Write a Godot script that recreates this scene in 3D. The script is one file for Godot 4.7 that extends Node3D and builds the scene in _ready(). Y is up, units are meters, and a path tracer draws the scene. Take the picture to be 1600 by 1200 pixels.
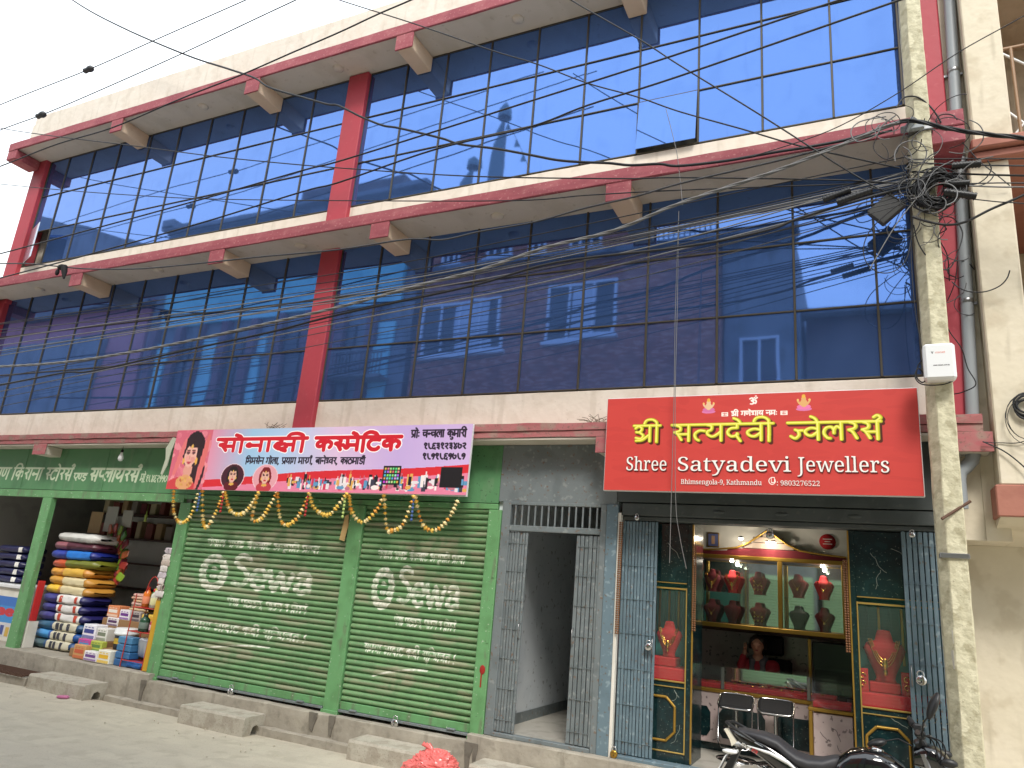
extends Node3D
# A street facade: three-storey shop building with blue mirror glass, seen from across the road.

var M := {}
var taken := {}
var rng := RandomNumberGenerator.new()

class B:
	var st := SurfaceTool.new()
	var T := Transform3D.IDENTITY
	func _init():
		st.begin(Mesh.PRIMITIVE_TRIANGLES)
		st.set_smooth_group(-1)
	func tri(a, b, c):
		st.add_vertex(T * a); st.add_vertex(T * c); st.add_vertex(T * b)
	func quad(a, b, c, d):
		tri(a, b, c); tri(a, c, d)
	func out4(a, b, c, d, o):   # a quad that faces away from the point o
		if (b - a).cross(c - a).dot((a + b + c + d) / 4.0 - o) < 0.0: quad(a, d, c, b)
		else: quad(a, b, c, d)
	func out3(a, b, c, o):
		if (b - a).cross(c - a).dot((a + b + c) / 3.0 - o) < 0.0: tri(a, c, b)
		else: tri(a, b, c)
	func box(a: Vector3, b: Vector3, ch := 0.0):
		var lo := Vector3(minf(a.x, b.x), minf(a.y, b.y), minf(a.z, b.z))
		var hi := Vector3(maxf(a.x, b.x), maxf(a.y, b.y), maxf(a.z, b.z))
		var c := (lo + hi) / 2.0
		var h := (hi - lo) / 2.0
		ch = minf(ch, minf(h.x, minf(h.y, h.z)) * 0.9)
		for ax in 3:
			var u := (ax + 1) % 3
			var w := (ax + 2) % 3
			for s in [-1.0, 1.0]:
				var q := []
				for k in [[-1.0, -1.0], [1.0, -1.0], [1.0, 1.0], [-1.0, 1.0]]:
					var p := Vector3.ZERO
					p[ax] = s * h[ax]; p[u] = k[0] * (h[u] - ch); p[w] = k[1] * (h[w] - ch)
					q.append(c + p)
				out4(q[0], q[1], q[2], q[3], c)
		if ch <= 0.0: return
		for ax in 3:      # the twelve bevels and eight corners
			var u := (ax + 1) % 3
			var w := (ax + 2) % 3
			for su in [-1.0, 1.0]:
				for sw in [-1.0, 1.0]:
					var q := []
					for k in [[-1.0, 0], [1.0, 0], [1.0, 1], [-1.0, 1]]:
						var p := Vector3.ZERO
						p[ax] = k[0] * (h[ax] - ch)
						p[u] = su * (h[u] - (ch if k[1] == 0 else 0.0)); p[w] = sw * (h[w] - (0.0 if k[1] == 0 else ch))
						q.append(c + p)
					out4(q[0], q[1], q[2], q[3], c)
		for sx in [-1.0, 1.0]:
			for sy in [-1.0, 1.0]:
				for sz in [-1.0, 1.0]:
					var s := Vector3(sx, sy, sz)
					var q := []
					for ax in 3:
						var p := s * (h - Vector3.ONE * ch)
						p[ax] = s[ax] * h[ax]
						q.append(c + p)
					out3(q[0], q[1], q[2], c)
	func tube(pts: Array, r, sides := 6, caps := true):
		st.set_smooth_group(0)
		var n := pts.size()
		var prev := []
		var up := Vector3.UP
		for i in n:
			var t: Vector3 = (pts[mini(i + 1, n - 1)] - pts[maxi(i - 1, 0)]).normalized()
			if i == 0 and absf(t.dot(up)) > 0.9: up = Vector3.RIGHT
			var sd := t.cross(up).normalized()
			up = sd.cross(t).normalized()
			var rr: float = r[i] if r is Array else r
			var ring := []
			for k in sides:
				var a := TAU * k / sides
				ring.append(pts[i] + (sd * cos(a) + up * sin(a)) * rr)
			if i > 0:
				for k in sides:
					quad(prev[k], prev[(k + 1) % sides], ring[(k + 1) % sides], ring[k])
			if caps and (i == 0 or i == n - 1):
				st.set_smooth_group(-1)
				for k in sides:
					if i == 0: tri(pts[i], ring[(k + 1) % sides], ring[k])
					else: tri(pts[i], ring[k], ring[(k + 1) % sides])
				st.set_smooth_group(0)
			prev = ring
		st.set_smooth_group(-1)
	func lathe(prof: Array, sides := 14, at := Transform3D.IDENTITY, smooth := true):   # (radius, height) pairs, bottom to top
		st.set_smooth_group(0 if smooth else -1)
		for i in prof.size() - 1:
			for k in sides:
				var a := TAU * k / sides
				var b := TAU * (k + 1) / sides
				var p: Vector2 = prof[i]
				var q: Vector2 = prof[i + 1]
				quad(at * Vector3(p.x * cos(b), p.y, p.x * sin(b)), at * Vector3(p.x * cos(a), p.y, p.x * sin(a)), at * Vector3(q.x * cos(a), q.y, q.x * sin(a)), at * Vector3(q.x * cos(b), q.y, q.x * sin(b)))
		st.set_smooth_group(-1)
	func ball(c: Vector3, r: Vector3, rings := 6, sides := 10):
		var prof := []
		for i in rings + 1:
			var a := PI * i / rings - PI / 2
			prof.append(Vector2(cos(a), sin(a)))
		lathe(prof, sides, Transform3D(Basis.from_scale(r), c))
	func slab(poly: Array, z0: float, z1: float, at := Transform3D.IDENTITY):   # an outline in x and y given a thickness
		var pv := PackedVector2Array(poly)
		if Geometry2D.is_polygon_clockwise(pv): pv.reverse()
		var ix := Geometry2D.triangulate_polygon(pv)
		for i in range(0, ix.size(), 3):
			var a := pv[ix[i]]
			var b := pv[ix[i + 1]]
			var c := pv[ix[i + 2]]
			if (b - a).cross(c - a) < 0.0:
				var d := b
				b = c; c = d
			tri(at * Vector3(a.x, a.y, z1), at * Vector3(b.x, b.y, z1), at * Vector3(c.x, c.y, z1))
			tri(at * Vector3(a.x, a.y, z0), at * Vector3(c.x, c.y, z0), at * Vector3(b.x, b.y, z0))
		for i in pv.size():
			var a := pv[i]
			var b := pv[(i + 1) % pv.size()]
			quad(at * Vector3(a.x, a.y, z0), at * Vector3(b.x, b.y, z0), at * Vector3(b.x, b.y, z1), at * Vector3(a.x, a.y, z1))
	func run(prof: Array, xs: Array, jit := 0.0, rg: RandomNumberGenerator = null, ends := true):   # a profile of (z, y) carried along x, its edges uneven by jit
		var prev := []
		for i in xs.size():
			var ring := []
			for p in prof:
				var d := Vector3.ZERO
				if jit > 0.0 and rg: d = Vector3(0, rg.randf_range(-jit, jit), rg.randf_range(-jit, jit))
				ring.append(Vector3(xs[i], p.y, p.x) + d)
			var c := Vector3.ZERO
			for p in ring: c += p / ring.size()
			if i > 0:
				for k in ring.size():
					var k2 := (k + 1) % ring.size()
					out4(prev[k], prev[k2], ring[k2], ring[k], c)
			if ends and (i == 0 or i == xs.size() - 1):
				var o := c + Vector3(1.0 if i == 0 else -1.0, 0, 0)
				for k in ring.size(): out3(c, ring[k], ring[(k + 1) % ring.size()], o)
			prev = ring
	func mesh() -> ArrayMesh:
		st.index()
		st.generate_normals()
		return st.commit()

func numbered(n: String) -> String:
	taken[n] = taken.get(n, -1) + 1
	return n if taken[n] == 0 else "%s_%03d" % [n, taken[n]]

func tag(o: Node3D, label: String, category: String, group := ""):
	o.set_meta("label", label)
	o.set_meta("category", category)
	if group != "": o.set_meta("group", group)

func thing(called: String, at: Vector3, label: String, category: String, group := "") -> Node3D:
	var o := Node3D.new()
	o.name = numbered(called)
	add_child(o)
	o.position = at
	tag(o, label, category, group)
	return o

func inst(called: String, mesh: Mesh, m: Material, parent: Node3D) -> MeshInstance3D:
	var o := MeshInstance3D.new()
	o.mesh = mesh
	o.material_override = m
	o.name = numbered(called) if parent == self else called
	parent.add_child(o, true)
	return o

func part(parent: Node3D, called: String, b: B, m: Material) -> MeshInstance3D:   # shape given in the world's axes
	var o := inst(called, b.mesh(), m, parent)
	var p := Vector3.ZERO
	var q: Node = parent
	while q != self and q is Node3D:
		p += q.position
		q = q.get_parent()
	o.position = -p
	return o

func lpart(parent: Node3D, called: String, b: B, m: Material) -> MeshInstance3D:   # shape given in the parent's axes
	return inst(called, b.mesh(), m, parent)

func solo(called: String, b: B, m: Material, label: String, category: String, group := "") -> MeshInstance3D:
	var o := inst(called, b.mesh(), m, self)
	tag(o, label, category, group)
	return o

func structure(called: String, b: B, m: Material) -> MeshInstance3D:
	var o := inst(called, b.mesh(), m, self)
	o.set_meta("kind", "structure")
	return o

func copy(o: Node3D, at: Vector3, turn := 0.0, label := "") -> Node3D:
	var c: Node3D = o.duplicate()
	c.name = numbered(String(o.name).get_slice("__", 0))
	add_child(c)
	c.position = at
	c.rotation.y = turn
	if label != "": c.set_meta("label", label)
	return c

func bx(a: Vector3, b: Vector3, ch := 0.0) -> B:
	var s := B.new()
	s.box(a, b, ch)
	return s

# ---- textures ----
func noise_bytes(size: int, freq: float, octaves: int, sd: int, stretch := 1) -> PackedByteArray:
	var f := FastNoiseLite.new()
	f.seed = sd
	f.noise_type = FastNoiseLite.TYPE_SIMPLEX_SMOOTH
	f.frequency = freq
	f.fractal_octaves = octaves
	f.fractal_type = FastNoiseLite.FRACTAL_FBM if octaves > 1 else FastNoiseLite.FRACTAL_NONE
	var h := size
	var w := size
	if stretch > 1: h = size / stretch
	if stretch < -1: w = size / -stretch
	var im := f.get_seamless_image(w, h)
	if stretch != 1: im.resize(size, size, Image.INTERPOLATE_CUBIC)
	return im.get_data()

func cloth_tex(size: int, base: Color, layers: Array) -> ImageTexture:   # layers: [frequency, octaves, from, to, colour, strength, stretch]
	var out := PackedByteArray()
	out.resize(size * size * 3)
	var n := size * size
	var acc := PackedFloat32Array()
	acc.resize(n * 3)
	for i in n:
		acc[i * 3] = base.r; acc[i * 3 + 1] = base.g; acc[i * 3 + 2] = base.b
	var sd := 11
	for l in layers:
		sd += 7
		var nb := noise_bytes(size, l[0], l[1], sd + int(base.r * 100), l[6] if l.size() > 6 else 1)
		var lut := PackedFloat32Array()
		for k in 256: lut.append(smoothstep(l[2], l[3], k / 255.0) * l[5])
		var c: Color = l[4]
		var cr := c.r
		var cg := c.g
		var cb := c.b
		for i in n:
			var a := lut[nb[i]]
			if a > 0.002:
				var j := i * 3
				acc[j] += (cr - acc[j]) * a
				acc[j + 1] += (cg - acc[j + 1]) * a
				acc[j + 2] += (cb - acc[j + 2]) * a
	for i in n * 3: out[i] = clampi(int(acc[i] * 255.0), 0, 255)
	var im := Image.create_from_data(size, size, false, Image.FORMAT_RGB8, out)
	return ImageTexture.create_from_image(im)

func bump_tex(size: int, freq: float, octaves: int, sd: int, strength: float, stretch := 1) -> ImageTexture:
	var im := Image.create_from_data(size, size, false, Image.FORMAT_L8, noise_bytes(size, freq, octaves, sd, stretch))
	im.convert(Image.FORMAT_RGBA8)
	im.bump_map_to_normal_map(strength)
	return ImageTexture.create_from_image(im)

func c8(r, g, b) -> Color:
	return Color(r / 255.0, g / 255.0, b / 255.0)

func mt(called: String, col: Color, rough := 0.7, metal := 0.0) -> StandardMaterial3D:
	var m := StandardMaterial3D.new()
	m.resource_name = called
	m.albedo_color = col
	m.roughness = rough
	m.metallic = metal
	M[called] = m
	return m

func mtt(called: String, t: Texture2D, rough: float, tile: float, nt: Texture2D = null, ns := 1.0) -> StandardMaterial3D:
	var m := mt(called, Color.WHITE, rough)
	m.albedo_texture = t
	m.uv1_triplanar = true
	m.uv1_world_triplanar = true
	m.uv1_scale = Vector3.ONE / tile
	if nt:
		m.normal_enabled = true
		m.normal_texture = nt
		m.normal_scale = ns
	return m

func make_materials():
	var fine := bump_tex(256, 0.06, 4, 5, 0.8)
	var coarse := bump_tex(256, 0.02, 5, 9, 2.5)
	var pits := bump_tex(512, 0.018, 5, 21, 9.0)
	mtt("cream_plaster", cloth_tex(512, c8(220, 209, 195), [[0.006, 4, 0.45, 0.8, c8(226, 217, 204), 0.7], [0.012, 5, 0.55, 0.85, c8(208, 196, 180), 0.5], [0.02, 4, 0.62, 0.92, c8(190, 179, 162), 0.4, 8], [0.09, 3, 0.8, 0.9, c8(170, 159, 144), 0.4]]), 0.85, 2.3, fine, 0.5)
	mtt("soffit_plaster", cloth_tex(256, c8(204, 196, 184), [[0.01, 4, 0.5, 0.8, c8(192, 184, 170), 0.6], [0.05, 3, 0.8, 0.92, c8(166, 154, 136), 0.4]]), 0.9, 2.0, fine, 0.4)
	mtt("bounce_tinted_plaster", cloth_tex(256, c8(214, 190, 164), [[0.01, 4, 0.5, 0.8, c8(204, 178, 152), 0.6], [0.05, 3, 0.8, 0.92, c8(186, 164, 140), 0.4]]), 0.85, 1.6, fine, 0.4)  # bracket plaster tinted peach: warm light bounced off the ground is painted in
	mtt("faded_red_paint", cloth_tex(512, c8(152, 76, 84), [[0.008, 5, 0.45, 0.75, c8(164, 94, 98), 0.75], [0.02, 4, 0.5, 0.8, c8(138, 64, 74), 0.7, -6], [0.07, 3, 0.7, 0.85, c8(196, 150, 142), 0.5]]), 0.75, 1.9, fine, 0.4)
	mtt("bright_red_paint", cloth_tex(256, c8(172, 58, 70), [[0.01, 4, 0.5, 0.8, c8(164, 61, 71), 0.6], [0.05, 3, 0.76, 0.88, c8(190, 96, 100), 0.3]]), 0.6, 2.2, fine, 0.25)
	mtt("weathered_pink_paint", cloth_tex(512, c8(168, 104, 104), [[0.01, 5, 0.45, 0.75, c8(150, 128, 116), 0.8], [0.025, 4, 0.5, 0.8, c8(172, 92, 98), 0.8, -6], [0.06, 3, 0.66, 0.85, c8(116, 92, 84), 0.7]]), 0.85, 1.6, coarse, 0.5)
	mtt("green_paint", cloth_tex(512, c8(102, 154, 102), [[0.008, 5, 0.5, 0.8, c8(92, 140, 90), 0.8], [0.02, 4, 0.62, 0.85, c8(104, 118, 90), 0.7, 6], [0.05, 4, 0.82, 0.88, c8(196, 206, 188), 0.8], [0.09, 3, 0.82, 0.9, c8(80, 84, 66), 0.7]]), 0.55, 1.7, fine, 0.3)
	mtt("dusty_green_paint", cloth_tex(256, c8(150, 178, 142), [[0.01, 4, 0.5, 0.8, c8(136, 164, 128), 0.7, -4]]), 0.6, 2.0)
	mtt("dark_green_board", cloth_tex(512, c8(86, 136, 92), [[0.008, 5, 0.45, 0.8, c8(76, 120, 82), 0.8], [0.02, 4, 0.6, 0.9, c8(106, 140, 104), 0.6, 6], [0.06, 3, 0.74, 0.84, c8(50, 70, 52), 0.6]]), 0.6, 1.9, fine, 0.3)
	mtt("concrete", cloth_tex(512, c8(156, 149, 136), [[0.006, 5, 0.4, 0.75, c8(170, 163, 149), 0.8], [0.014, 5, 0.6, 0.85, c8(134, 128, 116), 0.6], [0.02, 4, 0.7, 0.92, c8(122, 116, 104), 0.45, 6], [0.1, 3, 0.76, 0.9, c8(112, 106, 95), 0.45]]), 0.92, 1.6, coarse, 0.8)
	mtt("step_concrete", cloth_tex(512, c8(176, 170, 156), [[0.01, 5, 0.5, 0.8, c8(156, 148, 134), 0.8], [0.09, 3, 0.66, 0.85, c8(124, 118, 106), 0.6]]), 0.92, 1.2, coarse, 0.8)
	mtt("wet_stain", cloth_tex(256, c8(112, 106, 96), [[0.02, 4, 0.5, 0.8, c8(92, 86, 78), 0.7]]), 0.6, 0.9, coarse, 0.5)
	mtt("dusty_road", cloth_tex(1024, c8(186, 178, 161), [[0.004, 5, 0.4, 0.75, c8(194, 186, 168), 0.8], [0.008, 5, 0.55, 0.8, c8(172, 164, 147), 0.6], [0.012, 4, 0.55, 0.85, c8(178, 170, 154), 0.6, -6], [0.12, 3, 0.68, 0.85, c8(140, 132, 118), 0.5], [0.2, 2, 0.76, 0.9, c8(192, 185, 168), 0.5]]), 0.95, 3.2, fine, 0.7)
	mtt("pole_concrete", cloth_tex(512, c8(194, 188, 160), [[0.015, 5, 0.5, 0.72, c8(212, 206, 178), 0.9], [0.012, 4, 0.6, 0.85, c8(158, 150, 122), 0.7], [0.04, 4, 0.8, 0.9, c8(134, 126, 106), 0.6], [0.09, 3, 0.88, 0.94, c8(84, 78, 66), 0.8]]), 0.95, 0.9, pits, 0.45)
	mtt("neighbour_plaster", cloth_tex(512, c8(214, 204, 182), [[0.006, 4, 0.45, 0.8, c8(224, 214, 194), 0.7], [0.012, 5, 0.6, 0.85, c8(194, 182, 158), 0.6], [0.02, 4, 0.66, 0.9, c8(176, 166, 144), 0.5, 8]]), 0.9, 2.6, fine, 0.6)
	mtt("salmon_paint", cloth_tex(256, c8(168, 112, 96), [[0.01, 4, 0.5, 0.8, c8(156, 101, 87), 0.7]]), 0.8, 1.5, fine, 0.5)
	mtt("grey_steel_paint", cloth_tex(256, c8(112, 120, 122), [[0.01, 4, 0.5, 0.8, c8(98, 106, 108), 0.7], [0.05, 3, 0.72, 0.84, c8(146, 150, 148), 0.6], [0.07, 3, 0.76, 0.86, c8(112, 84, 66), 0.7]]), 0.5, 1.3, fine, 0.25)
	mtt("blue_steel_paint", cloth_tex(256, c8(102, 122, 132), [[0.01, 4, 0.5, 0.8, c8(92, 111, 121), 0.7], [0.05, 3, 0.74, 0.84, c8(150, 166, 172), 0.6], [0.06, 3, 0.78, 0.86, c8(104, 84, 70), 0.7]]), 0.5, 1.3, fine, 0.25)
	mtt("dark_shutter_box", cloth_tex(256, c8(74, 80, 80), [[0.01, 4, 0.5, 0.8, c8(64, 70, 70), 0.7], [0.05, 3, 0.74, 0.86, c8(96, 100, 98), 0.5]]), 0.6, 1.4, fine, 0.25)
	mtt("green_marble", cloth_tex(512, c8(20, 40, 42), [[0.01, 4, 0.5, 0.8, c8(26, 52, 54), 0.8], [0.012, 3, 0.495, 0.5, c8(190, 196, 180), 0.0], [0.05, 3, 0.8, 0.86, c8(150, 156, 140), 0.6]]), 0.12, 0.9)
	mtt("pink_marble", cloth_tex(256, c8(202, 184, 180), [[0.01, 4, 0.5, 0.8, c8(190, 168, 166), 0.7], [0.03, 4, 0.74, 0.8, c8(110, 96, 96), 0.7]]), 0.15, 0.8)
	mtt("corridor_tile", cloth_tex(256, c8(186, 182, 172), [[0.01, 4, 0.5, 0.8, c8(170, 166, 156), 0.7]]), 0.25, 0.9)
	mtt("white_wall", cloth_tex(256, c8(222, 218, 208), [[0.01, 4, 0.5, 0.8, c8(208, 204, 192), 0.7]]), 0.85, 1.6, fine, 0.3)
	mtt("corridor_wall", cloth_tex(256, c8(206, 212, 216), [[0.01, 4, 0.5, 0.8, c8(194, 201, 206), 0.7], [0.05, 3, 0.76, 0.86, c8(120, 122, 122), 0.5]]), 0.8, 1.6, fine, 0.3)
	mtt("distemper_wall", cloth_tex(256, c8(160, 158, 152), [[0.01, 4, 0.5, 0.8, c8(146, 144, 140), 0.7]]), 0.9, 1.6)
	mtt("brick_wall", cloth_tex(512, c8(172, 100, 80), [[0.02, 3, 0.4, 0.7, c8(150, 80, 64), 0.8, -8], [0.05, 2, 0.55, 0.65, c8(198, 140, 116), 0.8, -5], [0.008, 4, 0.5, 0.8, c8(146, 92, 78), 0.6]]), 0.9, 2.4)
	mtt("cyan_wall", cloth_tex(256, c8(150, 214, 216), [[0.01, 4, 0.5, 0.8, c8(134, 198, 204), 0.7]]), 0.8, 3.0)
	mtt("pink_wall", cloth_tex(256, c8(190, 120, 124), [[0.01, 4, 0.5, 0.8, c8(176, 108, 114), 0.7]]), 0.8, 3.0)
	mtt("grey_wall", cloth_tex(256, c8(128, 132, 136), [[0.01, 4, 0.5, 0.8, c8(112, 116, 120), 0.7], [0.02, 4, 0.6, 0.9, c8(90, 92, 94), 0.5, 6]]), 0.9, 3.0)
	mtt("brown_wall", cloth_tex(256, c8(108, 92, 88), [[0.01, 4, 0.5, 0.8, c8(94, 80, 78), 0.7]]), 0.9, 3.0)
	# mirror glass: coated, dark blue, each pane a little wavy
	var g := mt("blue_mirror_glass", Color(0.372, 0.515, 0.775), 0.03, 0.77)
	g.uv1_triplanar = true
	g.uv1_world_triplanar = true
	g.uv1_scale = Vector3.ONE / 2.6
	g.normal_enabled = true
	g.normal_texture = bump_tex(256, 0.012, 2, 33, 0.6)
	g.normal_scale = 0.05
	g.albedo_texture = cloth_tex(512, c8(250, 250, 250), [[0.01, 4, 0.5, 0.85, c8(238, 241, 244), 0.7], [0.03, 4, 0.7, 0.9, c8(232, 236, 242), 0.5, 8], [0.1, 2, 0.88, 0.94, c8(205, 212, 222), 0.6]])
	mt("sky_paled_glass", Color(0.62, 0.68, 0.74), 0.08, 0.8)  # paler copy of the blue glass: white grazing sky reflection put into its colour
	mt("frame_metal", c8(74, 68, 56), 0.5, 0.3)
	mt("dark_opening", c8(22, 26, 30), 0.8)
	mt("black_cable", c8(26, 27, 30), 0.55)
	mt("grey_cable", c8(112, 112, 112), 0.55)
	mt("dark_grey_cable", c8(58, 59, 62), 0.55)
	mt("white_plastic", c8(224, 226, 226), 0.4)
	mt("grey_pipe", c8(150, 156, 160), 0.45)
	mt("black_plastic", c8(30, 31, 33), 0.45)
	mt("soft_black", c8(22, 22, 24), 0.8)
	mt("chrome", c8(205, 205, 205), 0.15, 1.0)
	mt("steel", c8(150, 150, 150), 0.35, 0.9)
	mt("rusty_steel", c8(96, 70, 56), 0.7, 0.3)
	mt("brass", c8(190, 150, 70), 0.3, 0.9)
	mt("gold_trim", c8(176, 138, 60), 0.35, 0.6)
	mt("pale_gold", c8(224, 190, 110), 0.3, 0.8)
	mt("gold_jewel", c8(236, 190, 90), 0.22, 1.0)
	mt("red_velvet", c8(176, 26, 32), 0.8)
	mt("maroon_velvet", c8(104, 18, 30), 0.8)
	mt("dark_wood", c8(70, 40, 28), 0.6)
	mt("white_print", c8(236, 234, 228), 0.6)
	var gl := mt("clear_glass", Color(0.9, 0.97, 0.95, 0.015), 0.02)
	gl.transparency = BaseMaterial3D.TRANSPARENCY_ALPHA
	mt("back_mirror", c8(206, 218, 212), 0.03, 1.0)
	mt("teal_panel", c8(70, 150, 144), 0.5)
	var em := mt("lit_bulb", c8(255, 250, 235), 0.4)
	em.emission_enabled = true
	em.emission = c8(255, 246, 226)
	em.emission_energy_multiplier = 4.0

func _ready():
	rng.seed = 20
	# camera, sky, sun, exposure
	var cam := Camera3D.new()
	cam.name = "camera"
	cam.transform = Transform3D(Basis(Vector3(0.9018, 0.0822, -0.42427), Vector3(0.04344, 0.95953, 0.27822), Vector3(0.42997, -0.26933, 0.86174)).orthonormalized(), Vector3(0, 1.5, 7.65))
	cam.fov = 55.545
	cam.far = 400.0
	cam.near = 0.05
	add_child(cam)
	cam.current = true
	var env := Environment.new()
	env.background_mode = Environment.BG_SKY
	var sm := ProceduralSkyMaterial.new()
	sm.sky_top_color = c8(224, 231, 238)
	sm.sky_horizon_color = c8(214, 220, 222)
	sm.sky_curve = 0.35
	sm.ground_horizon_color = c8(150, 146, 138)
	sm.ground_bottom_color = c8(120, 116, 108)
	sm.sun_angle_max = 1.0
	sm.energy_multiplier = 1.2
	var cn := Image.create_from_data(512, 256, false, Image.FORMAT_L8, sky_bytes())
	cn.convert(Image.FORMAT_RGBA8)
	sm.sky_cover = ImageTexture.create_from_image(cn)
	sm.sky_cover_modulate = Color(0.35, 0.35, 0.36)
	var sky := Sky.new()
	sky.sky_material = sm
	env.sky = sky
	env.tonemap_mode = Environment.TONE_MAPPER_LINEAR
	env.tonemap_exposure = 2.02
	env.sdfgi_enabled = true
	env.ssao_enabled = true
	env.ssil_enabled = true
	var we := WorldEnvironment.new()
	we.name = "environment"
	we.environment = env
	add_child(we)
	var sun := DirectionalLight3D.new()
	sun.name = "sun"
	sun.light_energy = 0.5
	sun.light_color = c8(255, 250, 242)
	sun.light_angular_distance = 14.0
	sun.shadow_enabled = true
	add_child(sun)
	sun.look_at_from_position(Vector3(5, 14, 10.5), Vector3(0, 0, 0))
	make_materials()
	ground()
	main_building()
	neighbour()
	opposite_side()
	shop_front()
	signs()
	grocery()
	jeweller()
	street_things()
	wires()

func sky_bytes() -> PackedByteArray:
	var f := FastNoiseLite.new()
	f.seed = 4
	f.frequency = 0.012
	f.fractal_octaves = 4
	f.noise_type = FastNoiseLite.TYPE_SIMPLEX_SMOOTH
	return f.get_seamless_image(512, 256).get_data()

# ---- ground, road, plinth ----
func span(a: float, b: float, step: float) -> Array:
	var n := maxi(1, int(ceil(absf(b - a) / step)))
	var out := []
	for i in n + 1: out.append(lerpf(a, b, float(i) / n))
	return out

func ground():
	var b := B.new()
	var xs := span(-40.0, 30.0, 0.7)
	var zs := [-30.0, -8.0, 0.1, 0.35, 0.7, 1.1, 1.6, 2.3, 3.2, 4.4, 6.0, 7.6, 9.2, 12.0, 30.0, 60.0]
	var f := FastNoiseLite.new()
	f.seed = 3
	f.frequency = 0.35
	var grid := []
	for z in zs:
		var row := []
		for x in xs:
			var h := -0.43 + f.get_noise_2d(x, z) * 0.018
			if z > 0.2 and z < 1.0: h += 0.03 * maxf(0.0, f.get_noise_2d(x * 2.0 + 40.0, z))
			if z <= 0.1: h = -0.45
			row.append(Vector3(x, h, z))
		grid.append(row)
	b.st.set_smooth_group(0)
	for i in zs.size() - 1:
		for j in xs.size() - 1:
			b.quad(grid[i][j], grid[i + 1][j], grid[i + 1][j + 1], grid[i][j + 1])
	structure("road", b, M.dusty_road)

func rough_block(x0, x1, y0, y1, z0, z1, jit := 0.008, step := 0.25) -> B:
	var b := B.new()
	var c := 0.012
	b.run([Vector2(z0, y0), Vector2(z1, y0), Vector2(z1, y1 - c), Vector2(z1 - c, y1), Vector2(z0, y1)], span(x0, x1, step), jit, rng)
	return b

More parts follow.
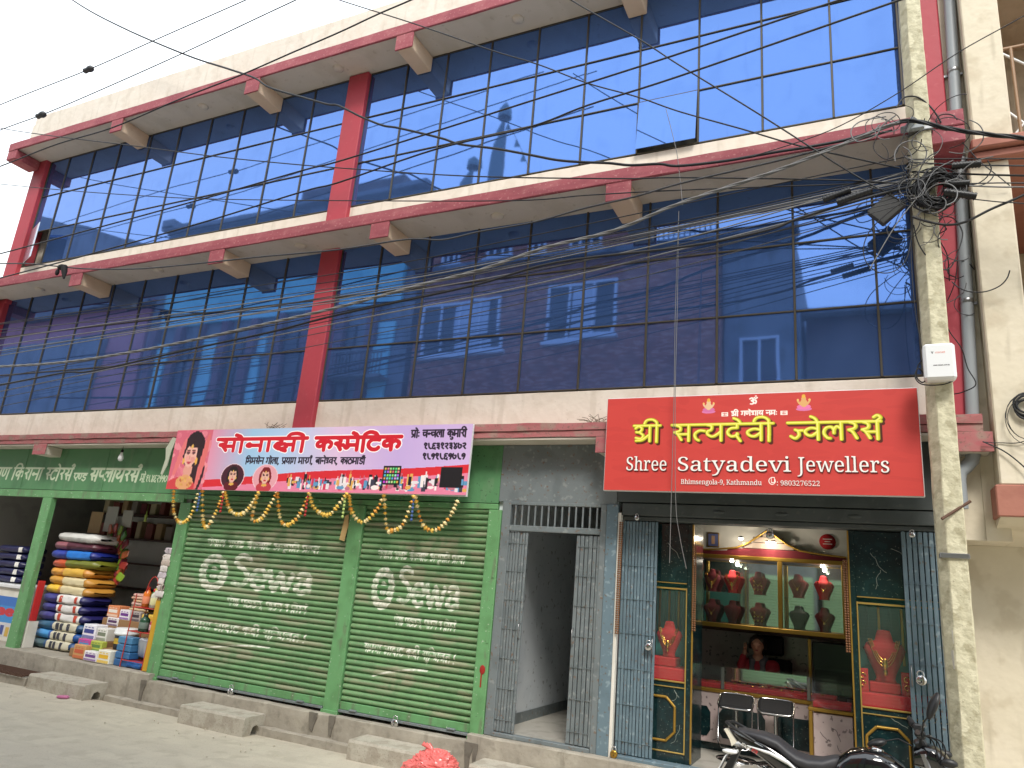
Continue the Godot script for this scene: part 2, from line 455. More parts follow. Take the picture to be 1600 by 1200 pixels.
# ---- the three-storey building ----
func main_building():
	var t := thing("commercial_building", Vector3(-7.1, -0.43, 0), "three-storey building with blue mirror glass, red ledges and cream bands over the shops", "building")
	# body behind the glass and the shop rooms
	part(t, "upper_body", bx(Vector3(-15.1, 3.16, -8), Vector3(0.95, 9.3, -0.22)), M.concrete)
	part(t, "plinth", rough_block(-16.0, -8.86, -0.6, -0.02, -7.9, 0.12, 0.006, 0.3), M.concrete)
	part(t, "plinth", rough_block(-8.86, -3.93, -0.6, -0.095, -7.9, 0.12, 0.007, 0.2), M.concrete)
	part(t, "plinth", rough_block(-3.93, 0.9, -0.6, -0.02, -7.9, 0.12, 0.006, 0.3), M.concrete)
	# the kerb strips at the foot of the plinth
	part(t, "plinth_foot", rough_block(-9.55, -7.82, -0.5, -0.36, 0.12, 0.2, 0.008, 0.2), M.concrete)
	part(t, "plinth_foot", rough_block(-6.7, -5.2, -0.5, -0.345, 0.12, 0.22, 0.008, 0.2), M.concrete)
	for w in [[-15.05, -14.93, "distemper_wall"], [-9.02, -8.9, "distemper_wall"], [-3.87, -3.76, "corridor_wall"], [-2.51, -2.42, "corridor_wall"], [0.72, 0.729, "distemper_wall"]]:
		part(t, "partition_wall", bx(Vector3(w[0], -0.02, -6), Vector3(w[1], 3.16, -0.04)), M[w[2]])
	part(t, "rear_wall", bx(Vector3(-15.0, -0.02, -6.2), Vector3(0.9, 3.16, -6.0)), M.distemper_wall)
	part(t, "ceiling", bx(Vector3(-15.0, 3.02, -6.0), Vector3(0.9, 3.158, -0.06)), M.distemper_wall)
	# cream bands between the glass rows
	var bands := [[3.27, 3.765], [6.2, 6.775]]
	for q in bands:
		var b := B.new()
		b.run([Vector2(-0.2, q[0]), Vector2(0.012, q[0]), Vector2(0.012, q[1] - 0.01), Vector2(0.0, q[1]), Vector2(-0.2, q[1])], span(-15.05, 0.93, 0.4), 0.0025, rng)
		part(t, "cream_band", b, M.cream_plaster)
	# curtain walls: mullion grid and single panes
	var cols3 := [-14.79, -14.19, -13.42, -12.65, -11.79, -11.01, -10.22, -9.44, -8.64, -7.87, -7.12]
	var cols3r := [-6.76, -6.06, -5.34, -4.6, -3.85, -3.12, -2.37, -1.62, -0.88, -0.13, 0.55, 0.74]
	var cols2 := [-14.95, -14.16, -13.38, -12.6, -11.8, -11.0, -10.22, -9.41, -8.6, -7.82, -7.1]
	var cols2r := [-6.77, -6.06, -5.27, -4.5, -3.73, -2.96, -2.17, -1.38, -0.58, 0.2, 0.55, 0.74]
	glazing(t, cols3, [6.79, 7.53, 8.33, 9.13], 3)
	glazing(t, cols3r, [6.79, 7.53, 8.33, 9.13], 4)
	glazing(t, cols2, [3.78, 4.54, 5.32, 6.09], 1)
	glazing(t, cols2r, [3.78, 4.54, 5.32, 6.09], 2)
	# columns
	for q in [[-7.13, -6.75, 6.2, 9.13, 0.09], [-7.11, -6.77, 3.28, 6.09, 0.09], [-15.18, -14.8, 6.0, 9.2, 0.1], [-15.2, -14.86, 3.28, 6.1, 0.1], [0.72, 0.93, 6.2, 9.2, 0.1], [0.72, 0.93, 3.28, 6.1, 0.1]]:
		part(t, "column", bx(Vector3(q[0], q[2], -0.2), Vector3(q[1], q[3], q[4]), 0.012), M.bright_red_paint)
	# ledges
	ledge(t, -15.3, 1.0, 9.14, 9.3, 8.87, [-12.0, -8.7, -5.745, -2.43])
	ledge(t, -15.3, 1.0, 6.08, 6.235, 5.84, [-12.0, -8.7, -5.7, -2.39])
	part(t, "parapet", rough_block(-14.66, 1.0, 9.3, 9.81, 0.42, 0.565, 0.004, 0.5), M.cream_plaster)
	part(t, "roof_slab", bx(Vector3(-15.1, 9.3, -8), Vector3(0.95, 9.42, 0.41)), M.concrete)
	part(t, "parapet", bx(Vector3(-15.05, 9.42, -8), Vector3(-14.9, 9.81, 0.40)), M.cream_plaster)
	# soffit lamps, switched off
	for q in [[-10.12, 9.14, 0.31], [-7.18, 9.14, 0.3], [-4.08, 9.14, 0.26], [-13.53, 6.08, 0.26], [-10.38, 6.08, 0.26], [-7.32, 6.08, 0.3], [-4.1, 6.08, 0.26]]:
		var lb := B.new()
		lb.lathe([Vector2(0.0, -0.045), Vector2(0.05, -0.04), Vector2(0.082, -0.02), Vector2(0.085, 0.0)], 18, Transform3D(Basis(), Vector3(q[0], q[1], q[2])))
		part(t, "soffit_fitting", lb, M.soffit_plaster)
	# the low ledge over the shops, two uneven courses
	var g := B.new()
	g.run([Vector2(0.0, 3.235), Vector2(0.3, 3.235), Vector2(0.302, 3.318), Vector2(0.0, 3.325)], span(-15.3, 0.96, 0.22), 0.006, rng)
	part(t, "shop_ledge", g, M.weathered_pink_paint)
	var g2 := B.new()
	g2.run([Vector2(0.0, 3.16), Vector2(0.285, 3.162), Vector2(0.285, 3.228), Vector2(0.0, 3.228)], span(-15.3, 0.96, 0.22), 0.004, rng)
	part(t, "shop_ledge", g2, M.weathered_pink_paint)
	part(t, "shop_soffit", bx(Vector3(-15.3, 3.135, -0.03), Vector3(1.0, 3.157, 0.27)), M.soffit_plaster)
	for x in [-12.26, -7.1, -2.44, 0.86]:
		part(t, "bracket", bx(Vector3(x - 0.15, 2.985, -0.03), Vector3(x + 0.15, 3.133, 0.275), 0.012), M.soffit_plaster)
		part(t, "bracket_face", bx(Vector3(x - 0.165, 2.98, 0.276), Vector3(x + 0.165, 3.158, 0.292), 0.004), M.weathered_pink_paint)
	# wet stains below the posts
	for q in [[-8.93, -0.4, 0.05], [-6.0, -0.3, 0.06], [-5.72, -0.32, 0.045], [-3.9, -0.4, 0.05], [-3.82, -0.41, 0.03]]:
		var s := B.new()
		var x: float = q[0]
		var w: float = q[2]
		s.slab([Vector2(x - w, -0.1), Vector2(x + w, -0.1), Vector2(x + w * 1.1, -0.15), Vector2(x + w * 0.5, -0.24), Vector2(x + w * 0.35, q[1]), Vector2(x - w * 0.4, q[1] + 0.02), Vector2(x - w * 0.8, -0.2)], 0.1, 0.134)
		part(t, "stain", s, M.wet_stain)

func ledge(t: Node3D, x0: float, x1: float, y0: float, y1: float, yb: float, xs: Array):
	part(t, "ledge_slab", bx(Vector3(x0 + 0.02, y0, 0.0), Vector3(x1 - 0.02, y1 - 0.004, 0.555)), M.soffit_plaster)
	var b := B.new()
	b.run([Vector2(0.556, y0 - 0.012), Vector2(0.584, y0 - 0.012), Vector2(0.588, y0 - 0.002), Vector2(0.586, y1), Vector2(0.556, y1 + 0.004)], span(x0, x1, 0.3), 0.0025, rng)
	part(t, "fascia", b, M.faded_red_paint)
	for x in xs:
		part(t, "bracket", bx(Vector3(x - 0.125, yb + 0.01, 0.0), Vector3(x + 0.125, y0 - 0.002, 0.553), 0.012), M.bounce_tinted_plaster)
		part(t, "bracket_face", bx(Vector3(x - 0.15, yb, 0.556), Vector3(x + 0.15, y0 - 0.014, 0.582), 0.006), M.faded_red_paint)
	# the ends of the ledge, painted red on all sides
	for q in [[x0, x0 + 0.3], [x1 - 0.28, x1]]:
		part(t, "ledge_end", bx(Vector3(q[0], yb + 0.06, 0.105), Vector3(q[1], y0 - 0.014, 0.58), 0.008), M.faded_red_paint)

func glazing(t: Node3D, xs: Array, ys: Array, which: int):
	var f := B.new()
	var w := 0.0115
	for i in xs.size():
		f.box(Vector3(xs[i] - w, ys[0], -0.03), Vector3(xs[i] + w, ys[-1], 0.017), 0.004)
	for j in ys.size():
		for i in xs.size() - 1:
			f.box(Vector3(xs[i] + w, ys[j] - w * 0.8, -0.03), Vector3(xs[i + 1] - w, ys[j] + w * 0.8, 0.014), 0.004)
	var frame := part(t, "curtain_wall_frame", f, M.frame_metal)
	for i in xs.size() - 1:
		for j in ys.size() - 1:
			var c := Vector3((xs[i] + xs[i + 1]) / 2, (ys[j] + ys[j + 1]) / 2, -0.006)
			var sz := Vector3(xs[i + 1] - xs[i] - 0.024, ys[j + 1] - ys[j] - 0.018, 0.008)
			var open := 0
			if which == 4 and i == 6 and j == 0: open = 1
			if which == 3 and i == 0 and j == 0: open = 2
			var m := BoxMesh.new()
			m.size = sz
			var o := inst("pane", m, M.blue_mirror_glass if open != 2 else M.sky_paled_glass, frame)
			o.position = c
			var a := 0.0035
			o.rotation = Vector3(rng.randf_range(-a, a), rng.randf_range(-a, a), 0)
			if open == 1:      # pushed out at the bottom, hung from its top edge
				var top := c + Vector3(0, sz.y / 2, 0.02)
				var bs := Basis(Vector3.RIGHT, -0.11)
				o.transform = Transform3D(bs, top + bs * Vector3(0, -sz.y / 2, 0.0))
				o.set_meta("label", "window pane pushed open at the bottom")
			if open == 2:      # a casement swung out on its left edge
				var e := c + Vector3(-sz.x / 2 + 0.16, 0, 0.11)
				var bs2 := Basis(Vector3.UP, -0.32)
				o.transform = Transform3D(bs2, e + bs2 * Vector3(sz.x / 2, 0, 0))
				o.set_meta("label", "casement pane swung wide open")

# ---- the house to the right ----
func neighbour():
	var t := thing("neighbouring_house", Vector3(3.2, -0.43, -1), "cream plastered house with salmon ledges at the right edge beside the pole", "building")
	part(t, "recessed_wall", bx(Vector3(0.94, 2.242, -6), Vector3(1.13, 12, 0.04)), M.neighbour_plaster)
	part(t, "recessed_wall", bx(Vector3(0.735, 2.242, -6), Vector3(0.939, 3.15, 0.03)), M.neighbour_plaster)
	part(t, "lower_wall", bx(Vector3(0.735, -0.42, -6), Vector3(7, 2.24, -0.45)), M.neighbour_plaster)
	# corbelled underside of the upper storey
	var b := B.new()
	b.run([Vector2(-3, 2.241), Vector2(-0.44, 2.241), Vector2(0.31, 2.415), Vector2(0.31, 2.42), Vector2(-3, 2.42)], [1.02, 7.0], 0.0)
	part(t, "corbel", b, M.neighbour_plaster)
	part(t, "base_band", bx(Vector3(1.0, 2.42, -3), Vector3(7, 2.69, 0.325), 0.01), M.salmon_paint)
	part(t, "upper_wall", bx(Vector3(1.362, 2.69, -3), Vector3(7, 4.05, 0.31)), M.neighbour_plaster)
	for q in [[2.69, 5.79], [5.985, 8.6]]:
		var x0 := 1.1 if q[0] > 5 else 1.04
		part(t, "pier", bx(Vector3(x0, q[0], -3), Vector3(x0 + 0.32, q[1], 0.31), 0.012), M.neighbour_plaster)
		part(t, "pier", bx(Vector3(3.2, maxf(q[0], 4.05), -3), Vector3(7, q[1], 0.31)), M.neighbour_plaster)
		part(t, "back_wall", bx(Vector3(x0 + 0.322, maxf(q[0], 4.05), -3), Vector3(3.2, q[1], -1.9)), M.neighbour_plaster)
	part(t, "sill_ledge", bx(Vector3(1.08, 5.79, -3), Vector3(7, 5.87, 0.38), 0.012), M.salmon_paint)
	part(t, "sill_ledge", bx(Vector3(1.06, 5.88, -3), Vector3(7, 5.98, 0.44), 0.012), M.salmon_paint)
	part(t, "lintel", bx(Vector3(1.1, 8.6, -3), Vector3(7, 12, 0.31)), M.neighbour_plaster)
	# balcony rail behind the pier
	var r := B.new()
	for y in [6.12, 7.15]: r.tube([Vector3(1.42, y, 0.12), Vector3(3.2, y, 0.12)], 0.016, 8)
	for k in 5: r.tube([Vector3(1.52 + k * 0.4, 6.0, 0.12), Vector3(1.52 + k * 0.4, 7.15, 0.12)], 0.016, 6)
	part(t, "balcony_rail", r, mt("tan_rail", c8(150, 120, 92), 0.5))
	var gr := B.new()
	for k in 6:
		var x := 1.45 + k * 0.3
		gr.tube([Vector3(x, 6.2, -0.1), Vector3(x + 0.3, 6.6, -0.1)], 0.012, 6)
		gr.tube([Vector3(x + 0.3, 6.2, -0.1), Vector3(x, 6.6, -0.1)], 0.012, 6)
		gr.tube([Vector3(x, 7.3, -0.1), Vector3(x + 0.3, 7.0, -0.1)], 0.012, 6)
	part(t, "window_grille", gr, M.white_plastic)
	# rain pipe
	var p := thing("drain_pipe", Vector3(1.0, 3, 0.1), "grey plastic rain pipe running down between the two houses", "pipe")
	var pb := B.new()
	pb.tube([Vector3(1.05, 12, 0.12), Vector3(1.04, 7.9, 0.12), Vector3(0.97, 5.2, 0.12), Vector3(0.92, 3.65, 0.12), Vector3(0.895, 3.06, 0.12)], 0.055, 14)
	part(p, "pipe_run", pb, M.grey_pipe)
	var eb := B.new()
	eb.tube([Vector3(0.895, 3.12, 0.12), Vector3(0.89, 3.0, 0.12), Vector3(0.87, 2.93, 0.125), Vector3(0.82, 2.87, 0.135), Vector3(0.775, 2.83, 0.14), Vector3(0.76, 2.76, 0.14), Vector3(0.76, 2.5, 0.14)], [0.064, 0.06, 0.058, 0.058, 0.058, 0.056, 0.056], 14)
	part(p, "elbow", eb, M.grey_pipe)
	for q in [[1.015, 7.0], [0.945, 4.45], [0.99, 6.0]]:
		var cb := B.new()
		cb.lathe([Vector2(0.058, -0.02), Vector2(0.061, -0.015), Vector2(0.061, 0.015), Vector2(0.058, 0.02)], 14, Transform3D(Basis(), Vector3(q[0], q[1], 0.12)))
		cb.box(Vector3(q[0] - 0.09, q[1] - 0.012, 0.05), Vector3(q[0] + 0.09, q[1] + 0.012, 0.07))
		part(p, "clamp", cb, M.steel)

# ---- what stands across the road, mirrored in the glass ----
func house(called, label, x0, x1, top, z, wall, at_windows: Array, frame, glass) -> Node3D:
	var t := thing(called, Vector3((x0 + x1) / 2, -0.43, z + 3), label, "building")
	part(t, "wall", bx(Vector3(x0, -0.43, z), Vector3(x1, top, z + 6)), M[wall])
	part(t, "cornice", bx(Vector3(x0 - 0.1, top - 0.28, z - 0.3), Vector3(x1 + 0.1, top - 0.1, z + 0.2), 0.02), M.grey_wall)
	for w in at_windows:
		var f := B.new()
		var e := 0.07
		var a := Vector3(w[0], w[1], z - 0.08)
		var c := Vector3(w[2], w[3], z + 0.05)
		f.box(Vector3(a.x, a.y, a.z), Vector3(a.x + e, c.y, c.z)); f.box(Vector3(c.x - e, a.y, a.z), Vector3(c.x, c.y, c.z))
		f.box(Vector3(a.x + e, a.y, a.z), Vector3(c.x - e, a.y + e, c.z)); f.box(Vector3(a.x + e, c.y - e, a.z), Vector3(c.x - e, c.y, c.z))
		var n: int = w[4]
		for k in n - 1:
			var x := lerpf(a.x, c.x, float(k + 1) / n)
			f.box(Vector3(x - e * 0.45, a.y + e, a.z + 0.01), Vector3(x + e * 0.45, c.y - e, c.z))
		f.box(Vector3(a.x - 0.08, a.y - 0.09, a.z - 0.06), Vector3(c.x + 0.08, a.y - 0.002, c.z))
		var wi := part(t, "window", f, M[frame])
		part(wi, "pane", bx(Vector3(a.x + e, a.y + e, z - 0.02), Vector3(c.x - e, c.y - e, z + 0.02)), M[glass])
	return t

func opposite_side():
	mt("dark_window_glass", c8(44, 50, 58), 0.1)
	mt("curtain_pane", c8(190, 196, 206), 0.6)
	mt("white_frame", c8(214, 216, 222), 0.5)
	mt("purple_column", c8(120, 84, 92), 0.8)
	var wins := [[-11.3, 7.65, -8.75, 9.2, 4], [-7.4, 7.85, -5.55, 9.42, 3], [-10.9, 10.42, -10.3, 11.3, 3], [-9.5, 10.42, -8.7, 11.3, 3], [-8.2, 10.42, -7.6, 11.3, 3], [-6.9, 10.42, -6.0, 11.3, 3], [-10.9, 4.2, -8.9, 5.8, 3], [-7.2, 4.2, -5.4, 5.8, 3]]
	var bk := house("brick_house", "brick house with white windows across the road, mirrored in the right glass", -11.55, -3.0, 10.4, 9.0, "brick_wall", wins, "white_frame", "dark_window_glass")
	for w in [[-10.2, 7.75, -9.1, 9.1], [-6.7, 7.95, -6.1, 9.3]]:
		part(bk, "curtain", bx(Vector3(w[0], w[1], 8.955), Vector3(w[2], w[3], 8.975)), M.curtain_pane)
	part(bk, "upper_storey", bx(Vector3(-11.5, 10.4, 9.0), Vector3(-5.2, 11.5, 14.9)), M.brick_wall)
	var rl := B.new()
	for k in 17: rl.box(Vector3(-5.15 + k * 0.13, 10.4, 9.02), Vector3(-5.12 + k * 0.13, 10.95, 9.05))
	for y in [10.55, 10.72, 10.93]: rl.box(Vector3(-5.2, y, 9.06), Vector3(-3.05, y + 0.03, 9.08))
	part(bk, "roof_rail", rl, M.grey_cable)
	shutter_row(bk, [[-11.2, -8.6], [-8.3, -5.8], [-5.5, -3.2]], 8.99)
	var cy := house("cyan_house", "tall house with a cyan storey across the road, mirrored in the left glass", -23.4, -11.9, 13.6, 9.2, "grey_wall", [], "white_frame", "dark_window_glass")
	part(cy, "cyan_storey", bx(Vector3(-22.7, 9.5, 9.05), Vector3(-12.3, 11.6, 9.19)), M.cyan_wall)
	part(cy, "parapet_block", bx(Vector3(-17.2, 13.6, 9.3), Vector3(-13.0, 14.1, 12)), M.brown_wall)
	part(cy, "parapet_block", bx(Vector3(-23.5, 13.4, 8.9), Vector3(-22.9, 13.75, 12)), M.grey_wall)
	part(cy, "water_tank", bx(Vector3(-22.2, 13.6, 9.6), Vector3(-21.2, 14.1, 10.6), 0.15), M.brown_wall)
	for k in 9:
		var x := -23.0 + k * 1.2
		part(cy, "facade_column", bx(Vector3(x, 5.5, 8.95), Vector3(x + 0.32, 9.45, 9.19)), M.purple_column)
		part(cy, "facade_panel", bx(Vector3(x + 0.36, 6.0, 9.1), Vector3(x + 0.36 + [0.5, 0.35, 0.6][k % 3], 8.9, 9.19)), M.cyan_wall if k % 2 == 0 else M.dark_window_glass)
	var bal := B.new()
	for k in 16: bal.box(Vector3(-14.4 + k * 0.13, 7.1, 8.75), Vector3(-14.37 + k * 0.13, 7.8, 8.78))
	bal.box(Vector3(-14.5, 7.8, 8.74), Vector3(-12.3, 7.84, 8.79)); bal.box(Vector3(-14.5, 7.0, 8.6), Vector3(-12.3, 7.09, 9.1))
	part(cy, "balcony", bal, M.grey_cable)
	var pk := house("pink_house", "long pink house at the far left across the road, mirrored in the glass", -40, -23.6, 10.8, 9.2, "pink_wall", [[-31.0, 6.2, -29.4, 8.4, 2], [-28.6, 6.2, -26.4, 8.6, 3]], "white_frame", "dark_window_glass")
	part(pk, "lower_storey", bx(Vector3(-40, 4.0, 9.0), Vector3(-25.6, 9.4, 9.18)), M.grey_wall)
	# a steep roof rising behind it
	var rf := B.new()
	rf.slab([Vector2(-44, 0), Vector2(-23.6, 0), Vector2(-23.6, 13.15), Vector2(-26.0, 14.05), Vector2(-33.0, 16.45), Vector2(-44, 20)], 12.0, 15.0)
	solo("gabled_house", rf, M.grey_wall, "grey house with a long sloping roof edge, mirrored in the top left glass", "building")
	var gh := house("grey_house", "narrow blue grey house beside the brick house across the road", -2.95, -1.25, 10.5, 9.3, "grey_wall", [[-2.6, 6.4, -1.7, 7.6, 2]], "white_frame", "dark_window_glass")
	var lh := house("low_house", "low flat house across the road, mirrored in the rightmost panes", -1.15, 9.0, 8.6, 10.0, "brown_wall", [], "white_frame", "dark_window_glass")
	shutter_row(gh, [[-2.9, -1.3]], 9.29)
	shutter_row(lh, [[-1.1, 1.0], [1.2, 3.4]], 9.99)
	# tall prayer flags on the brick house
	mt("flag_cloth", c8(112, 130, 130), 0.9)
	for q in [[-9.62, 11.4, 16.1, "taller prayer flag pole on the brick house across the road"], [-10.6, 11.4, 14.5, "shorter prayer flag pole on the brick house across the road"]]:
		var t := thing("prayer_flag_pole", Vector3(q[0], q[1], 9.6), q[3], "flag", "prayer flags across the road")
		var pb := B.new()
		pb.tube([Vector3(0, 0, 0), Vector3(0, q[2] - q[1], 0)], 0.03, 8)
		lpart(t, "pole", pb, M.grey_cable)
		var h: float = q[2] - q[1]
		var fb := B.new()
		fb.slab([Vector2(0.03, 0.3), Vector2(-0.6, 0.4), Vector2(-0.5, h * 0.5), Vector2(-0.42, h * 0.72), Vector2(0.03, h * 0.9)], -0.006, 0.006)
		lpart(t, "flag", fb, M.flag_cloth)
		if h > 4.0:
			for k in 9:
				var u := k / 9.0
				var sf := B.new()
				var p := Vector3(0, h * 0.9, 0).lerp(Vector3(1.3, 1.5, -0.3), u)
				var p2 := Vector3(0, h * 0.9, 0).lerp(Vector3(1.3, 1.5, -0.3), u + 1.0 / 9)
				sf.tube([p, p2], 0.01, 4)
				if k % 2: sf.slab([Vector2(p.x, p.y), Vector2(p2.x, p2.y), Vector2((p.x + p2.x) / 2 - 0.14, (p.y + p2.y) / 2 - 0.12)], p.z - 0.003, p.z + 0.003)
				lpart(t, "string_flag", sf, M.flag_cloth)
		var tb := B.new()
		tb.lathe([Vector2(0.22, h * 0.9 - 0.1), Vector2(0.2, h * 0.94), Vector2(0.1, h * 0.975), Vector2(0.02, h)], 9)
		lpart(t, "finial", tb, M.flag_cloth)

func shutter_row(bk: Node3D, list: Array, z: float):   # closed green shutters of the shops across the road, mirrored in the jeweller's cabinet
	for q in list:
		var b := B.new()
		var pr := []
		for k in 36:
			var y := -0.2 + k * 0.07
			pr.append(Vector2(z - 0.06, y)); pr.append(Vector2(z - 0.09, y + 0.03)); pr.append(Vector2(z - 0.06, y + 0.06))
		pr.append(Vector2(z, 2.4)); pr.append(Vector2(z, -0.2))
		for i in pr.size() - 1:
			b.out4(Vector3(q[0], pr[i].y, pr[i].x), Vector3(q[1], pr[i].y, pr[i].x), Vector3(q[1], pr[i + 1].y, pr[i + 1].x), Vector3(q[0], pr[i + 1].y, pr[i + 1].x), Vector3((q[0] + q[1]) / 2, 1, z + 0.4))
		part(bk, "green_shutter", b, M.dusty_green_paint)

# ---- written letters: pen strokes on a grid (0 = foot line, 1 = head line) ----
const GLYPHS := {
	"k": ".95|.48,1 .48,0;.48,.6 .3,.74 .13,.62 .13,.42 .28,.34 .48,.52;.48,.55 .64,.72 .82,.62 .84,.42 .76,.26",
	"g": ".78|.2,1 .2,.42 .12,.28 .04,.38;.62,1 .62,0",
	"c": ".82|.06,.7 .58,.7;.14,.7 .12,.42 .28,.26 .48,.36 .64,.56;.66,1 .66,0",
	"j": ".98|.74,1 .74,0;.74,.56 .4,.56 .3,.62;.42,.56 .46,.3 .3,.12 .1,.26",
	"T": ".74|.42,1 .42,.82;.62,.8 .3,.82 .12,.6 .13,.3 .32,.1 .52,.12 .62,.24",
	"Th": ".78|.42,1 .42,.74;.42,.74 .16,.66 .08,.4 .2,.14 .42,.06 .64,.16 .74,.4 .64,.66 .42,.74",
	"D": ".76|.45,1 .45,.8;.66,.8 .28,.8 .2,.62 .36,.5 .58,.46 .62,.24 .42,.06 .14,.2",
	"N": ".98|.1,1 .1,.46 .26,.3 .42,.46 .42,1;.74,1 .74,0",
	"t": ".74|.6,1 .6,0;.6,.62 .28,.64 .1,.44 .14,.18 .28,.05",
	"d": ".78|.48,1 .48,.78;.48,.78 .22,.74 .1,.5 .24,.28 .46,.34 .48,.46;.44,.34 .62,-.04",
	"n": ".78|.62,1 .62,0;.62,.5 .26,.5 .16,.6 .08,.5 .18,.42 .28,.5",
	"p": ".78|.12,1 .12,.6 .22,.42 .42,.42 .62,.54;.62,1 .62,0",
	"b": ".78|.62,.56 .42,.7 .16,.62 .12,.42 .3,.28 .5,.36 .62,.52;.18,.6 .54,.36;.62,1 .62,0",
	"bh": ".88|.06,.86 .2,.98 .3,.8 .28,.4 .16,.28 .08,.4 .22,.46 .68,.46;.7,1 .7,0",
	"m": ".82|.15,1 .15,.42 .06,.3 .14,.22 .22,.32 .15,.42;.15,.44 .64,.44;.66,1 .66,0",
	"y": ".82|.1,.98 .28,.9 .26,.68 .13,.6 .12,.42 .3,.28 .48,.38 .66,.58;.66,1 .66,0",
	"r": ".55|.14,1 .38,.88 .38,.66 .14,.56;.14,.56 .28,.46 .46,.06",
	"l": ".94|.78,1 .78,0;.78,.62 .62,.76 .5,.6 .48,.36;.48,.6 .36,.74 .16,.66 .08,.4 .2,.16 .34,.1",
	"v": ".78|.62,.62 .36,.7 .12,.56 .14,.36 .36,.26 .62,.48;.62,1 .62,0",
	"sh": ".94|.1,.84 .28,.96 .4,.8 .26,.6 .12,.64;.26,.6 .46,.1;.24,.3 .12,.2;.76,1 .76,0",
	"shr": ".92|.08,.84 .24,.96 .38,.8 .26,.6 .1,.62;.26,.6 .44,.4 .34,.2 .08,.26;.12,.08 .4,.12 .7,.42;.74,1 .74,0",
	"s": ".86|.12,1 .34,.88 .34,.66 .12,.56;.12,.56 .24,.46 .42,.06;.26,.44 .68,.44;.7,1 .7,0",
	"ksh": ".98|.12,1 .3,.92 .32,.72 .16,.6 .1,.4 .3,.2 .54,.36 .44,.58 .26,.46 .3,.2 .56,.02;.5,.52 .78,.52;.8,1 .8,0",
	"e_": ".74|.14,1 .14,.56 .4,.36 .62,.6 .62,1;.36,.4 .58,.04",
	"a_": ".98|.08,.86 .28,.96 .38,.76 .22,.58 .42,.42 .32,.14 .06,.2;.3,.56 .74,.56;.78,1 .78,0",
	"u_": ".74|.14,.88 .4,.88 .42,.68 .22,.56 .48,.44 .46,.12 .16,.08",
	"shh": ".86|.12,1 .12,.6 .24,.42 .44,.42 .66,.54;.2,.78 .56,.5;.68,1 .68,0",
	"s2": ".56|.12,1 .34,.88 .34,.66 .12,.56;.12,.56 .24,.46 .42,.06;.26,.44 .56,.44",
	"n2": ".5|.5,.5 .26,.5 .16,.6 .08,.5 .18,.42 .28,.5",
	"t2": ".5|.5,.62 .28,.64 .1,.44 .14,.18 .28,.05",
	"j2": ".62|.62,.56 .4,.56 .3,.62;.42,.56 .46,.3 .3,.12 .1,.26",
	"sh2": ".52|.1,.84 .28,.96 .4,.8 .26,.6 .12,.64;.26,.6 .46,.1;.24,.3 .12,.2",
	"N2": ".52|.1,1 .1,.46 .26,.3 .42,.46 .42,1",
	"p2": ".5|.12,1 .12,.6 .22,.42 .42,.42 .5,.46",
	"aa": ".3|.14,1 .14,0",
	"ii": ".32|.14,0 .14,1 .1,1.24 -.1,1.38 -.34,1.32 -.44,1.1",
	"i": ".3|.14,0 .14,1 .22,1.26 .44,1.38 .7,1.28 .82,1.04",
	"e": "0|-.16,1 -.26,1.22 -.46,1.36",
	"ai": "0|-.16,1 -.24,1.22 -.4,1.36;-.16,1 -.34,1.16 -.54,1.26",
	"o": ".3|.14,0 .14,1;.14,1 .04,1.22 -.16,1.36",
	"au": ".3|.14,0 .14,1;.14,1 .06,1.22 -.1,1.36;.14,1 -.04,1.16 -.26,1.26",
	"am": "0|-.2,1.3 -.18,1.3",
	"u": "0|-.2,0 -.06,-.12 -.16,-.3 -.38,-.24",
	"reph": "0|-.18,1.02 -.02,1.2 -.14,1.34 -.3,1.22",
	"ra": "0|-.62,.06 -.2,.36",
	":": ".3|.12,.68 .14,.68;.12,.2 .14,.2",
	",": ".3|.1,.1 .12,.0 .04,-.14",
	".": ".3|.1,.05 .12,.05",
	"!": ".3|.2,1 .12,.3;.1,.05 .11,.05",
	"0": ".7|.34,.86 .12,.7 .1,.34 .34,.12 .58,.34 .56,.7 .34,.86",
	"1": ".6|.34,.6 .16,.5 .1,.7 .3,.86 .5,.7 .44,.42 .3,.05",
	"2": ".66|.12,.8 .4,.84 .48,.62 .26,.46 .12,.42;.2,.44 .54,.04",
	"3": ".66|.1,.84 .4,.86 .42,.66 .2,.58 .46,.5 .44,.26 .14,.26;.24,.28 .54,.02",
	"4": ".7|.1,.9 .34,.55 .54,.3 .4,.08 .2,.22 .32,.5 .58,.9",
	"6": ".66|.5,.86 .2,.84 .14,.62 .36,.54;.36,.54 .14,.42 .14,.16 .4,.12 .52,.3;.44,.16 .56,.0",
	"7": ".7|.12,.84 .1,.4 .3,.16 .54,.3 .52,.6 .34,.62",
	"8": ".66|.12,.86 .2,.4 .4,.14 .58,.12",
	"9": ".66|.46,.82 .22,.9 .14,.68 .34,.58 .5,.66;.34,.58 .3,.3 .54,.06",
	"om": "1.3|.1,.84 .36,.98 .48,.76 .28,.58 .5,.44 .44,.14 .12,.16;.4,.56 .7,.7 .84,.46 .74,.2 .6,.3;.62,1.0 .8,.9 .98,1.02;.79,1.2 .81,1.2",
	"Ls": ".62|.52,.86 .36,.98 .16,.92 .12,.74 .3,.58 .48,.44 .5,.2 .32,.04 .08,.12",
	"Le": ".58|.1,.36 .5,.38 .46,.58 .28,.66 .1,.5 .1,.2 .28,.02 .5,.1",
	"Lw": ".86|.06,.64 .24,.02 .42,.6 .6,.02 .8,.64",
	"La": ".6|.12,.56 .3,.66 .46,.54 .48,.04;.48,.36 .2,.34 .08,.16 .24,.02 .48,.16",
}
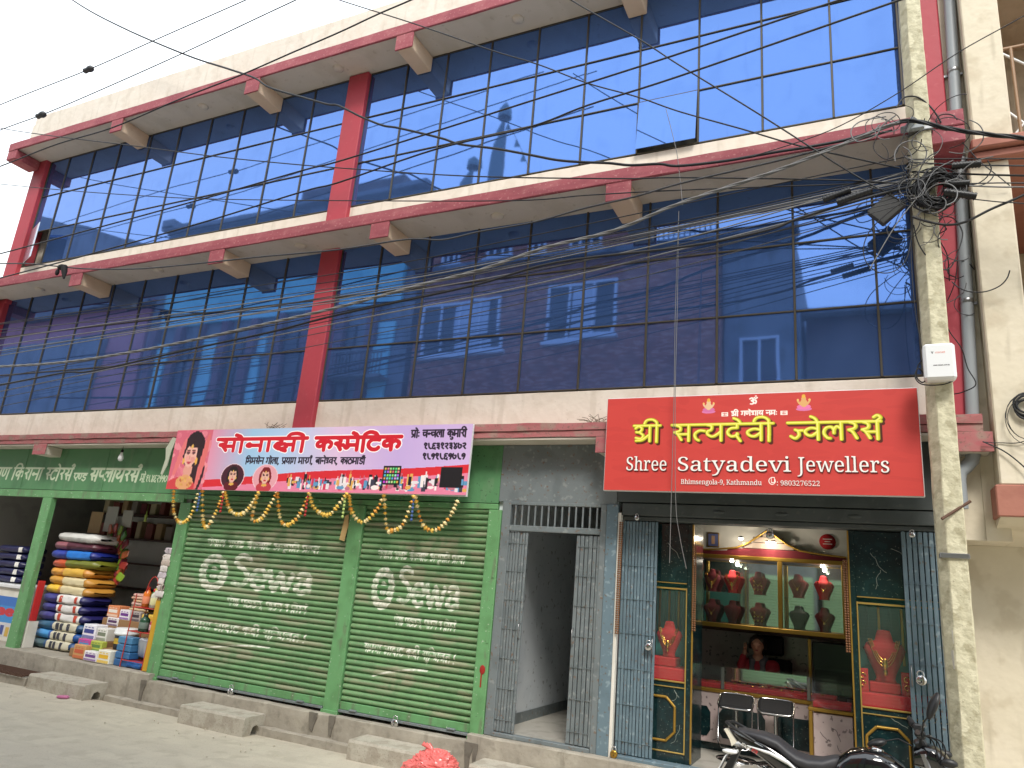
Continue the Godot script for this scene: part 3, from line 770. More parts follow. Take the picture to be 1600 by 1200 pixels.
const NO_HEAD := ["0", "1", "2", "3", "4", "6", "7", "8", "9", ":", ",", ".", "!", "om", "Ls", "Le", "Lw", "La"]

func strokes_of(text: String) -> Array:   # [polylines, width]; words are split by _
	var out := []
	var x := 0.0
	var from := -1.0
	for tk in text.split(" ", false):
		if tk == "_":
			if from >= 0.0: out.append([Vector2(from, 1), Vector2(x, 1)])
			from = -1.0
			x += 0.45
			continue
		var q: PackedStringArray = GLYPHS[tk].split("|")
		if tk in NO_HEAD:
			if from >= 0.0: out.append([Vector2(from, 1), Vector2(x, 1)])
			from = -1.0
		elif from < 0.0: from = x
		for s in q[1].split(";"):
			var cp := []
			for p in s.split(" "):
				var xy := p.split(",")
				cp.append(Vector2(x + float(xy[0]), float(xy[1])))
			var pts := []
			for i in cp.size() - 1:
				var a: Vector2 = cp[maxi(i - 1, 0)]
				var b: Vector2 = cp[i]
				var c: Vector2 = cp[i + 1]
				var d: Vector2 = cp[mini(i + 2, cp.size() - 1)]
				for k in 5: pts.append(b.cubic_interpolate(c, a, d, k / 5.0))
			pts.append(cp[-1])
			out.append(pts)
		x += float(q[0])
	if from >= 0.0: out.append([Vector2(from, 1), Vector2(x, 1)])
	return [out, x]

func nib(rx: float, ry: float, col: Color) -> Image:
	var w := int(ceil(rx)) * 2 + 3
	var h := int(ceil(ry)) * 2 + 3
	var im := Image.create(w, h, false, Image.FORMAT_RGBA8)
	for i in w:
		for j in h:
			var d := Vector2((i - w / 2) / rx, (j - h / 2) / ry).length()
			im.set_pixel(i, j, Color(col, clampf((1.0 - d) * minf(rx, ry) + 0.5, 0.0, 1.0) * col.a))
	return im

# writes a line of text on im: left x, foot line y, width and height in pixels
func write(im: Image, text: String, x: float, y: float, w: float, h: float, pen: float, col: Color, shear := 0.0, off := Vector2.ZERO):
	var s := strokes_of(text)
	var n := nib(pen, pen * 0.85, col)
	var kx: float = w / s[1]
	var half := Vector2(n.get_width(), n.get_height()) / 2.0
	var full := Rect2i(0, 0, n.get_width(), n.get_height())
	for l in s[0]:
		for i in l.size() - 1:
			var a := Vector2(x + l[i].x * kx + shear * l[i].y * h, y - l[i].y * h) + off
			var b := Vector2(x + l[i + 1].x * kx + shear * l[i + 1].y * h, y - l[i + 1].y * h) + off
			var m := maxi(1, int(a.distance_to(b) / maxf(1.0, pen * 0.35)))
			for k in m: im.blend_rect(n, full, Vector2i((a.lerp(b, float(k) / m) - half + Vector2(0.5, 0.5)).floor()))

func oval(im: Image, c: Vector2, r: Vector2, col: Color, tilt := 0.0):
	var m := maxf(r.x, r.y)
	for j in range(int(c.y - m), int(c.y + m) + 1):
		if j < 0 or j >= im.get_height(): continue
		var a := -1
		var b := -1
		for i in range(int(c.x - m), int(c.x + m) + 1):
			if i < 0 or i >= im.get_width(): continue
			var d := Vector2(i - c.x, j - c.y).rotated(-tilt) / r
			if d.length_squared() <= 1.0:
				if a < 0: a = i
				b = i
		if a >= 0: im.fill_rect(Rect2i(a, j, b - a + 1, 1), col)

func face_print(im: Image, c: Vector2, s: float, hair: Color, skin: Color, cloth: Color):   # a small printed portrait of a bride
	oval(im, c + Vector2(0, s * 0.1), Vector2(s * 0.95, s * 1.2), hair)
	oval(im, c + Vector2(0, s * 1.3), Vector2(s * 1.2, s * 0.62), cloth)
	oval(im, c + Vector2(0, s * 0.75), Vector2(s * 0.32, s * 0.5), skin.darkened(0.15))
	oval(im, c, Vector2(s * 0.62, s * 0.86), skin)
	oval(im, c + Vector2(0, -s * 0.82), Vector2(s * 0.62, s * 0.32), hair)
	for k in [-1, 1]:
		oval(im, c + Vector2(k * s * 0.26, -s * 0.12), Vector2(s * 0.17, s * 0.08), c8(60, 30, 40))
		oval(im, c + Vector2(k * s * 0.28, -s * 0.3), Vector2(s * 0.2, s * 0.04), c8(70, 40, 36), k * 0.1)
		oval(im, c + Vector2(k * s * 0.6, s * 0.3), Vector2(s * 0.1, s * 0.2), c8(226, 180, 80))
	oval(im, c + Vector2(0, s * 0.18), Vector2(s * 0.08, s * 0.16), skin.darkened(0.12))
	oval(im, c + Vector2(0, s * 0.48), Vector2(s * 0.2, s * 0.09), c8(190, 40, 60))
	oval(im, c + Vector2(0, -s * 0.55), Vector2(s * 0.09, s * 0.14), c8(232, 190, 90))
	oval(im, c + Vector2(0, s * 1.05), Vector2(s * 0.45, s * 0.16), c8(226, 176, 80))

func soften(im: Image, r: Rect2i, k: int):   # print is a little out of focus
	var p := im.get_region(r)
	p.resize(r.size.x / k, r.size.y / k, Image.INTERPOLATE_BILINEAR)
	p.resize(r.size.x, r.size.y, Image.INTERPOLATE_CUBIC)
	im.blit_rect(p, Rect2i(Vector2i.ZERO, r.size), r.position)

func printed(im: Image, rough := 0.5) -> StandardMaterial3D:
	im.generate_mipmaps()
	var m := StandardMaterial3D.new()
	m.resource_name = "printed_sheet"
	m.albedo_texture = ImageTexture.create_from_image(im)
	m.roughness = rough
	return m

func sheet(a: Vector3, b: Vector3, c: Vector3, d: Vector3, nx := 1, ny := 1, wave := 0.0) -> ArrayMesh:   # a printed face, corners from bottom left round to top left
	var st := SurfaceTool.new()
	st.begin(Mesh.PRIMITIVE_TRIANGLES)
	st.set_smooth_group(0)
	var nrm := (b - a).cross(d - a).normalized()
	var g := []
	for j in ny + 1:
		for i in nx + 1:
			var u := float(i) / nx
			var v := float(j) / ny
			var p := a.lerp(b, u).lerp(d.lerp(c, u), v)
			if wave > 0.0: p += nrm * wave * (sin(u * 23.0 + v * 3.0) * 0.5 + sin(u * 9.0 - v * 5.0)) * (0.3 + 0.7 * sin(v * PI))
			g.append([p, Vector2(u, 1.0 - v)])
	for j in ny:
		for i in nx:
			var k := j * (nx + 1) + i
			for q in [k, k + nx + 2, k + 1, k, k + nx + 1, k + nx + 2]:
				st.set_uv(g[q][1])
				st.add_vertex(g[q][0])
	st.index()
	st.generate_normals()
	return st.commit()

func lettering(t: Node3D, called: String, text: String, font: String, bold: bool, height: float, at: Vector3, width: float, m: Material, depth := 0.004):
	var f := SystemFont.new()
	f.font_names = PackedStringArray([font])
	f.font_weight = 700 if bold else 400
	var tm := TextMesh.new()
	tm.font = f
	tm.font_size = 64
	tm.text = text
	tm.pixel_size = 0.01
	tm.depth = 0.01
	tm.horizontal_alignment = HORIZONTAL_ALIGNMENT_LEFT
	var o := inst(called, tm, m, t)
	var bb := tm.get_aabb()
	o.scale = Vector3(width / bb.size.x, height / 0.46, depth / 0.01)
	o.position = at - t.position - Vector3(bb.position.x * o.scale.x, 0, 0)
	return o

func signs():
	cosmetics_banner()
	jeweller_sign()
	green_board()

func cosmetics_banner():
	var W := 2048
	var H := 352
	var im := Image.create(W, H, false, Image.FORMAT_RGBA8)
	var stops := [[0.0, c8(222, 120, 140)], [0.15, c8(224, 150, 176)], [0.3, c8(158, 196, 226)], [0.42, c8(176, 202, 232)], [0.6, c8(220, 190, 220)], [0.8, c8(196, 170, 220)], [1.0, c8(206, 178, 222)]]
	for i in W:
		var u := float(i) / W
		var c := Color.WHITE
		for k in stops.size() - 1:
			if u >= stops[k][0]: c = stops[k][1].lerp(stops[k + 1][1], (u - stops[k][0]) / (stops[k + 1][0] - stops[k][0]))
		im.fill_rect(Rect2i(i, 0, 1, H), c)
		if u > 0.13:
			var y0 := int(lerpf(0.82, 0.57, (u - 0.16) / 0.84) * H + sin(u * 9.0) * 6.0)
			im.fill_rect(Rect2i(i, y0, 1, H - y0), c8(214, 42, 52))
			var y1 := y0 + int(0.12 * H)
			im.fill_rect(Rect2i(i, y1, 1, H - y1), c8(228, 130, 160))
	# the large portrait: a bride under a pink veil
	im.fill_rect(Rect2i(0, 0, 300, H), c8(214, 104, 124))
	for k in 60: oval(im, Vector2(rng.randf_range(0, 300), rng.randf_range(0, H)), Vector2(rng.randf_range(10, 40), rng.randf_range(8, 20)), c8(214, 104, 124).lerp(c8(238, 150, 158), rng.randf()), rng.randf() * 3.0)
	oval(im, Vector2(170, 120), Vector2(88, 112), c8(44, 26, 30))
	oval(im, Vector2(232, 250), Vector2(52, 120), c8(52, 28, 34))
	oval(im, Vector2(110, 350), Vector2(130, 70), c8(206, 66, 70))
	oval(im, Vector2(150, 240), Vector2(34, 60), c8(222, 158, 140))
	oval(im, Vector2(140, 310), Vector2(72, 42), c8(222, 160, 110))
	for k in 22: oval(im, Vector2(140, 300) + Vector2(rng.randf_range(-60, 60), rng.randf_range(-20, 34)), Vector2(9, 7), c8(230, 186, 96).lerp(c8(180, 90, 60), rng.randf()))
	oval(im, Vector2(152, 150), Vector2(50, 72), c8(232, 178, 162), 0.14)
	oval(im, Vector2(134, 172), Vector2(22, 20), c8(236, 164, 154)); oval(im, Vector2(172, 176), Vector2(18, 18), c8(226, 152, 142))
	oval(im, Vector2(160, 80), Vector2(58, 26), c8(48, 28, 30), 0.2)
	for k in [-1, 1]:
		oval(im, Vector2(150 + k * 22, 136), Vector2(15, 9), c8(180, 106, 110))
		oval(im, Vector2(150 + k * 22, 139), Vector2(13, 5), c8(54, 34, 40))
		oval(im, Vector2(150 + k * 23, 124), Vector2(17, 3), c8(96, 60, 54), k * 0.12)
		oval(im, Vector2(152 + k * 52, 186), Vector2(10, 22), c8(232, 176, 80))
	oval(im, Vector2(147, 166), Vector2(6, 12), c8(214, 150, 134))
	oval(im, Vector2(146, 194), Vector2(15, 7), c8(186, 56, 74))
	oval(im, Vector2(153, 98), Vector2(8, 14), c8(234, 186, 90))
	oval(im, Vector2(256, 190), Vector2(22, 170), c8(222, 112, 110), 0.12)
	oval(im, Vector2(66, 160), Vector2(20, 120), c8(226, 120, 120), 0.25)
	soften(im, Rect2i(0, 0, 300, H), 7)
	for q in [[0.254, 0.78, c8(96, 20, 30)], [0.374, 0.79, c8(190, 60, 70)]]:
		var c := Vector2(q[0] * W, q[1] * H)
		oval(im, c, Vector2(92, 74), c8(236, 200, 206))
		oval(im, c, Vector2(86, 70), c8(70, 26, 40) if q[0] < 0.3 else c8(226, 160, 170))
		face_print(im, c + Vector2(0, -6), 46, c8(30, 18, 20) if q[0] < 0.3 else c8(120, 20, 30), c8(226, 176, 156), q[2])
	soften(im, Rect2i(int(0.2 * W), int(0.56 * H), int(0.23 * W), int(0.44 * H)), 4)
	# the array of make-up things
	var cols := [c8(30, 28, 34), c8(228, 220, 224), c8(206, 60, 90), c8(96, 150, 190), c8(222, 170, 90), c8(60, 60, 76), c8(240, 230, 226), c8(190, 110, 130)]
	for k in 150:
		var u := rng.randf_range(0.45, 0.985)
		var w := rng.randi_range(8, 26)
		var h := int(rng.randf_range(14, 60) * (0.6 + u * 0.5))
		var foot := int(H * rng.randf_range(0.86, 0.97))
		im.fill_rect(Rect2i(int(u * W), foot - h, w, h), cols[rng.randi() % 8])
		if k % 3 == 0: oval(im, Vector2(u * W + 30, foot - 10), Vector2(rng.randf_range(12, 26), rng.randf_range(7, 12)), cols[rng.randi() % 8])
		if k % 4 == 0: im.fill_rect(Rect2i(int(u * W) + w / 3, foot - h - 18, maxi(4, w / 3), 20), cols[rng.randi() % 8])
	im.fill_rect(Rect2i(int(0.758 * W), int(0.6 * H), 108, 96), c8(24, 24, 28))
	for i in 6:
		for j in 5: im.fill_rect(Rect2i(int(0.758 * W) + 8 + i * 16, int(0.6 * H) + 8 + j * 17, 12, 12), Color.from_hsv(rng.randf(), rng.randf_range(0.3, 0.7), 0.85))
	im.fill_rect(Rect2i(int(0.925 * W), int(0.62 * H), 120, 100), c8(26, 24, 28))
	soften(im, Rect2i(int(0.44 * W), int(0.6 * H), int(0.55 * W), int(0.4 * H)), 3)
	# lettering
	var white := c8(250, 246, 246)
	var red := c8(206, 28, 44)
	var foot1 := 0.375 * H
	for q in [["s o n aa ksh ii", 0.172, 0.33], ["k s2 m e i T k", 0.53, 0.272]]:
		write(im, q[0], q[1] * W, foot1, q[2] * W, 0.205 * H, 19.0, white)
		write(im, q[0], q[1] * W, foot1, q[2] * W, 0.205 * H, 12.5, red)
	var ink := c8(36, 26, 44)
	write(im, "i bh m s e n _ g o l aa , _ p ra y aa g _ m aa r g reph , _ b aa n e sh2 v r , _ k aa Th m aa D au am", 0.293 * W, 0.575 * H, 0.405 * W, 0.095 * H, 4.2, ink)
	write(im, "p ra o : _ c n2 c l aa _ k u m aa r ii", 0.828 * W, 0.185 * H, 0.157 * W, 0.105 * H, 4.6, ink)
	write(im, "9 8 6 3 9 2 3 4 7 2", 0.868 * W, 0.36 * H, 0.12 * W, 0.1 * H, 4.6, ink)
	write(im, "9 8 1 9 8 6 1 7 8 1", 0.868 * W, 0.51 * H, 0.12 * W, 0.1 * H, 4.6, ink)
	var t := thing("cosmetics_banner", Vector3(-6.55, 2.47, 0.36), "long pink and lilac shop banner with portraits and red lettering over the green shutters", "banner")
	var f := B.new()
	for q in [[-9.0, -4.1, 2.465, 2.49], [-9.0, -4.1, 3.29, 3.315], [-9.0, -8.975, 2.49, 3.29], [-4.125, -4.1, 2.49, 3.29], [-6.56, -6.53, 2.49, 3.29]]:
		f.box(Vector3(q[0], q[2], 0.32), Vector3(q[1], q[3], 0.345))
	part(t, "frame", f, M.white_plastic)
	var s := inst("printed_cloth", sheet(Vector3(-9.0, 2.46, 0.36), Vector3(-4.1, 2.48, 0.36), Vector3(-4.1, 3.315, 0.36), Vector3(-9.0, 3.315, 0.36), 60, 8, 0.0025), printed(im, 0.45), t)
	s.position = -t.position
	part(t, "backing", bx(Vector3(-8.99, 2.47, 0.346), Vector3(-4.11, 3.305, 0.352)), M.white_plastic)

func deity_print(im: Image, c: Vector2, s: float, body: Color, robe: Color):   # a small printed seated figure on a lotus, left plain
	oval(im, c + Vector2(0, s * 0.72), Vector2(s * 0.85, s * 0.22), c8(214, 120, 170))
	oval(im, c + Vector2(0, s * 0.45), Vector2(s * 0.75, s * 0.3), robe)
	oval(im, c + Vector2(0, s * 0.0), Vector2(s * 0.38, s * 0.48), body)
	for k in [-1, 1]:
		oval(im, c + Vector2(k * s * 0.5, -s * 0.05), Vector2(s * 0.12, s * 0.4), body, k * 0.6)
		oval(im, c + Vector2(k * s * 0.62, -s * 0.38), Vector2(s * 0.13, s * 0.13), c8(236, 190, 110))
	oval(im, c + Vector2(0, -s * 0.5), Vector2(s * 0.26, s * 0.28), body)
	oval(im, c + Vector2(0, -s * 0.8), Vector2(s * 0.2, s * 0.24), c8(226, 178, 70))

func jeweller_sign():
	var W := 1536
	var H := 516
	var im := Image.create(W, H, false, Image.FORMAT_RGBA8)
	im.fill(c8(200, 68, 62))
	for k in 220: oval(im, Vector2(rng.randf_range(0, W), rng.randf_range(0, H)), Vector2(rng.randf_range(20, 120), rng.randf_range(6, 30)), c8(200, 68, 62).lerp(c8(195, 65, 60), rng.randf()), rng.randf_range(-0.2, 0.2))
	deity_print(im, Vector2(0.365 * W, 0.115 * H), 42, c8(226, 190, 150), c8(206, 110, 160))
	deity_print(im, Vector2(0.672 * W, 0.11 * H), 44, c8(220, 170, 110), c8(230, 120, 170))
	var cream := c8(246, 236, 226)
	write(im, "om", 0.5 * W, 0.115 * H, 0.036 * W, 0.075 * H, 4.2, cream)
	write(im, "shr ii _ g N e sh aa y _ n m :", 0.442 * W, 0.225 * H, 0.148 * W, 0.048 * H, 3.2, cream)
	for x in [0.409, 0.6]:
		im.fill_rect(Rect2i(int(x * W), int(0.185 * H), 34, 22), cream)
		im.fill_rect(Rect2i(int(x * W) + 5, int(0.185 * H) + 5, 24, 3), c8(200, 68, 62))
		im.fill_rect(Rect2i(int(x * W) + 15, int(0.185 * H) + 3, 3, 17), c8(200, 68, 62))
		im.fill_rect(Rect2i(int(x * W) + 6, int(0.185 * H) + 14, 22, 3), c8(200, 68, 62))
	for q in [["shr ii", 0.103, 0.097], ["s t2 y d e v ii", 0.24, 0.338], ["j2 v e l r s reph", 0.622, 0.275]]:
		for k in 5: write(im, q[0], q[1] * W, 0.485 * H, q[2] * W, 0.175 * H, 11.0, c8(84, 34, 18), 0.0, Vector2(9 - k, 10 - k))
		write(im, q[0], q[1] * W, 0.485 * H, q[2] * W, 0.175 * H, 10.5, c8(152, 158, 34))
		write(im, q[0], q[1] * W, 0.485 * H, q[2] * W, 0.175 * H, 7.5, c8(214, 210, 50), 0.0, Vector2(-1, -1))
		write(im, q[0], q[1] * W, 0.485 * H, q[2] * W, 0.175 * H, 3.2, c8(244, 236, 120), 0.0, Vector2(-3, -2))
	# telephone handset in its ring
	var pc := Vector2(0.57 * W, 0.88 * H)
	oval(im, pc, Vector2(17, 19), cream); oval(im, pc, Vector2(13, 15), c8(200, 68, 62))
	im.fill_rect(Rect2i(int(pc.x) - 4, int(pc.y) - 19, 18, 30), cream); im.fill_rect(Rect2i(int(pc.x) - 1, int(pc.y) - 15, 12, 21), c8(200, 68, 62))
	var t := thing("jeweller_sign", Vector3(-0.99, 2.56, 0.4), "large red signboard with yellow and white lettering above the jeweller's shop", "sign")
	part(t, "board", bx(Vector3(-2.45, 2.555, 0.37), Vector3(0.47, 3.545, 0.415), 0.004), M.white_plastic)
	var s := inst("printed_face", sheet(Vector3(-2.443, 2.562, 0.42), Vector3(0.463, 2.562, 0.42), Vector3(0.463, 3.538, 0.42), Vector3(-2.443, 3.538, 0.42), 12, 6, 0.001), printed(im, 0.4), t)
	s.position = -t.position
	var shade := mt("letter_edge", c8(96, 26, 24), 0.6)
	var pos := func(u: float, v: float, z: float) -> Vector3: return Vector3(-2.45 + 2.92 * u, 3.54 - 0.98 * v, z)
	for q in [["Shree", 0.083, 0.225], ["Satyadevi", 0.265, 0.628], ["Jewellers", 0.648, 0.909]]:
		var a: Vector3 = pos.call(q[1], 0.722, 0.4275)
		lettering(t, "letter_edge", q[0], "Droid Serif", false, 0.138, a + Vector3(0.008, -0.009, -0.003), (q[2] - q[1]) * 2.92, shade)
		lettering(t, "lettering", q[0], "Droid Serif", false, 0.138, a, (q[2] - q[1]) * 2.92, M.white_print)
	lettering(t, "lettering", "Bhimsengola-9, Kathmandu", "Droid Serif", false, 0.047, pos.call(0.276, 0.9, 0.4255), 0.262 * 2.92, M.white_print)
	lettering(t, "lettering", ": 9803276522", "Droid Serif", false, 0.047, pos.call(0.585, 0.9, 0.4255), 0.127 * 2.92, M.white_print)
	var br := B.new()
	for x in [-2.2, 0.2]: br.box(Vector3(x - 0.02, 3.42, 0.012), Vector3(x + 0.02, 3.46, 0.37))
	part(t, "bracket", br, M.rusty_steel)

func green_board():
	var t := thing("painted_signboard", Vector3(-9.4, 2.45, 0), "dark green painted board with hand-written cream lettering above the grocery", "sign")
	part(t, "board", bx(Vector3(-9.0, 2.445, -0.05), Vector3(-3.86, 3.13, 0.0)), M.dark_green_board)
	var W := 1536
	var H := 192
	var bytes: ImageTexture = cloth_tex(512, c8(86, 136, 92), [[0.008, 5, 0.45, 0.8, c8(76, 120, 82), 0.8], [0.02, 4, 0.6, 0.9, c8(106, 140, 104), 0.6, 6]])
	var src := bytes.get_image()
	src.convert(Image.FORMAT_RGBA8)
	var im := Image.create(W, H, false, Image.FORMAT_RGBA8)
	for k in 3: im.blit_rect(src, Rect2i(0, 0, 512, H), Vector2i(k * 512, 0))
	var x0 := -15.0
	var k := W / 6.0
	var ink := c8(196, 210, 180)
	var foot := (3.13 - 2.6) / 0.685 * H
	var hh := 0.2 / 0.685 * H
	write(im, "k r i sh2 shh N", (-14.4 - x0) * k, foot, 1.0 * k, hh, 5.4, ink, 0.16)
	write(im, "i k r aa n aa", (-13.32 - x0) * k, foot, 0.82 * k, hh, 5.4, ink, 0.16)
	write(im, "s2 T o r s reph", (-12.41 - x0) * k, foot, 0.69 * k, hh, 5.4, ink, 0.16)
	write(im, "e_ N2 D", (-11.66 - x0) * k, foot, 0.33 * k, hh * 0.6, 3.8, ink, 0.12)
	write(im, "s p2 l aa y r s reph", (-11.27 - x0) * k, foot, 1.16 * k, hh, 6.0, ink, 0.16)
	write(im, "m o . 9 8 4 6 2 1 1 0 8 0", (-10.06 - x0) * k, foot, 0.72 * k, hh * 0.62, 2.4, ink, 0.14)
	part(t, "backing", bx(Vector3(-15.0, 2.445, -0.05), Vector3(-9.002, 3.13, -0.006)), M.dark_green_board)
	var s := inst("lettered_panel", sheet(Vector3(-15.0, 2.445, 0), Vector3(-9.002, 2.445, 0), Vector3(-9.002, 3.13, 0), Vector3(-15.0, 3.13, 0)), printed(im, 0.6), t)
	s.position = -t.position
	for x in [-13.0, -10.9, -7.0, -5.2]: part(t, "joint_strip", bx(Vector3(x, 2.45, 0.001), Vector3(x + 0.012, 3.13, 0.006)), M.dark_green_board)
	part(t, "lower_rail", bx(Vector3(-15.0, 2.315, -0.05), Vector3(-9.0, 2.435, 0.012), 0.006), M.green_paint)
	part(t, "lower_rail", bx(Vector3(-9.0, 2.37, -0.05), Vector3(-3.86, 2.435, 0.012), 0.006), M.green_paint)

# ---- shop front: posts, shutters, gates, steps ----
func shutter_texture() -> ImageTexture:
	var S := 768
	var t := cloth_tex(S, c8(104, 142, 97), [[0.006, 4, 0.4, 0.8, c8(112, 150, 103), 0.8], [0.012, 4, 0.48, 0.8, c8(150, 147, 122), 0.8, -8], [0.008, 4, 0.55, 0.85, c8(98, 134, 92), 0.7], [0.1, 3, 0.7, 0.85, c8(146, 146, 118), 0.6, -3]])
	var im := t.get_image()
	im.convert(Image.FORMAT_RGBA8)
	var p := Image.create(S, S, false, Image.FORMAT_RGBA8)
	var w := c8(226, 224, 212)
	write(p, "n e p aa l _ r aa shh T ra _ b ai am k b aa T _ a_ n u m i t _ p ra aa p2 t", 0.15 * S, 0.29 * S, 0.7 * S, 0.034 * S, 3.4, w)
	var lc := Vector2(0.225 * S, 0.43 * S)
	oval(p, lc, Vector2(0.095 * S, 0.1 * S), w)
	write(p, "Le", lc.x - 0.048 * S, lc.y + 0.048 * S, 0.095 * S, 0.14 * S, 9.0, c8(88, 134, 84))
	write(p, "Ls", 0.34 * S, 0.49 * S, 0.13 * S, 0.165 * S, 12.0, w)
	write(p, "Le Lw La", 0.465 * S, 0.495 * S, 0.38 * S, 0.15 * S, 12.0, w)
	write(p, "p ai s aa _ p Th aa u_ n , _ p aa u_ n _ r _ i t r n reph", 0.35 * S, 0.59 * S, 0.48 * S, 0.036 * S, 3.4, w)
	write(p, "s m y aa _ j aa h3 aa T _ k h3 ii am _ s u i n2 sh c t _ !".replace("h3", "d"), 0.13 * S, 0.725 * S, 0.72 * S, 0.04 * S, 3.8, w)
	var prev := Vector2(0.22 * S, 0.82 * S)
	var n := nib(5, 3, w)
	for k in 200:
		var u := k / 199.0
		p.blend_rect(n, Rect2i(0, 0, n.get_width(), n.get_height()), Vector2i(int(prev.x + u * 0.42 * S), int(prev.y - sin(u * 1.6) * 0.055 * S)))
	# worn paint: the stencil thins out where a noise says so
	var nb := noise_bytes(S, 0.03, 4, 77)
	var a := p.get_data()
	var d := im.get_data()
	for i in S * S:
		var al := a[i * 4 + 3]
		if al > 0:
			var f := al / 255.0 * clampf(1.25 - nb[i] / 240.0, 0.25, 0.9)
			for q in 3: d[i * 4 + q] = int(lerpf(d[i * 4 + q], a[i * 4 + q], f))
	im = Image.create_from_data(S, S, false, Image.FORMAT_RGBA8, d)
	im.generate_mipmaps()
	return ImageTexture.create_from_image(im)

func shutter(label: String, x0: float, x1: float, m: Material):
	var t := thing("roller_shutter", Vector3((x0 + x1) / 2, -0.06, 0), label, "shutter", "closed green roller shutters")
	var prof := [Vector2(-0.039, 0.0), Vector2(-0.022, 0.003), Vector2(-0.006, 0.014), Vector2(0.0, 0.03), Vector2(-0.006, 0.046), Vector2(-0.024, 0.058), Vector2(-0.039, 0.061)]
	var pitch := 0.0686
	for k in 34:
		var y0 := 0.055 + k * pitch
		var st := SurfaceTool.new()
		st.begin(Mesh.PRIMITIVE_TRIANGLES)
		var dz := rng.randf_range(-0.002, 0.002)
		var dy := rng.randf_range(-0.001, 0.001)
		for i in prof.size() - 1:
			var a: Vector2 = prof[i] + Vector2(dz, y0 + dy)
			var b: Vector2 = prof[i + 1] + Vector2(dz, y0 + dy)
			st.set_smooth_group(0)
			for q in [[x0, a], [x1, b], [x1, a], [x0, a], [x0, b], [x1, b]]:
				st.set_uv(Vector2((q[0] - x0) / (x1 - x0), 1.0 - (q[1].y + 0.06) / 2.52))
				st.add_vertex(Vector3(q[0], q[1].y, q[1].x))
		st.index()
		st.generate_normals()
		var o := inst("slat", st.commit(), m, t)
		o.position = -t.position
	part(t, "backing", bx(Vector3(x0, 0.0, -0.06), Vector3(x1, 2.42, -0.04)), M.green_paint)
	part(t, "bottom_bar", bx(Vector3(x0, -0.035, -0.02), Vector3(x1, 0.052, 0.006), 0.004), M.green_paint)
	part(t, "edge_angle", bx(Vector3(x0, -0.064, -0.02), Vector3(x1, -0.037, 0.03), 0.003), M.grey_steel_paint)
	for f in [0.12, 0.5, 0.88]:
		var x := lerpf(x0, x1, f)
		if f != 0.5: part(t, "pull_lug", bx(Vector3(x - 0.05, -0.036, 0.008), Vector3(x + 0.05, -0.015, 0.045), 0.006), M.grey_steel_paint)

func padlock(at: Vector3, label: String, col: String, s := 1.0, turn := 0.0):
	var t := thing("padlock", at, label, "padlock", "padlocks on the shop fronts")
	t.rotation.z = turn
	var b := B.new()
	b.lathe([Vector2(0.0, -0.011), Vector2(0.024, -0.011), Vector2(0.029, -0.006), Vector2(0.029, 0.006), Vector2(0.024, 0.011), Vector2(0.0, 0.011)], 18, Transform3D(Basis(Vector3.RIGHT, PI / 2).scaled(Vector3.ONE * s), Vector3.ZERO))
	lpart(t, "body", b, M[col])
	var sh := B.new()
	var pts := []
	for k in 9:
		var a := PI * k / 8.0
		pts.append(Vector3(cos(a) * 0.017, 0.034 + sin(a) * 0.017, 0) * s)
	pts.push_front(Vector3(0.017, 0.015, 0) * s)
	pts.append(Vector3(-0.017, 0.015, 0) * s)
	sh.tube(pts, 0.0042 * s, 7)
	lpart(t, "shackle", sh, M.chrome)
	var kb := B.new()
	kb.box(Vector3(-0.003, -0.012, 0.0112) * s, Vector3(0.003, 0.0, 0.0125) * s)
	lpart(t, "keyhole", kb, M.soft_black)

func gate(label: String, x0: float, x1: float, y0: float, y1: float, z: float, n: int, m: Material, group: String):
	var t := thing("collapsible_gate", Vector3((x0 + x1) / 2, y0, z), label, "gate", group)
	var w := (x1 - x0) / (n - 1)
	for i in n:
		var x := x0 + w * i
		var dz := (i % 2) * 0.006 + rng.randf_range(-0.004, 0.004)
		var b := B.new()
		var bw := w * 0.4
		b.box(Vector3(x - bw, y0, z - 0.012 + dz), Vector3(x + bw, y1, z + 0.01 + dz), 0.003)
		part(t, "bar", b, m)
	for row in 7:
		var y := lerpf(y0 + 0.12, y1 - 0.12, row / 6.0)
		var b := B.new()
		for i in n - 1:
			var x := x0 + w * i
			var hgt := 0.13
			var a := Vector3(x, y - hgt, z - 0.02)
			var c := Vector3(x + w, y + hgt, z - 0.02)
			for s in [[a, c, 0.0], [Vector3(x, y + hgt, z - 0.025), Vector3(x + w, y - hgt, z - 0.025), 0.004]]:
				b.tube([s[0], s[1]], 0.0028, 4)
			b.box(Vector3(x - 0.005, y - 0.005, z + 0.01), Vector3(x + 0.005, y + 0.005, z + 0.022))
		b.box(Vector3(x0 - 0.004, y - 0.003, z + 0.014), Vector3(x1 + 0.004, y + 0.003, z + 0.019))
		part(t, "cross_link", b, M.grey_steel_paint if m == M.grey_steel_paint else m)
	var hb := B.new()
	var hx := x1 if x1 < -3.0 or (x1 < -1.5 and x1 > -2.2) else x0
	hb.tube([Vector3(hx, y0 + 0.95, z + 0.015), Vector3(hx, y0 + 0.97, z + 0.05), Vector3(hx, y0 + 1.1, z + 0.05), Vector3(hx, y0 + 1.12, z + 0.015)], 0.006, 6)
	part(t, "handle", hb, M.steel)
	return t

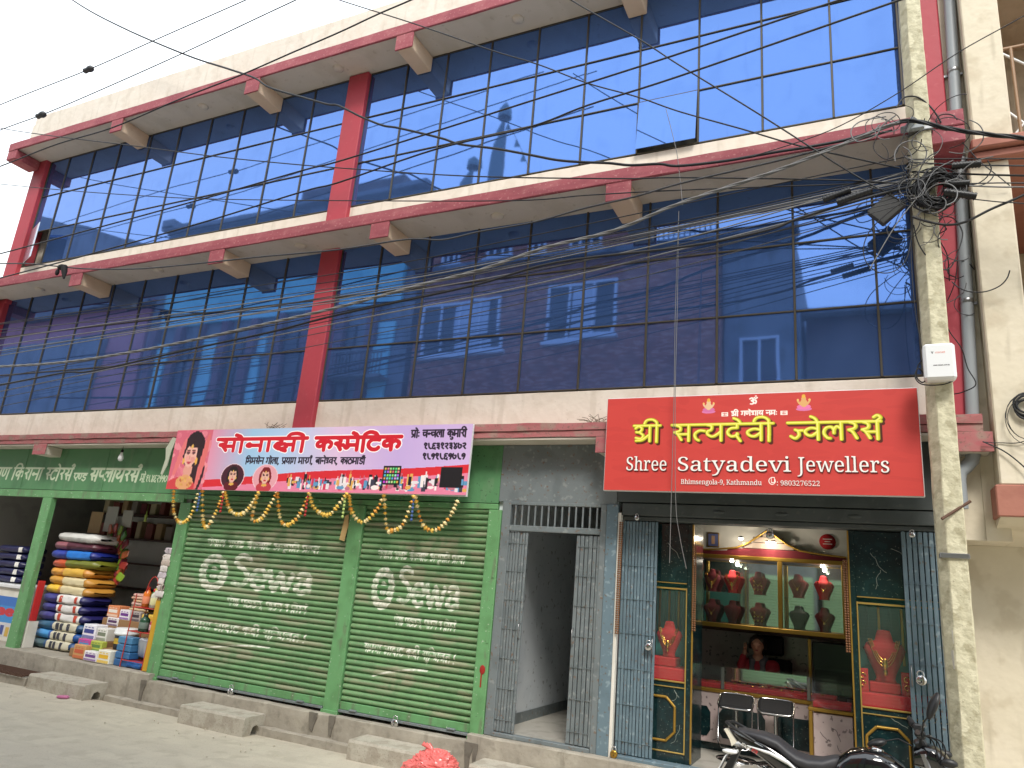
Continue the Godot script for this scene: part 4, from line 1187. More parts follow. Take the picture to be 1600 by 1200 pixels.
func shop_front():
	# painted steel posts
	for q in [[-12.26, -12.03, "green steel post between the two grocery openings"], [-9.04, -8.82, "green steel post between grocery and left shutter"], [-5.955, -5.735, "green steel post between the two closed shutters"], [-3.965, -3.8, "green steel post between right shutter and open doorway"]]:
		var t := thing("shutter_post", Vector3((q[0] + q[1]) / 2, -0.03, 0), q[2], "post", "green posts of the shop front")
		var b := B.new()
		var x0: float = q[0]
		var x1: float = q[1]
		b.box(Vector3(x0, -0.1, -0.07), Vector3(x1, 2.312 if x0 < -8.5 else 2.365, 0.028), 0.006)
		part(t, "channel", b, M.green_paint)
		part(t, "foot_plate", bx(Vector3(x0 - 0.012, -0.1, -0.06), Vector3(x1 + 0.012, -0.06, 0.05), 0.004), M.green_paint)
		var lug := B.new()
		for y in [0.9, 1.6]: lug.box(Vector3(x1 - 0.05, y, 0.029), Vector3(x1 - 0.02, y + 0.09, 0.036), 0.002)
		part(t, "hinge_lug", lug, M.green_paint)
	var sm := StandardMaterial3D.new()
	sm.resource_name = "stencilled_shutter"
	sm.albedo_texture = shutter_texture()
	sm.roughness = 0.5
	shutter("wider closed green roller shutter with worn white stencil lettering, left of the pair", -8.81, -5.965, sm)
	shutter("narrower closed green roller shutter with worn white stencil lettering, right of the pair", -5.725, -3.975, sm)
	padlock(Vector3(-7.42, -0.06, 0.05), "padlock hanging under the wider green shutter", "chrome", 1.6)
	padlock(Vector3(-4.9, -0.07, 0.05), "padlock hanging under the narrower green shutter", "chrome", 1.6)
	# a scrap of pasted paper and a red mark on the posts
	var tag_b := B.new()
	tag_b.slab([Vector2(-6.06, 1.92), Vector2(-5.98, 1.9), Vector2(-5.95, 2.1), Vector2(-5.97, 2.24), Vector2(-6.02, 2.22)], 0.03, 0.034)
	solo("paper_scrap", tag_b, mt("old_paper", c8(196, 164, 112), 0.9), "torn yellowed paper hanging on the post between the shutters", "paper")
	var rm := B.new()
	rm.ball(Vector3(-3.865, 0.62, 0.03), Vector3(0.035, 0.05, 0.006), 6, 10)
	rm.box(Vector3(-3.88, 0.44, 0.026), Vector3(-3.865, 0.58, 0.032))
	solo("red_mark", rm, mt("vermilion", c8(150, 36, 26), 0.9), "red smear of vermilion on the green post beside the doorway", "mark")
	# the open doorway
	var d := thing("door_frame", Vector3(-3.1, 0, 0), "grey steel door frame with a barred transom around the open doorway", "door")
	part(d, "jamb", bx(Vector3(-3.795, -0.02, -0.05), Vector3(-3.69, 2.465, 0.012), 0.005), M.grey_steel_paint)
	part(d, "jamb", bx(Vector3(-2.6, -0.02, -0.05), Vector3(-2.532, 2.465, 0.014), 0.005), M.grey_steel_paint)
	part(d, "transom_rail", bx(Vector3(-3.69, 2.135, -0.04), Vector3(-2.6, 2.2, 0.01), 0.005), M.grey_steel_paint)
	part(d, "head_rail", bx(Vector3(-3.69, 2.43, -0.04), Vector3(-2.6, 2.466, 0.01), 0.005), M.grey_steel_paint)
	part(d, "sill", bx(Vector3(-3.69, -0.02, -0.06), Vector3(-2.6, 0.022, 0.03), 0.005), M.grey_steel_paint)
	for k in 13:
		var x := -3.63 + k * 0.082
		part(d, "transom_bar", bx(Vector3(x - 0.009, 2.2, -0.012), Vector3(x + 0.009, 2.43, 0.004), 0.002), M.grey_steel_paint)
	part(d, "side_panel", bx(Vector3(-2.531, -0.02, -0.05), Vector3(-2.405, 2.465, 0.022), 0.006), M.blue_steel_paint)
	part(d, "white_strip", bx(Vector3(-2.404, -0.02, -0.05), Vector3(-2.372, 2.38, 0.012), 0.003), M.white_wall)
	part(d, "header_panel", bx(Vector3(-3.855, 2.468, -0.05), Vector3(-2.43, 3.13, 0.0)), M.grey_steel_paint)
	part(d, "passage_floor", bx(Vector3(-3.755, -0.018, -5.98), Vector3(-2.512, 0.004, -0.065)), M.corridor_tile)
	part(d, "skirting", bx(Vector3(-3.757, 0.004, -5.98), Vector3(-3.745, 0.12, -0.07)), M.grey_steel_paint)
	gate("grey folded gate leaf on the left side of the open doorway", -3.68, -3.47, 0.03, 2.12, -0.02, 7, M.grey_steel_paint, "folding gates of the doorway")
	gate("grey folded gate leaf on the right side of the open doorway", -2.85, -2.61, 0.03, 2.12, -0.02, 6, M.grey_steel_paint, "folding gates of the doorway")
	# jeweller's shutter box and gates
	var sb := thing("shutter_box", Vector3(-0.85, 2.3, 0), "dark grey shutter housing above the jeweller's opening", "shutter box")
	part(sb, "upper_panel", bx(Vector3(-2.425, 2.5, -0.3), Vector3(0.715, 3.13, -0.004)), M.dark_shutter_box)
	part(sb, "lower_rail", bx(Vector3(-2.37, 2.36, -0.3), Vector3(0.715, 2.49, -0.012), 0.006), M.dark_shutter_box)
	part(sb, "bottom_edge", bx(Vector3(-2.37, 2.31, -0.24), Vector3(0.715, 2.355, -0.05), 0.006), M.dark_shutter_box)
	for x in [-1.35, -0.75, -0.1]:
		var g := B.new()
		g.lathe([Vector2(0.0, 0.012), Vector2(0.05, 0.01), Vector2(0.058, 0.0)], 14, Transform3D(Basis(Vector3.RIGHT, PI / 2) * Basis.from_scale(Vector3(1, 1, 0.35)), Vector3(x, 2.42, -0.012)))
		part(sb, "slot_cover", g, M.dark_shutter_box)
	gate("blue-grey folded gate on the left of the jeweller's shop", -2.345, -2.0, 0.02, 2.3, -0.06, 11, M.blue_steel_paint, "folding gates of the jeweller")
	gate("blue-grey folded gate on the right of the jeweller's shop beside the pole", 0.3, 0.7, 0.02, 2.3, -0.06, 10, M.blue_steel_paint, "folding gates of the jeweller")
	padlock(Vector3(-2.035, 1.05, 0.0), "silver padlock on the left blue-grey gate", "chrome", 1.25)
	padlock(Vector3(0.37, 1.03, 0.0), "silver padlock on the right blue-grey gate", "chrome", 1.5, 0.1)
	padlock(Vector3(-0.87, 2.22, -0.1), "silver padlock hanging from the middle of the jeweller's shutter box", "chrome", 1.3)
	padlock(Vector3(-2.2, 2.33, 0.0), "small padlock at the top left of the jeweller's opening", "chrome", 0.9)
	padlock(Vector3(0.37, 2.27, 0.0), "small padlock at the top right of the jeweller's opening", "chrome", 0.9)
	padlock(Vector3(-2.34, 0.02, 0.03), "brass padlock lying at the foot of the left blue-grey gate", "brass", 1.3)
	part(sb, "threshold", bx(Vector3(-2.37, -0.02, -0.12), Vector3(0.715, 0.012, 0.03), 0.004), M.blue_steel_paint)
	# steps with drain holes
	for q in [[-10.85, -9.62, "concrete step in front of the grocery"], [-7.8, -6.72, "concrete step in front of the wider shutter"], [-5.2, -4.1, "concrete step in front of the narrower shutter, behind the red bag"], [-3.7, -2.45, "concrete step below the open doorway"]]:
		var b := B.new()
		var pr := [Vector2(0.12, -0.5), Vector2(0.2, -0.5), Vector2(0.2, -0.4), Vector2(0.22, -0.345), Vector2(0.26, -0.325), Vector2(0.31, -0.34), Vector2(0.335, -0.4), Vector2(0.335, -0.5), Vector2(0.47, -0.5), Vector2(0.465, -0.25), Vector2(0.45, -0.225), Vector2(0.12, -0.218)]
		b.slab(pr, -q[1], -q[0], Transform3D(Basis(Vector3(0, 0, 1), Vector3(0, 1, 0), Vector3(-1, 0, 0)), Vector3.ZERO))
		solo("concrete_step", b, M.step_concrete, q[2], "step", "concrete steps along the plinth")
	# drain grate at the left
	var gt := thing("drain_grate", Vector3(-12.2, -0.4, 0.3), "rusty iron drain grate lying against the plinth at the left edge", "grate")
	var gb := B.new()
	for k in 9: gb.box(Vector3(-13.2, -0.27 - k * 0.004, 0.14 + k * 0.035), Vector3(-11.05, -0.255 - k * 0.004, 0.15 + k * 0.035))
	for k in 22: gb.box(Vector3(-13.2 + k * 0.1, -0.3, 0.14), Vector3(-13.185 + k * 0.1, -0.28, 0.45))
	part(gt, "bars", gb, M.rusty_steel)
	part(gt, "support", rough_block(-13.3, -11.0, -0.5, -0.31, 0.12, 0.4), M.concrete)
	garland()

const SWAGS := [[[-8.8, 2.45], [-8.71, 2.14], [-8.53, 2.0], [-8.37, 2.1], [-8.31, 2.45]], [[-8.24, 2.45], [-8.11, 2.03], [-8.01, 1.97], [-7.89, 2.22], [-7.84, 2.45]], [[-7.82, 2.45], [-7.66, 2.2], [-7.45, 2.15], [-7.3, 2.27], [-7.21, 2.45]], [[-7.21, 2.45], [-7.24, 2.1], [-7.09, 2.1], [-6.98, 2.27], [-6.89, 2.46]], [[-6.89, 2.46], [-6.77, 2.13], [-6.64, 2.04], [-6.47, 2.16], [-6.36, 2.46]], [[-6.36, 2.46], [-6.24, 2.27], [-6.0, 2.19], [-5.83, 2.37], [-5.76, 2.46]], [[-5.73, 2.46], [-5.65, 2.24], [-5.47, 2.12], [-5.29, 2.27], [-5.21, 2.46]], [[-5.21, 2.46], [-5.11, 2.07], [-5.03, 2.04], [-4.89, 2.12], [-4.78, 2.46]], [[-4.77, 2.46], [-4.62, 2.13], [-4.44, 2.07], [-4.28, 2.21], [-4.17, 2.46]]]

func smooth3(cp: Array, n: int) -> Array:
	var pts := []
	for i in cp.size() - 1:
		var a: Vector3 = cp[maxi(i - 1, 0)]
		var d: Vector3 = cp[mini(i + 2, cp.size() - 1)]
		for k in n: pts.append(cp[i].cubic_interpolate(cp[i + 1], a, d, float(k) / n))
	pts.append(cp[-1])
	return pts

func garland():
	var t := thing("flower_garland", Vector3(-6.5, 2.46, 0.37), "yellow and orange flower garland hanging in swags below the pink banner", "garland")
	var mats := [mt("marigold_yellow", c8(228, 190, 88), 0.8), mt("marigold_orange", c8(216, 156, 66), 0.8), mt("faded_petal", c8(232, 214, 160), 0.85)]
	var meshes := []
	for v in 3:
		var b := B.new()
		for ring in 3:
			var n := 8
			for k in n:
				var a := TAU * (k + ring * 0.5) / n + rng.randf() * 0.3
				var r := 0.034 - ring * 0.009
				var h := ring * 0.008
				var d := Vector3(cos(a), 0, sin(a))
				var s := Vector3(-sin(a), 0, cos(a))
				var tip := d * r + Vector3(0, h + rng.randf_range(-0.006, 0.008), 0)
				b.quad(Vector3(0, h, 0), d * r * 0.6 - s * 0.01 + Vector3(0, h + 0.004, 0), tip, d * r * 0.6 + s * 0.01 + Vector3(0, h + 0.002, 0))
		b.ball(Vector3(0, 0.0, 0), Vector3(0.02, 0.016, 0.02), 4, 7)
		meshes.append(b.mesh())
	for sw in SWAGS:
		var cp := []
		for p in sw: cp.append(Vector3(p[0], p[1], 0.385 if sw != SWAGS[0] else 0.385))
		var pts := smooth3(cp, 14)
		var sb := B.new()
		sb.tube(pts, 0.0025, 4)
		part(t, "string", sb, M.grey_cable)
		var acc := 0.0
		for i in pts.size() - 1:
			acc += pts[i].distance_to(pts[i + 1])
			if acc < 0.036: continue
			acc = rng.randf_range(-0.012, 0.004)
			var o := inst("flower", meshes[rng.randi() % 3], mats[[0, 0, 1, 2, 2][rng.randi() % 5]], t)
			var dir: Vector3 = (pts[i + 1] - pts[i]).normalized()
			var bs := Basis.looking_at(dir, Vector3.BACK) * Basis(Vector3.RIGHT, PI / 2)
			o.transform = Transform3D(bs.rotated(dir, rng.randf() * TAU).scaled(Vector3.ONE * rng.randf_range(0.85, 1.2)), pts[i] - t.position)
	# tassels between the swags
	var tm := [mt("tassel_blue", c8(70, 96, 150), 0.8), mt("tassel_red", c8(170, 50, 50), 0.8), mt("tassel_green", c8(170, 190, 110), 0.8)]
	for k in 5:
		var x: float = [-8.27, -6.37, -5.78, -4.78, -7.83][k]
		var tb := B.new()
		for j in 6: tb.ball(Vector3(x, 2.4 - j * 0.045, 0.385), Vector3(0.018, 0.02, 0.018), 4, 7)
		part(t, "tassel", tb, tm[k % 3])

# ---- grocery ----
func pillow(b: B, w: float, h: float, d: float, u0: float, u1: float, grow := 0.0, sd := 0, a0 := 0.0, a1 := TAU):   # a filled bag lying along x, from share u0 to u1 of its length
	var n := 14
	var rings := []
	var f := FastNoiseLite.new()
	f.seed = sd
	f.frequency = 5.0
	var nk := 16
	for i in n + 1:
		var u := lerpf(u0, u1, float(i) / n)
		var e := pow(maxf(0.0, 1.0 - pow(absf(2.0 * u - 1.0), 7.0)), 0.4)
		var ring := []
		for k in nk + 1:
			var a := lerpf(a0, a1, float(k) / nk)
			var cs := cos(a)
			var sn := sin(a)
			var sy: float = signf(sn) * pow(absf(sn), 0.5)
			var sz: float = signf(cs) * pow(absf(cs), 0.6)
			var p := Vector3((u - 0.5) * w, h / 2 + sy * (h / 2 * maxf(e, 0.12) + grow), sz * (d / 2 * (0.55 + 0.45 * e) + grow))
			var wr := f.get_noise_3d(p.x * 1.2, p.y * 2.0, p.z) * 0.016 * (1.0 + 2.0 * (1.0 - e))
			ring.append(p + Vector3(0, sn, cs) * wr)
		rings.append(ring)
	b.st.set_smooth_group(0)
	for i in n:
		for k in nk: b.quad(rings[i][k], rings[i][k + 1], rings[i + 1][k + 1], rings[i + 1][k])
	b.st.set_smooth_group(-1)

func grocery():
	rng.seed = 505
	var names := ["white", "maroon", "bright blue", "red and olive", "yellow-flapped orange", "gold", "yellow-flapped gold", "uppermost navy", "middle navy", "lowest navy", "teal", "blue", "bottom dark blue"]
	var ends := [c8(206, 206, 202), c8(150, 90, 100), c8(40, 60, 160), c8(206, 90, 50), c8(226, 160, 50), c8(206, 150, 44), c8(230, 190, 50), c8(52, 52, 130), c8(56, 54, 134), c8(60, 56, 130), c8(40, 92, 124), c8(60, 140, 200), c8(60, 90, 96)]
	var bodies := [c8(212, 212, 208), c8(84, 34, 50), c8(28, 44, 130), c8(112, 116, 34), c8(204, 140, 54), c8(196, 142, 60), c8(196, 142, 60), c8(36, 36, 96), c8(40, 38, 98), c8(38, 36, 96), c8(32, 76, 120), c8(30, 84, 160), c8(30, 70, 120)]
	var labels := [null, null, c8(40, 120, 210), null, c8(222, 176, 70), c8(214, 200, 160), c8(214, 200, 160), c8(224, 222, 220), c8(224, 222, 220), c8(224, 222, 220), c8(206, 200, 178), c8(206, 200, 178), c8(206, 200, 178)]
	var y := -0.02
	for i in 13:
		var k := 12 - i
		var h := 0.139
		var w := rng.randf_range(1.08, 1.16)
		if k == 0: w = 1.05
		var x := -11.66 + rng.randf_range(-0.02, 0.02) - i * 0.004
		var t := thing("grain_sack", Vector3(x + rng.randf_range(-0.025, 0.025), y, -0.6 + rng.randf_range(-0.03, 0.03)), "%s sack in the tall stack in the grocery" % names[k], "sack", "stacked grain sacks")
		var e := B.new()
		pillow(e, w, h * 1.14, 0.58, 0.0, 0.36, 0.0, i)
		lpart(t, "gathered_end", e, mt("sack_end_%d" % k, ends[k], 0.45))
		var b := B.new()
		pillow(b, w, h * 1.14, 0.58, 0.36, 1.0, 0.0, i)
		lpart(t, "bag", b, mt("sack_body_%d" % k, bodies[k], 0.45))
		if labels[k] != null:
			var lb := B.new()
			pillow(lb, w, h * 1.14, 0.58, 0.42, 0.9, 0.004, i, -0.75, 0.75)
			lpart(t, "printed_label", lb, mt("sack_label_%d" % k, labels[k], 0.5))
			if k >= 7:
				for q in ([0.5, 0.82] if k < 10 else [0.52, 0.6, 0.74]):
					var pr := B.new()
					pillow(pr, w, h * 1.14, 0.58, q - 0.03, q + 0.03, 0.0065, i, -0.4, 0.4)
					lpart(t, "print", pr, mt("sack_print_%d" % k, c8(190, 70, 50) if k < 10 else c8(60, 60, 70), 0.6))
		t.rotation = Vector3(0, rng.randf_range(-0.05, 0.05), rng.randf_range(-0.012, 0.012))
		y += h - 0.001
	# goods on tiers at the front: name, x0, x1, y0, y1, z front, depth, colour, second colour, label
	var tier := thing("display_tier", Vector3(-10.2, 0, -0.4), "stepped shelf of cartons carrying the boxed goods at the grocery entrance", "shelf")
	for q in [[-10.9, -9.68, 0.0, 0.1, -0.5, -0.1], [-10.9, -10.3, 0.1, 0.24, -0.5, -0.2], [-10.9, -9.7, 0.0, 0.43, -0.75, -0.51], [-10.9, -9.68, 0.43, 0.54, -0.75, -0.53], [-10.28, -9.7, 0.1, 0.165, -0.5, -0.13]]:
		part(tier, "carton", bx(Vector3(q[0], q[2] - 0.016, q[4]), Vector3(q[1], q[3], q[5]), 0.006), mt("brown_carton", c8(150, 116, 80), 0.85))
	var goods := [
		["paper_bag", -10.68, -10.42, -0.016, 0.18, 0.0, 0.14, c8(200, 152, 96), c8(196, 92, 60), "tan paper bag with red print at the foot of the grocery display"],
		["soap_box", -10.40, -10.11, -0.016, 0.12, 0.02, 0.12, c8(228, 226, 228), c8(110, 70, 140), "white box with purple print at the foot of the grocery display"],
		["detergent_box", -10.09, -9.83, -0.016, 0.165, 0.03, 0.16, c8(226, 224, 210), c8(226, 178, 40), "white and yellow box at the foot of the grocery display"],
		["tea_box", -10.75, -10.48, 0.1, 0.25, -0.1, 0.09, c8(190, 70, 150), c8(70, 140, 200), "magenta and blue box on the second tier of the grocery display"],
		["biscuit_box", -10.47, -10.22, 0.1, 0.25, -0.1, 0.09, c8(176, 186, 80), c8(90, 130, 70), "yellow-green box on the second tier of the grocery display"],
		["soap_carton", -10.86, -10.57, 0.24, 0.45, -0.21, 0.2, c8(232, 232, 238), c8(60, 70, 140), "tall white box with blue print left of the white lidded bucket"],
		["flour_bag", -10.55, -10.32, 0.24, 0.42, -0.22, 0.2, c8(224, 224, 220), c8(120, 130, 110), "white paper bag beside the white lidded bucket"],
		["noodle_carton", -10.78, -10.52, 0.43, 0.56, -0.52, 0.18, c8(230, 226, 224), c8(90, 60, 100), "white carton on the upper tier of the grocery display"],
		["orange_carton", -10.83, -10.57, 0.56, 0.73, -0.53, 0.2, c8(220, 140, 96), c8(232, 226, 214), "orange and white carton topmost at the left of the display"],
		["drink_carton", -10.54, -10.31, 0.54, 0.69, -0.53, 0.2, c8(232, 230, 234), c8(110, 60, 140), "white carton with dark lettering on the top tier of the display"],
		["grey_carton", -10.29, -10.07, 0.54, 0.69, -0.53, 0.2, c8(170, 160, 156), c8(60, 50, 60), "grey carton with dark lettering on the top tier of the display"],
		["yellow_packet", -10.05, -9.76, 0.54, 0.66, -0.54, 0.18, c8(226, 190, 80), c8(214, 160, 50), "yellow packet on the top tier of the display"],
	]
	for g in goods:
		var t := thing(g[0], Vector3((g[1] + g[2]) / 2, g[3], g[5] - g[6] / 2), g[9], "box", "boxed goods on the grocery display")
		var b := B.new()
		b.box(Vector3(g[1], g[3] + 0.001, g[5] - g[6]), Vector3(g[2], g[4], g[5]), 0.007)
		part(t, "box", b, mt(g[0] + "_card", g[7], 0.5))
		var w: float = g[2] - g[1]
		var h: float = g[4] - g[3]
		var p := B.new()
		p.box(Vector3(g[1] + w * 0.12, g[3] + h * 0.4, g[5]), Vector3(g[1] + w * 0.88, g[3] + h * 0.68, g[5] + 0.002))
		part(t, "print_panel", p, mt(g[0] + "_print", g[8], 0.5))
		var p2 := B.new()
		p2.box(Vector3(g[1] + 0.012, g[3] + 0.012, g[5]), Vector3(g[2] - 0.012, g[3] + h * 0.26, g[5] + 0.002))
		for k in 3: p2.box(Vector3(g[1] + w * (0.14 + k * 0.26), g[3] + h * 0.76, g[5]), Vector3(g[1] + w * (0.3 + k * 0.26), g[3] + h * 0.84, g[5] + 0.002))
		part(t, "print_strip", p2, mt(g[0] + "_strip", g[8].lerp(g[7], 0.35), 0.5))
	# blue tubs
	for k in 4:
		var t := solo("plastic_tub", bx(Vector3(-9.67 - 0.13, -0.016 + k * 0.1, -0.2), Vector3(-9.54 + 0.03, 0.078 + k * 0.1, -0.02), 0.012), mt("tub_blue_%d" % k, [c8(44, 96, 150), c8(56, 108, 158), c8(62, 116, 160), c8(74, 130, 172)][k], 0.4), "%s blue plastic tub in the stack beside the red rack" % ["lowest", "second lowest", "second highest", "topmost"][k], "tub", "blue tubs beside the red rack")
	# white lidded bucket
	var bt := thing("paint_bucket", Vector3(-10.0, 0.165, -0.3), "round bucket with a white lid and dark colourful print", "bucket")
	var bb := B.new()
	bb.lathe([Vector2(0.0, 0.0), Vector2(0.14, 0.0), Vector2(0.15, 0.2)], 22)
	lpart(bt, "drum", bb, mt("bucket_print", c8(30, 44, 66), 0.4))
	var bs := B.new()
	bs.lathe([Vector2(0.1475, 0.08), Vector2(0.151, 0.16)], 22)
	lpart(bt, "print_band", bs, mt("bucket_band", c8(190, 160, 50), 0.4))
	var bl := B.new()
	bl.lathe([Vector2(0.15, 0.2), Vector2(0.166, 0.205), Vector2(0.168, 0.235), Vector2(0.16, 0.24), Vector2(0.163, 0.285), Vector2(0.15, 0.3), Vector2(0.0, 0.3)], 22)
	lpart(bt, "lid", bl, M.white_plastic)
	# flat packets piled behind
	for k in 6:
		var b := B.new()
		b.T = Transform3D(Basis(Vector3.UP, rng.randf_range(-0.15, 0.15)), Vector3(-10.2 + rng.randf_range(-0.05, 0.05), 0.69 + k * 0.042, -0.66))
		pillow(b, 0.42, 0.045, 0.2, 0.0, 1.0, 0.0, 40 + k)
		solo("flat_packet", b, mt("packet_tan_%d" % k, c8(200 + k * 4, 176, 140 + (k % 3) * 12), 0.4), "flat tan packet behind the cartons, %s in its pile" % ["lowest", "second", "third", "fourth", "fifth", "topmost"][k], "packet", "piled flat packets")
	# red wire rack with bottles
	var rk := thing("wire_rack", Vector3(-9.4, 0, -0.08), "red wire rack standing against the green post at the grocery entrance", "rack")
	var rm := mt("red_wire", c8(180, 50, 40), 0.4)
	for q in [[-9.62, 0.0], [-9.62, -0.22], [-9.17, 0.0], [-9.17, -0.22]]:
		var b := B.new()
		b.tube([Vector3(q[0], -0.015, q[1]), Vector3(q[0] + 0.04, 0.98, q[1])], 0.008, 6)
		part(rk, "upright", b, rm)
	for yy in [0.08, 0.47, 0.8]:
		var b := B.new()
		b.tube([Vector3(-9.61, yy, 0.0), Vector3(-9.16, yy, 0.0), Vector3(-9.16, yy, -0.22), Vector3(-9.61, yy, -0.22), Vector3(-9.61, yy, 0.0)], 0.007, 6)
		for k in 6: b.tube([Vector3(-9.55 + k * 0.075, yy, 0.0), Vector3(-9.55 + k * 0.075, yy, -0.22)], 0.004, 5)
		part(rk, "tray", b, rm)
	var hb := B.new()
	var hp := []
	for k in 9: hp.append(Vector3(-9.4 - 0.12 * cos(PI * k / 8.0), 0.98 + 0.26 * sin(PI * k / 8.0), -0.1))
	hb.tube(hp, 0.008, 6)
	part(rk, "hoop", hb, rm)
	var bottle := func(at: Vector3, r: float, h: float, col: Color, cap: Color, label: String):
		var t := thing("bottle", at, label, "bottle", "bottles on the red rack")
		var b := B.new()
		b.lathe([Vector2(0.0, 0.0), Vector2(r, 0.0), Vector2(r, h * 0.62), Vector2(r * 0.9, h * 0.7), Vector2(r * 0.4, h * 0.84)], 14)
		lpart(t, "flask", b, mt("flask_" + str(col.to_html()), col, 0.3))
		var c := B.new()
		c.lathe([Vector2(r * 0.45, h * 0.83), Vector2(r * 0.45, h), Vector2(0.0, h)], 12)
		lpart(t, "cap", c, mt("cap_" + str(cap.to_html()), cap, 0.4))
		var l := B.new()
		l.lathe([Vector2(r + 0.001, h * 0.15), Vector2(r + 0.002, h * 0.16), Vector2(r + 0.002, h * 0.5), Vector2(r + 0.001, h * 0.51)], 14)
		lpart(t, "wrapper", l, mt("wrap_" + str(col.to_html()), col.lerp(cap, 0.5).lightened(0.3), 0.5))
	bottle.call(Vector3(-9.53, 0.81, -0.14), 0.055, 0.28, c8(222, 120, 40), c8(206, 60, 40), "orange bottle on top of the red wire rack")
	bottle.call(Vector3(-9.42, 0.81, -0.16), 0.04, 0.26, c8(60, 130, 70), c8(190, 40, 40), "green bottle with red cap on the red wire rack")
	bottle.call(Vector3(-9.29, 0.81, -0.1), 0.07, 0.27, c8(206, 206, 190), c8(196, 190, 60), "pale bottle with yellow cap on top of the red wire rack")
	bottle.call(Vector3(-9.42, 0.48, -0.1), 0.07, 0.24, c8(40, 78, 56), c8(50, 60, 56), "dark green jar on the middle tray of the red wire rack")
	bottle.call(Vector3(-9.26, 0.48, -0.12), 0.05, 0.2, c8(180, 60, 80), c8(220, 210, 210), "red jar on the middle tray of the red wire rack")
	var pk := B.new()
	pk.T = Transform3D(Basis(Vector3.FORWARD, 0.12) * Basis(Vector3.RIGHT, -1.35), Vector3(-9.36, 0.24, -0.11))
	pillow(pk, 0.26, 0.09, 0.28, 0.0, 1.0, 0.0, 91)
	solo("silver_packet", pk, mt("silver_foil", c8(190, 196, 202), 0.25, 0.4), "silver packet on the lowest tray of the red wire rack", "packet")
	var bb2 := B.new()
	bb2.T = Transform3D(Basis(), Vector3(-9.4, -0.015, -0.1))
	pillow(bb2, 0.34, 0.09, 0.18, 0.0, 1.0, 0.0, 92)
	solo("blue_packet", bb2, mt("blue_foil", c8(30, 96, 170), 0.35), "blue packet lying under the red wire rack", "packet")
	solo("yellow_plank", bx(Vector3(-9.15, -0.015, -0.05), Vector3(-9.06, 0.93, 0.012), 0.004), mt("yellow_board", c8(196, 152, 36), 0.6), "narrow yellow board upright beside the green post at the grocery", "board")
	# strips of sachets at the post
	for s in 2:
		var t := thing("sachet_strip", Vector3(-9.09 + s * 0.05, 0.98, 0.03), "strip of silver sachets hanging at the green post, %s one" % ["outer", "inner"][s], "sachets", "sachet strips at the grocery post")
		for k in 8:
			var b := B.new()
			b.T = Transform3D(Basis(Vector3.UP, rng.randf_range(-0.3, 0.3)) * Basis(Vector3.RIGHT, PI / 2 + rng.randf_range(-0.2, 0.2)), Vector3(-0.02 + rng.randf_range(-0.012, 0.012), 0.04 + k * 0.085, 0.0))
			pillow(b, 0.1, 0.02, 0.085, 0.0, 1.0, 0.0, 60 + k)
			lpart(t, "sachet", b, mt("sachet_%d" % (k % 4), [c8(206, 200, 196), c8(184, 170, 160), c8(214, 206, 200), c8(190, 180, 186)][k % 4], 0.35))
	# red board, low white wall and the inner shelves
	solo("red_board", bx(Vector3(-12.028, 0.385, -0.2), Vector3(-12.0, 1.0, -0.09), 0.004), mt("red_card", c8(190, 36, 36), 0.6), "red board behind the left end of the sack stack", "board")
	solo("white_pier", bx(Vector3(-12.028, -0.018, -0.24), Vector3(-11.995, 0.38, -0.08)), M.white_wall, "low white wall end behind the green post of the grocery", "pier")
	var sh := thing("goods_shelf", Vector3(-11.4, 0, -2.2), "dim shelf of packets at the back of the grocery above the sacks", "shelf")
	part(sh, "back_panel", bx(Vector3(-14.0, -0.018, -2.5), Vector3(-11.2, 3.0, -2.42)), M.white_wall)
	for k in 4: part(sh, "shelf_board", bx(Vector3(-13.9, 0.9 + k * 0.45, -2.42), Vector3(-11.25, 0.93 + k * 0.45, -2.1)), M.dark_wood)
	for k in 18:
		var x := -13.8 + (k % 9) * 0.27
		var yy := 1.8 + (k / 9) * 0.46
		part(sh, "packet", bx(Vector3(x, yy + 0.032, -2.4), Vector3(x + rng.randf_range(0.12, 0.2), yy + rng.randf_range(0.24, 0.38), -2.18), 0.01), mt("shelf_packet_%d" % (k % 5), [c8(130, 70, 60), c8(180, 150, 110), c8(150, 140, 130), c8(110, 40, 46), c8(190, 176, 140)][k % 5], 0.6))
	# a fan of hanging snack packets
	var fan := thing("snack_rack", Vector3(-11.2, 1.0, -0.75), "round hanging rack of red and green snack packets behind the sacks", "rack")
	for k in 26:
		var a := -0.5 + k * 0.105
		var b := B.new()
		var r := 0.3 + (k % 3) * 0.1
		b.T = Transform3D(Basis(Vector3.BACK, -a + PI / 2) * Basis(Vector3.RIGHT, 1.3), Vector3(0.05 + r * sin(a) * 0.8 - 0.1, 0.35 + r * cos(a) * 1.15, (k % 3) * 0.04))
		pillow(b, 0.16, 0.03, 0.12, 0.0, 1.0, 0.0, 70 + k)
		lpart(fan, "snack_packet", b, mt("snack_%d" % (k % 5), [c8(150, 50, 40), c8(70, 120, 50), c8(170, 90, 50), c8(120, 150, 40), c8(120, 40, 50)][k % 5], 0.4))
	# newspapers and cards hung near the ceiling
	for q in [[-12.0, 1.82, 0.3, 0.36, c8(176, 150, 110), "tan packet hanging above the white sack"], [-11.62, 1.86, 0.28, 0.42, c8(176, 176, 170), "grey printed sheet hanging above the white sack"], [-11.2, 1.95, 0.24, 0.28, c8(170, 168, 160), "small pale sheet hanging right above the white sack"]]:
		solo("hanging_sheet", bx(Vector3(q[0], q[1], -0.72), Vector3(q[0] + q[2], q[1] + q[3], -0.7), 0.004), mt("sheet_" + str(int(-q[0] * 100)), q[4], 0.7), q[5], "packet", "things hanging above the sacks")
	var hb2 := B.new()
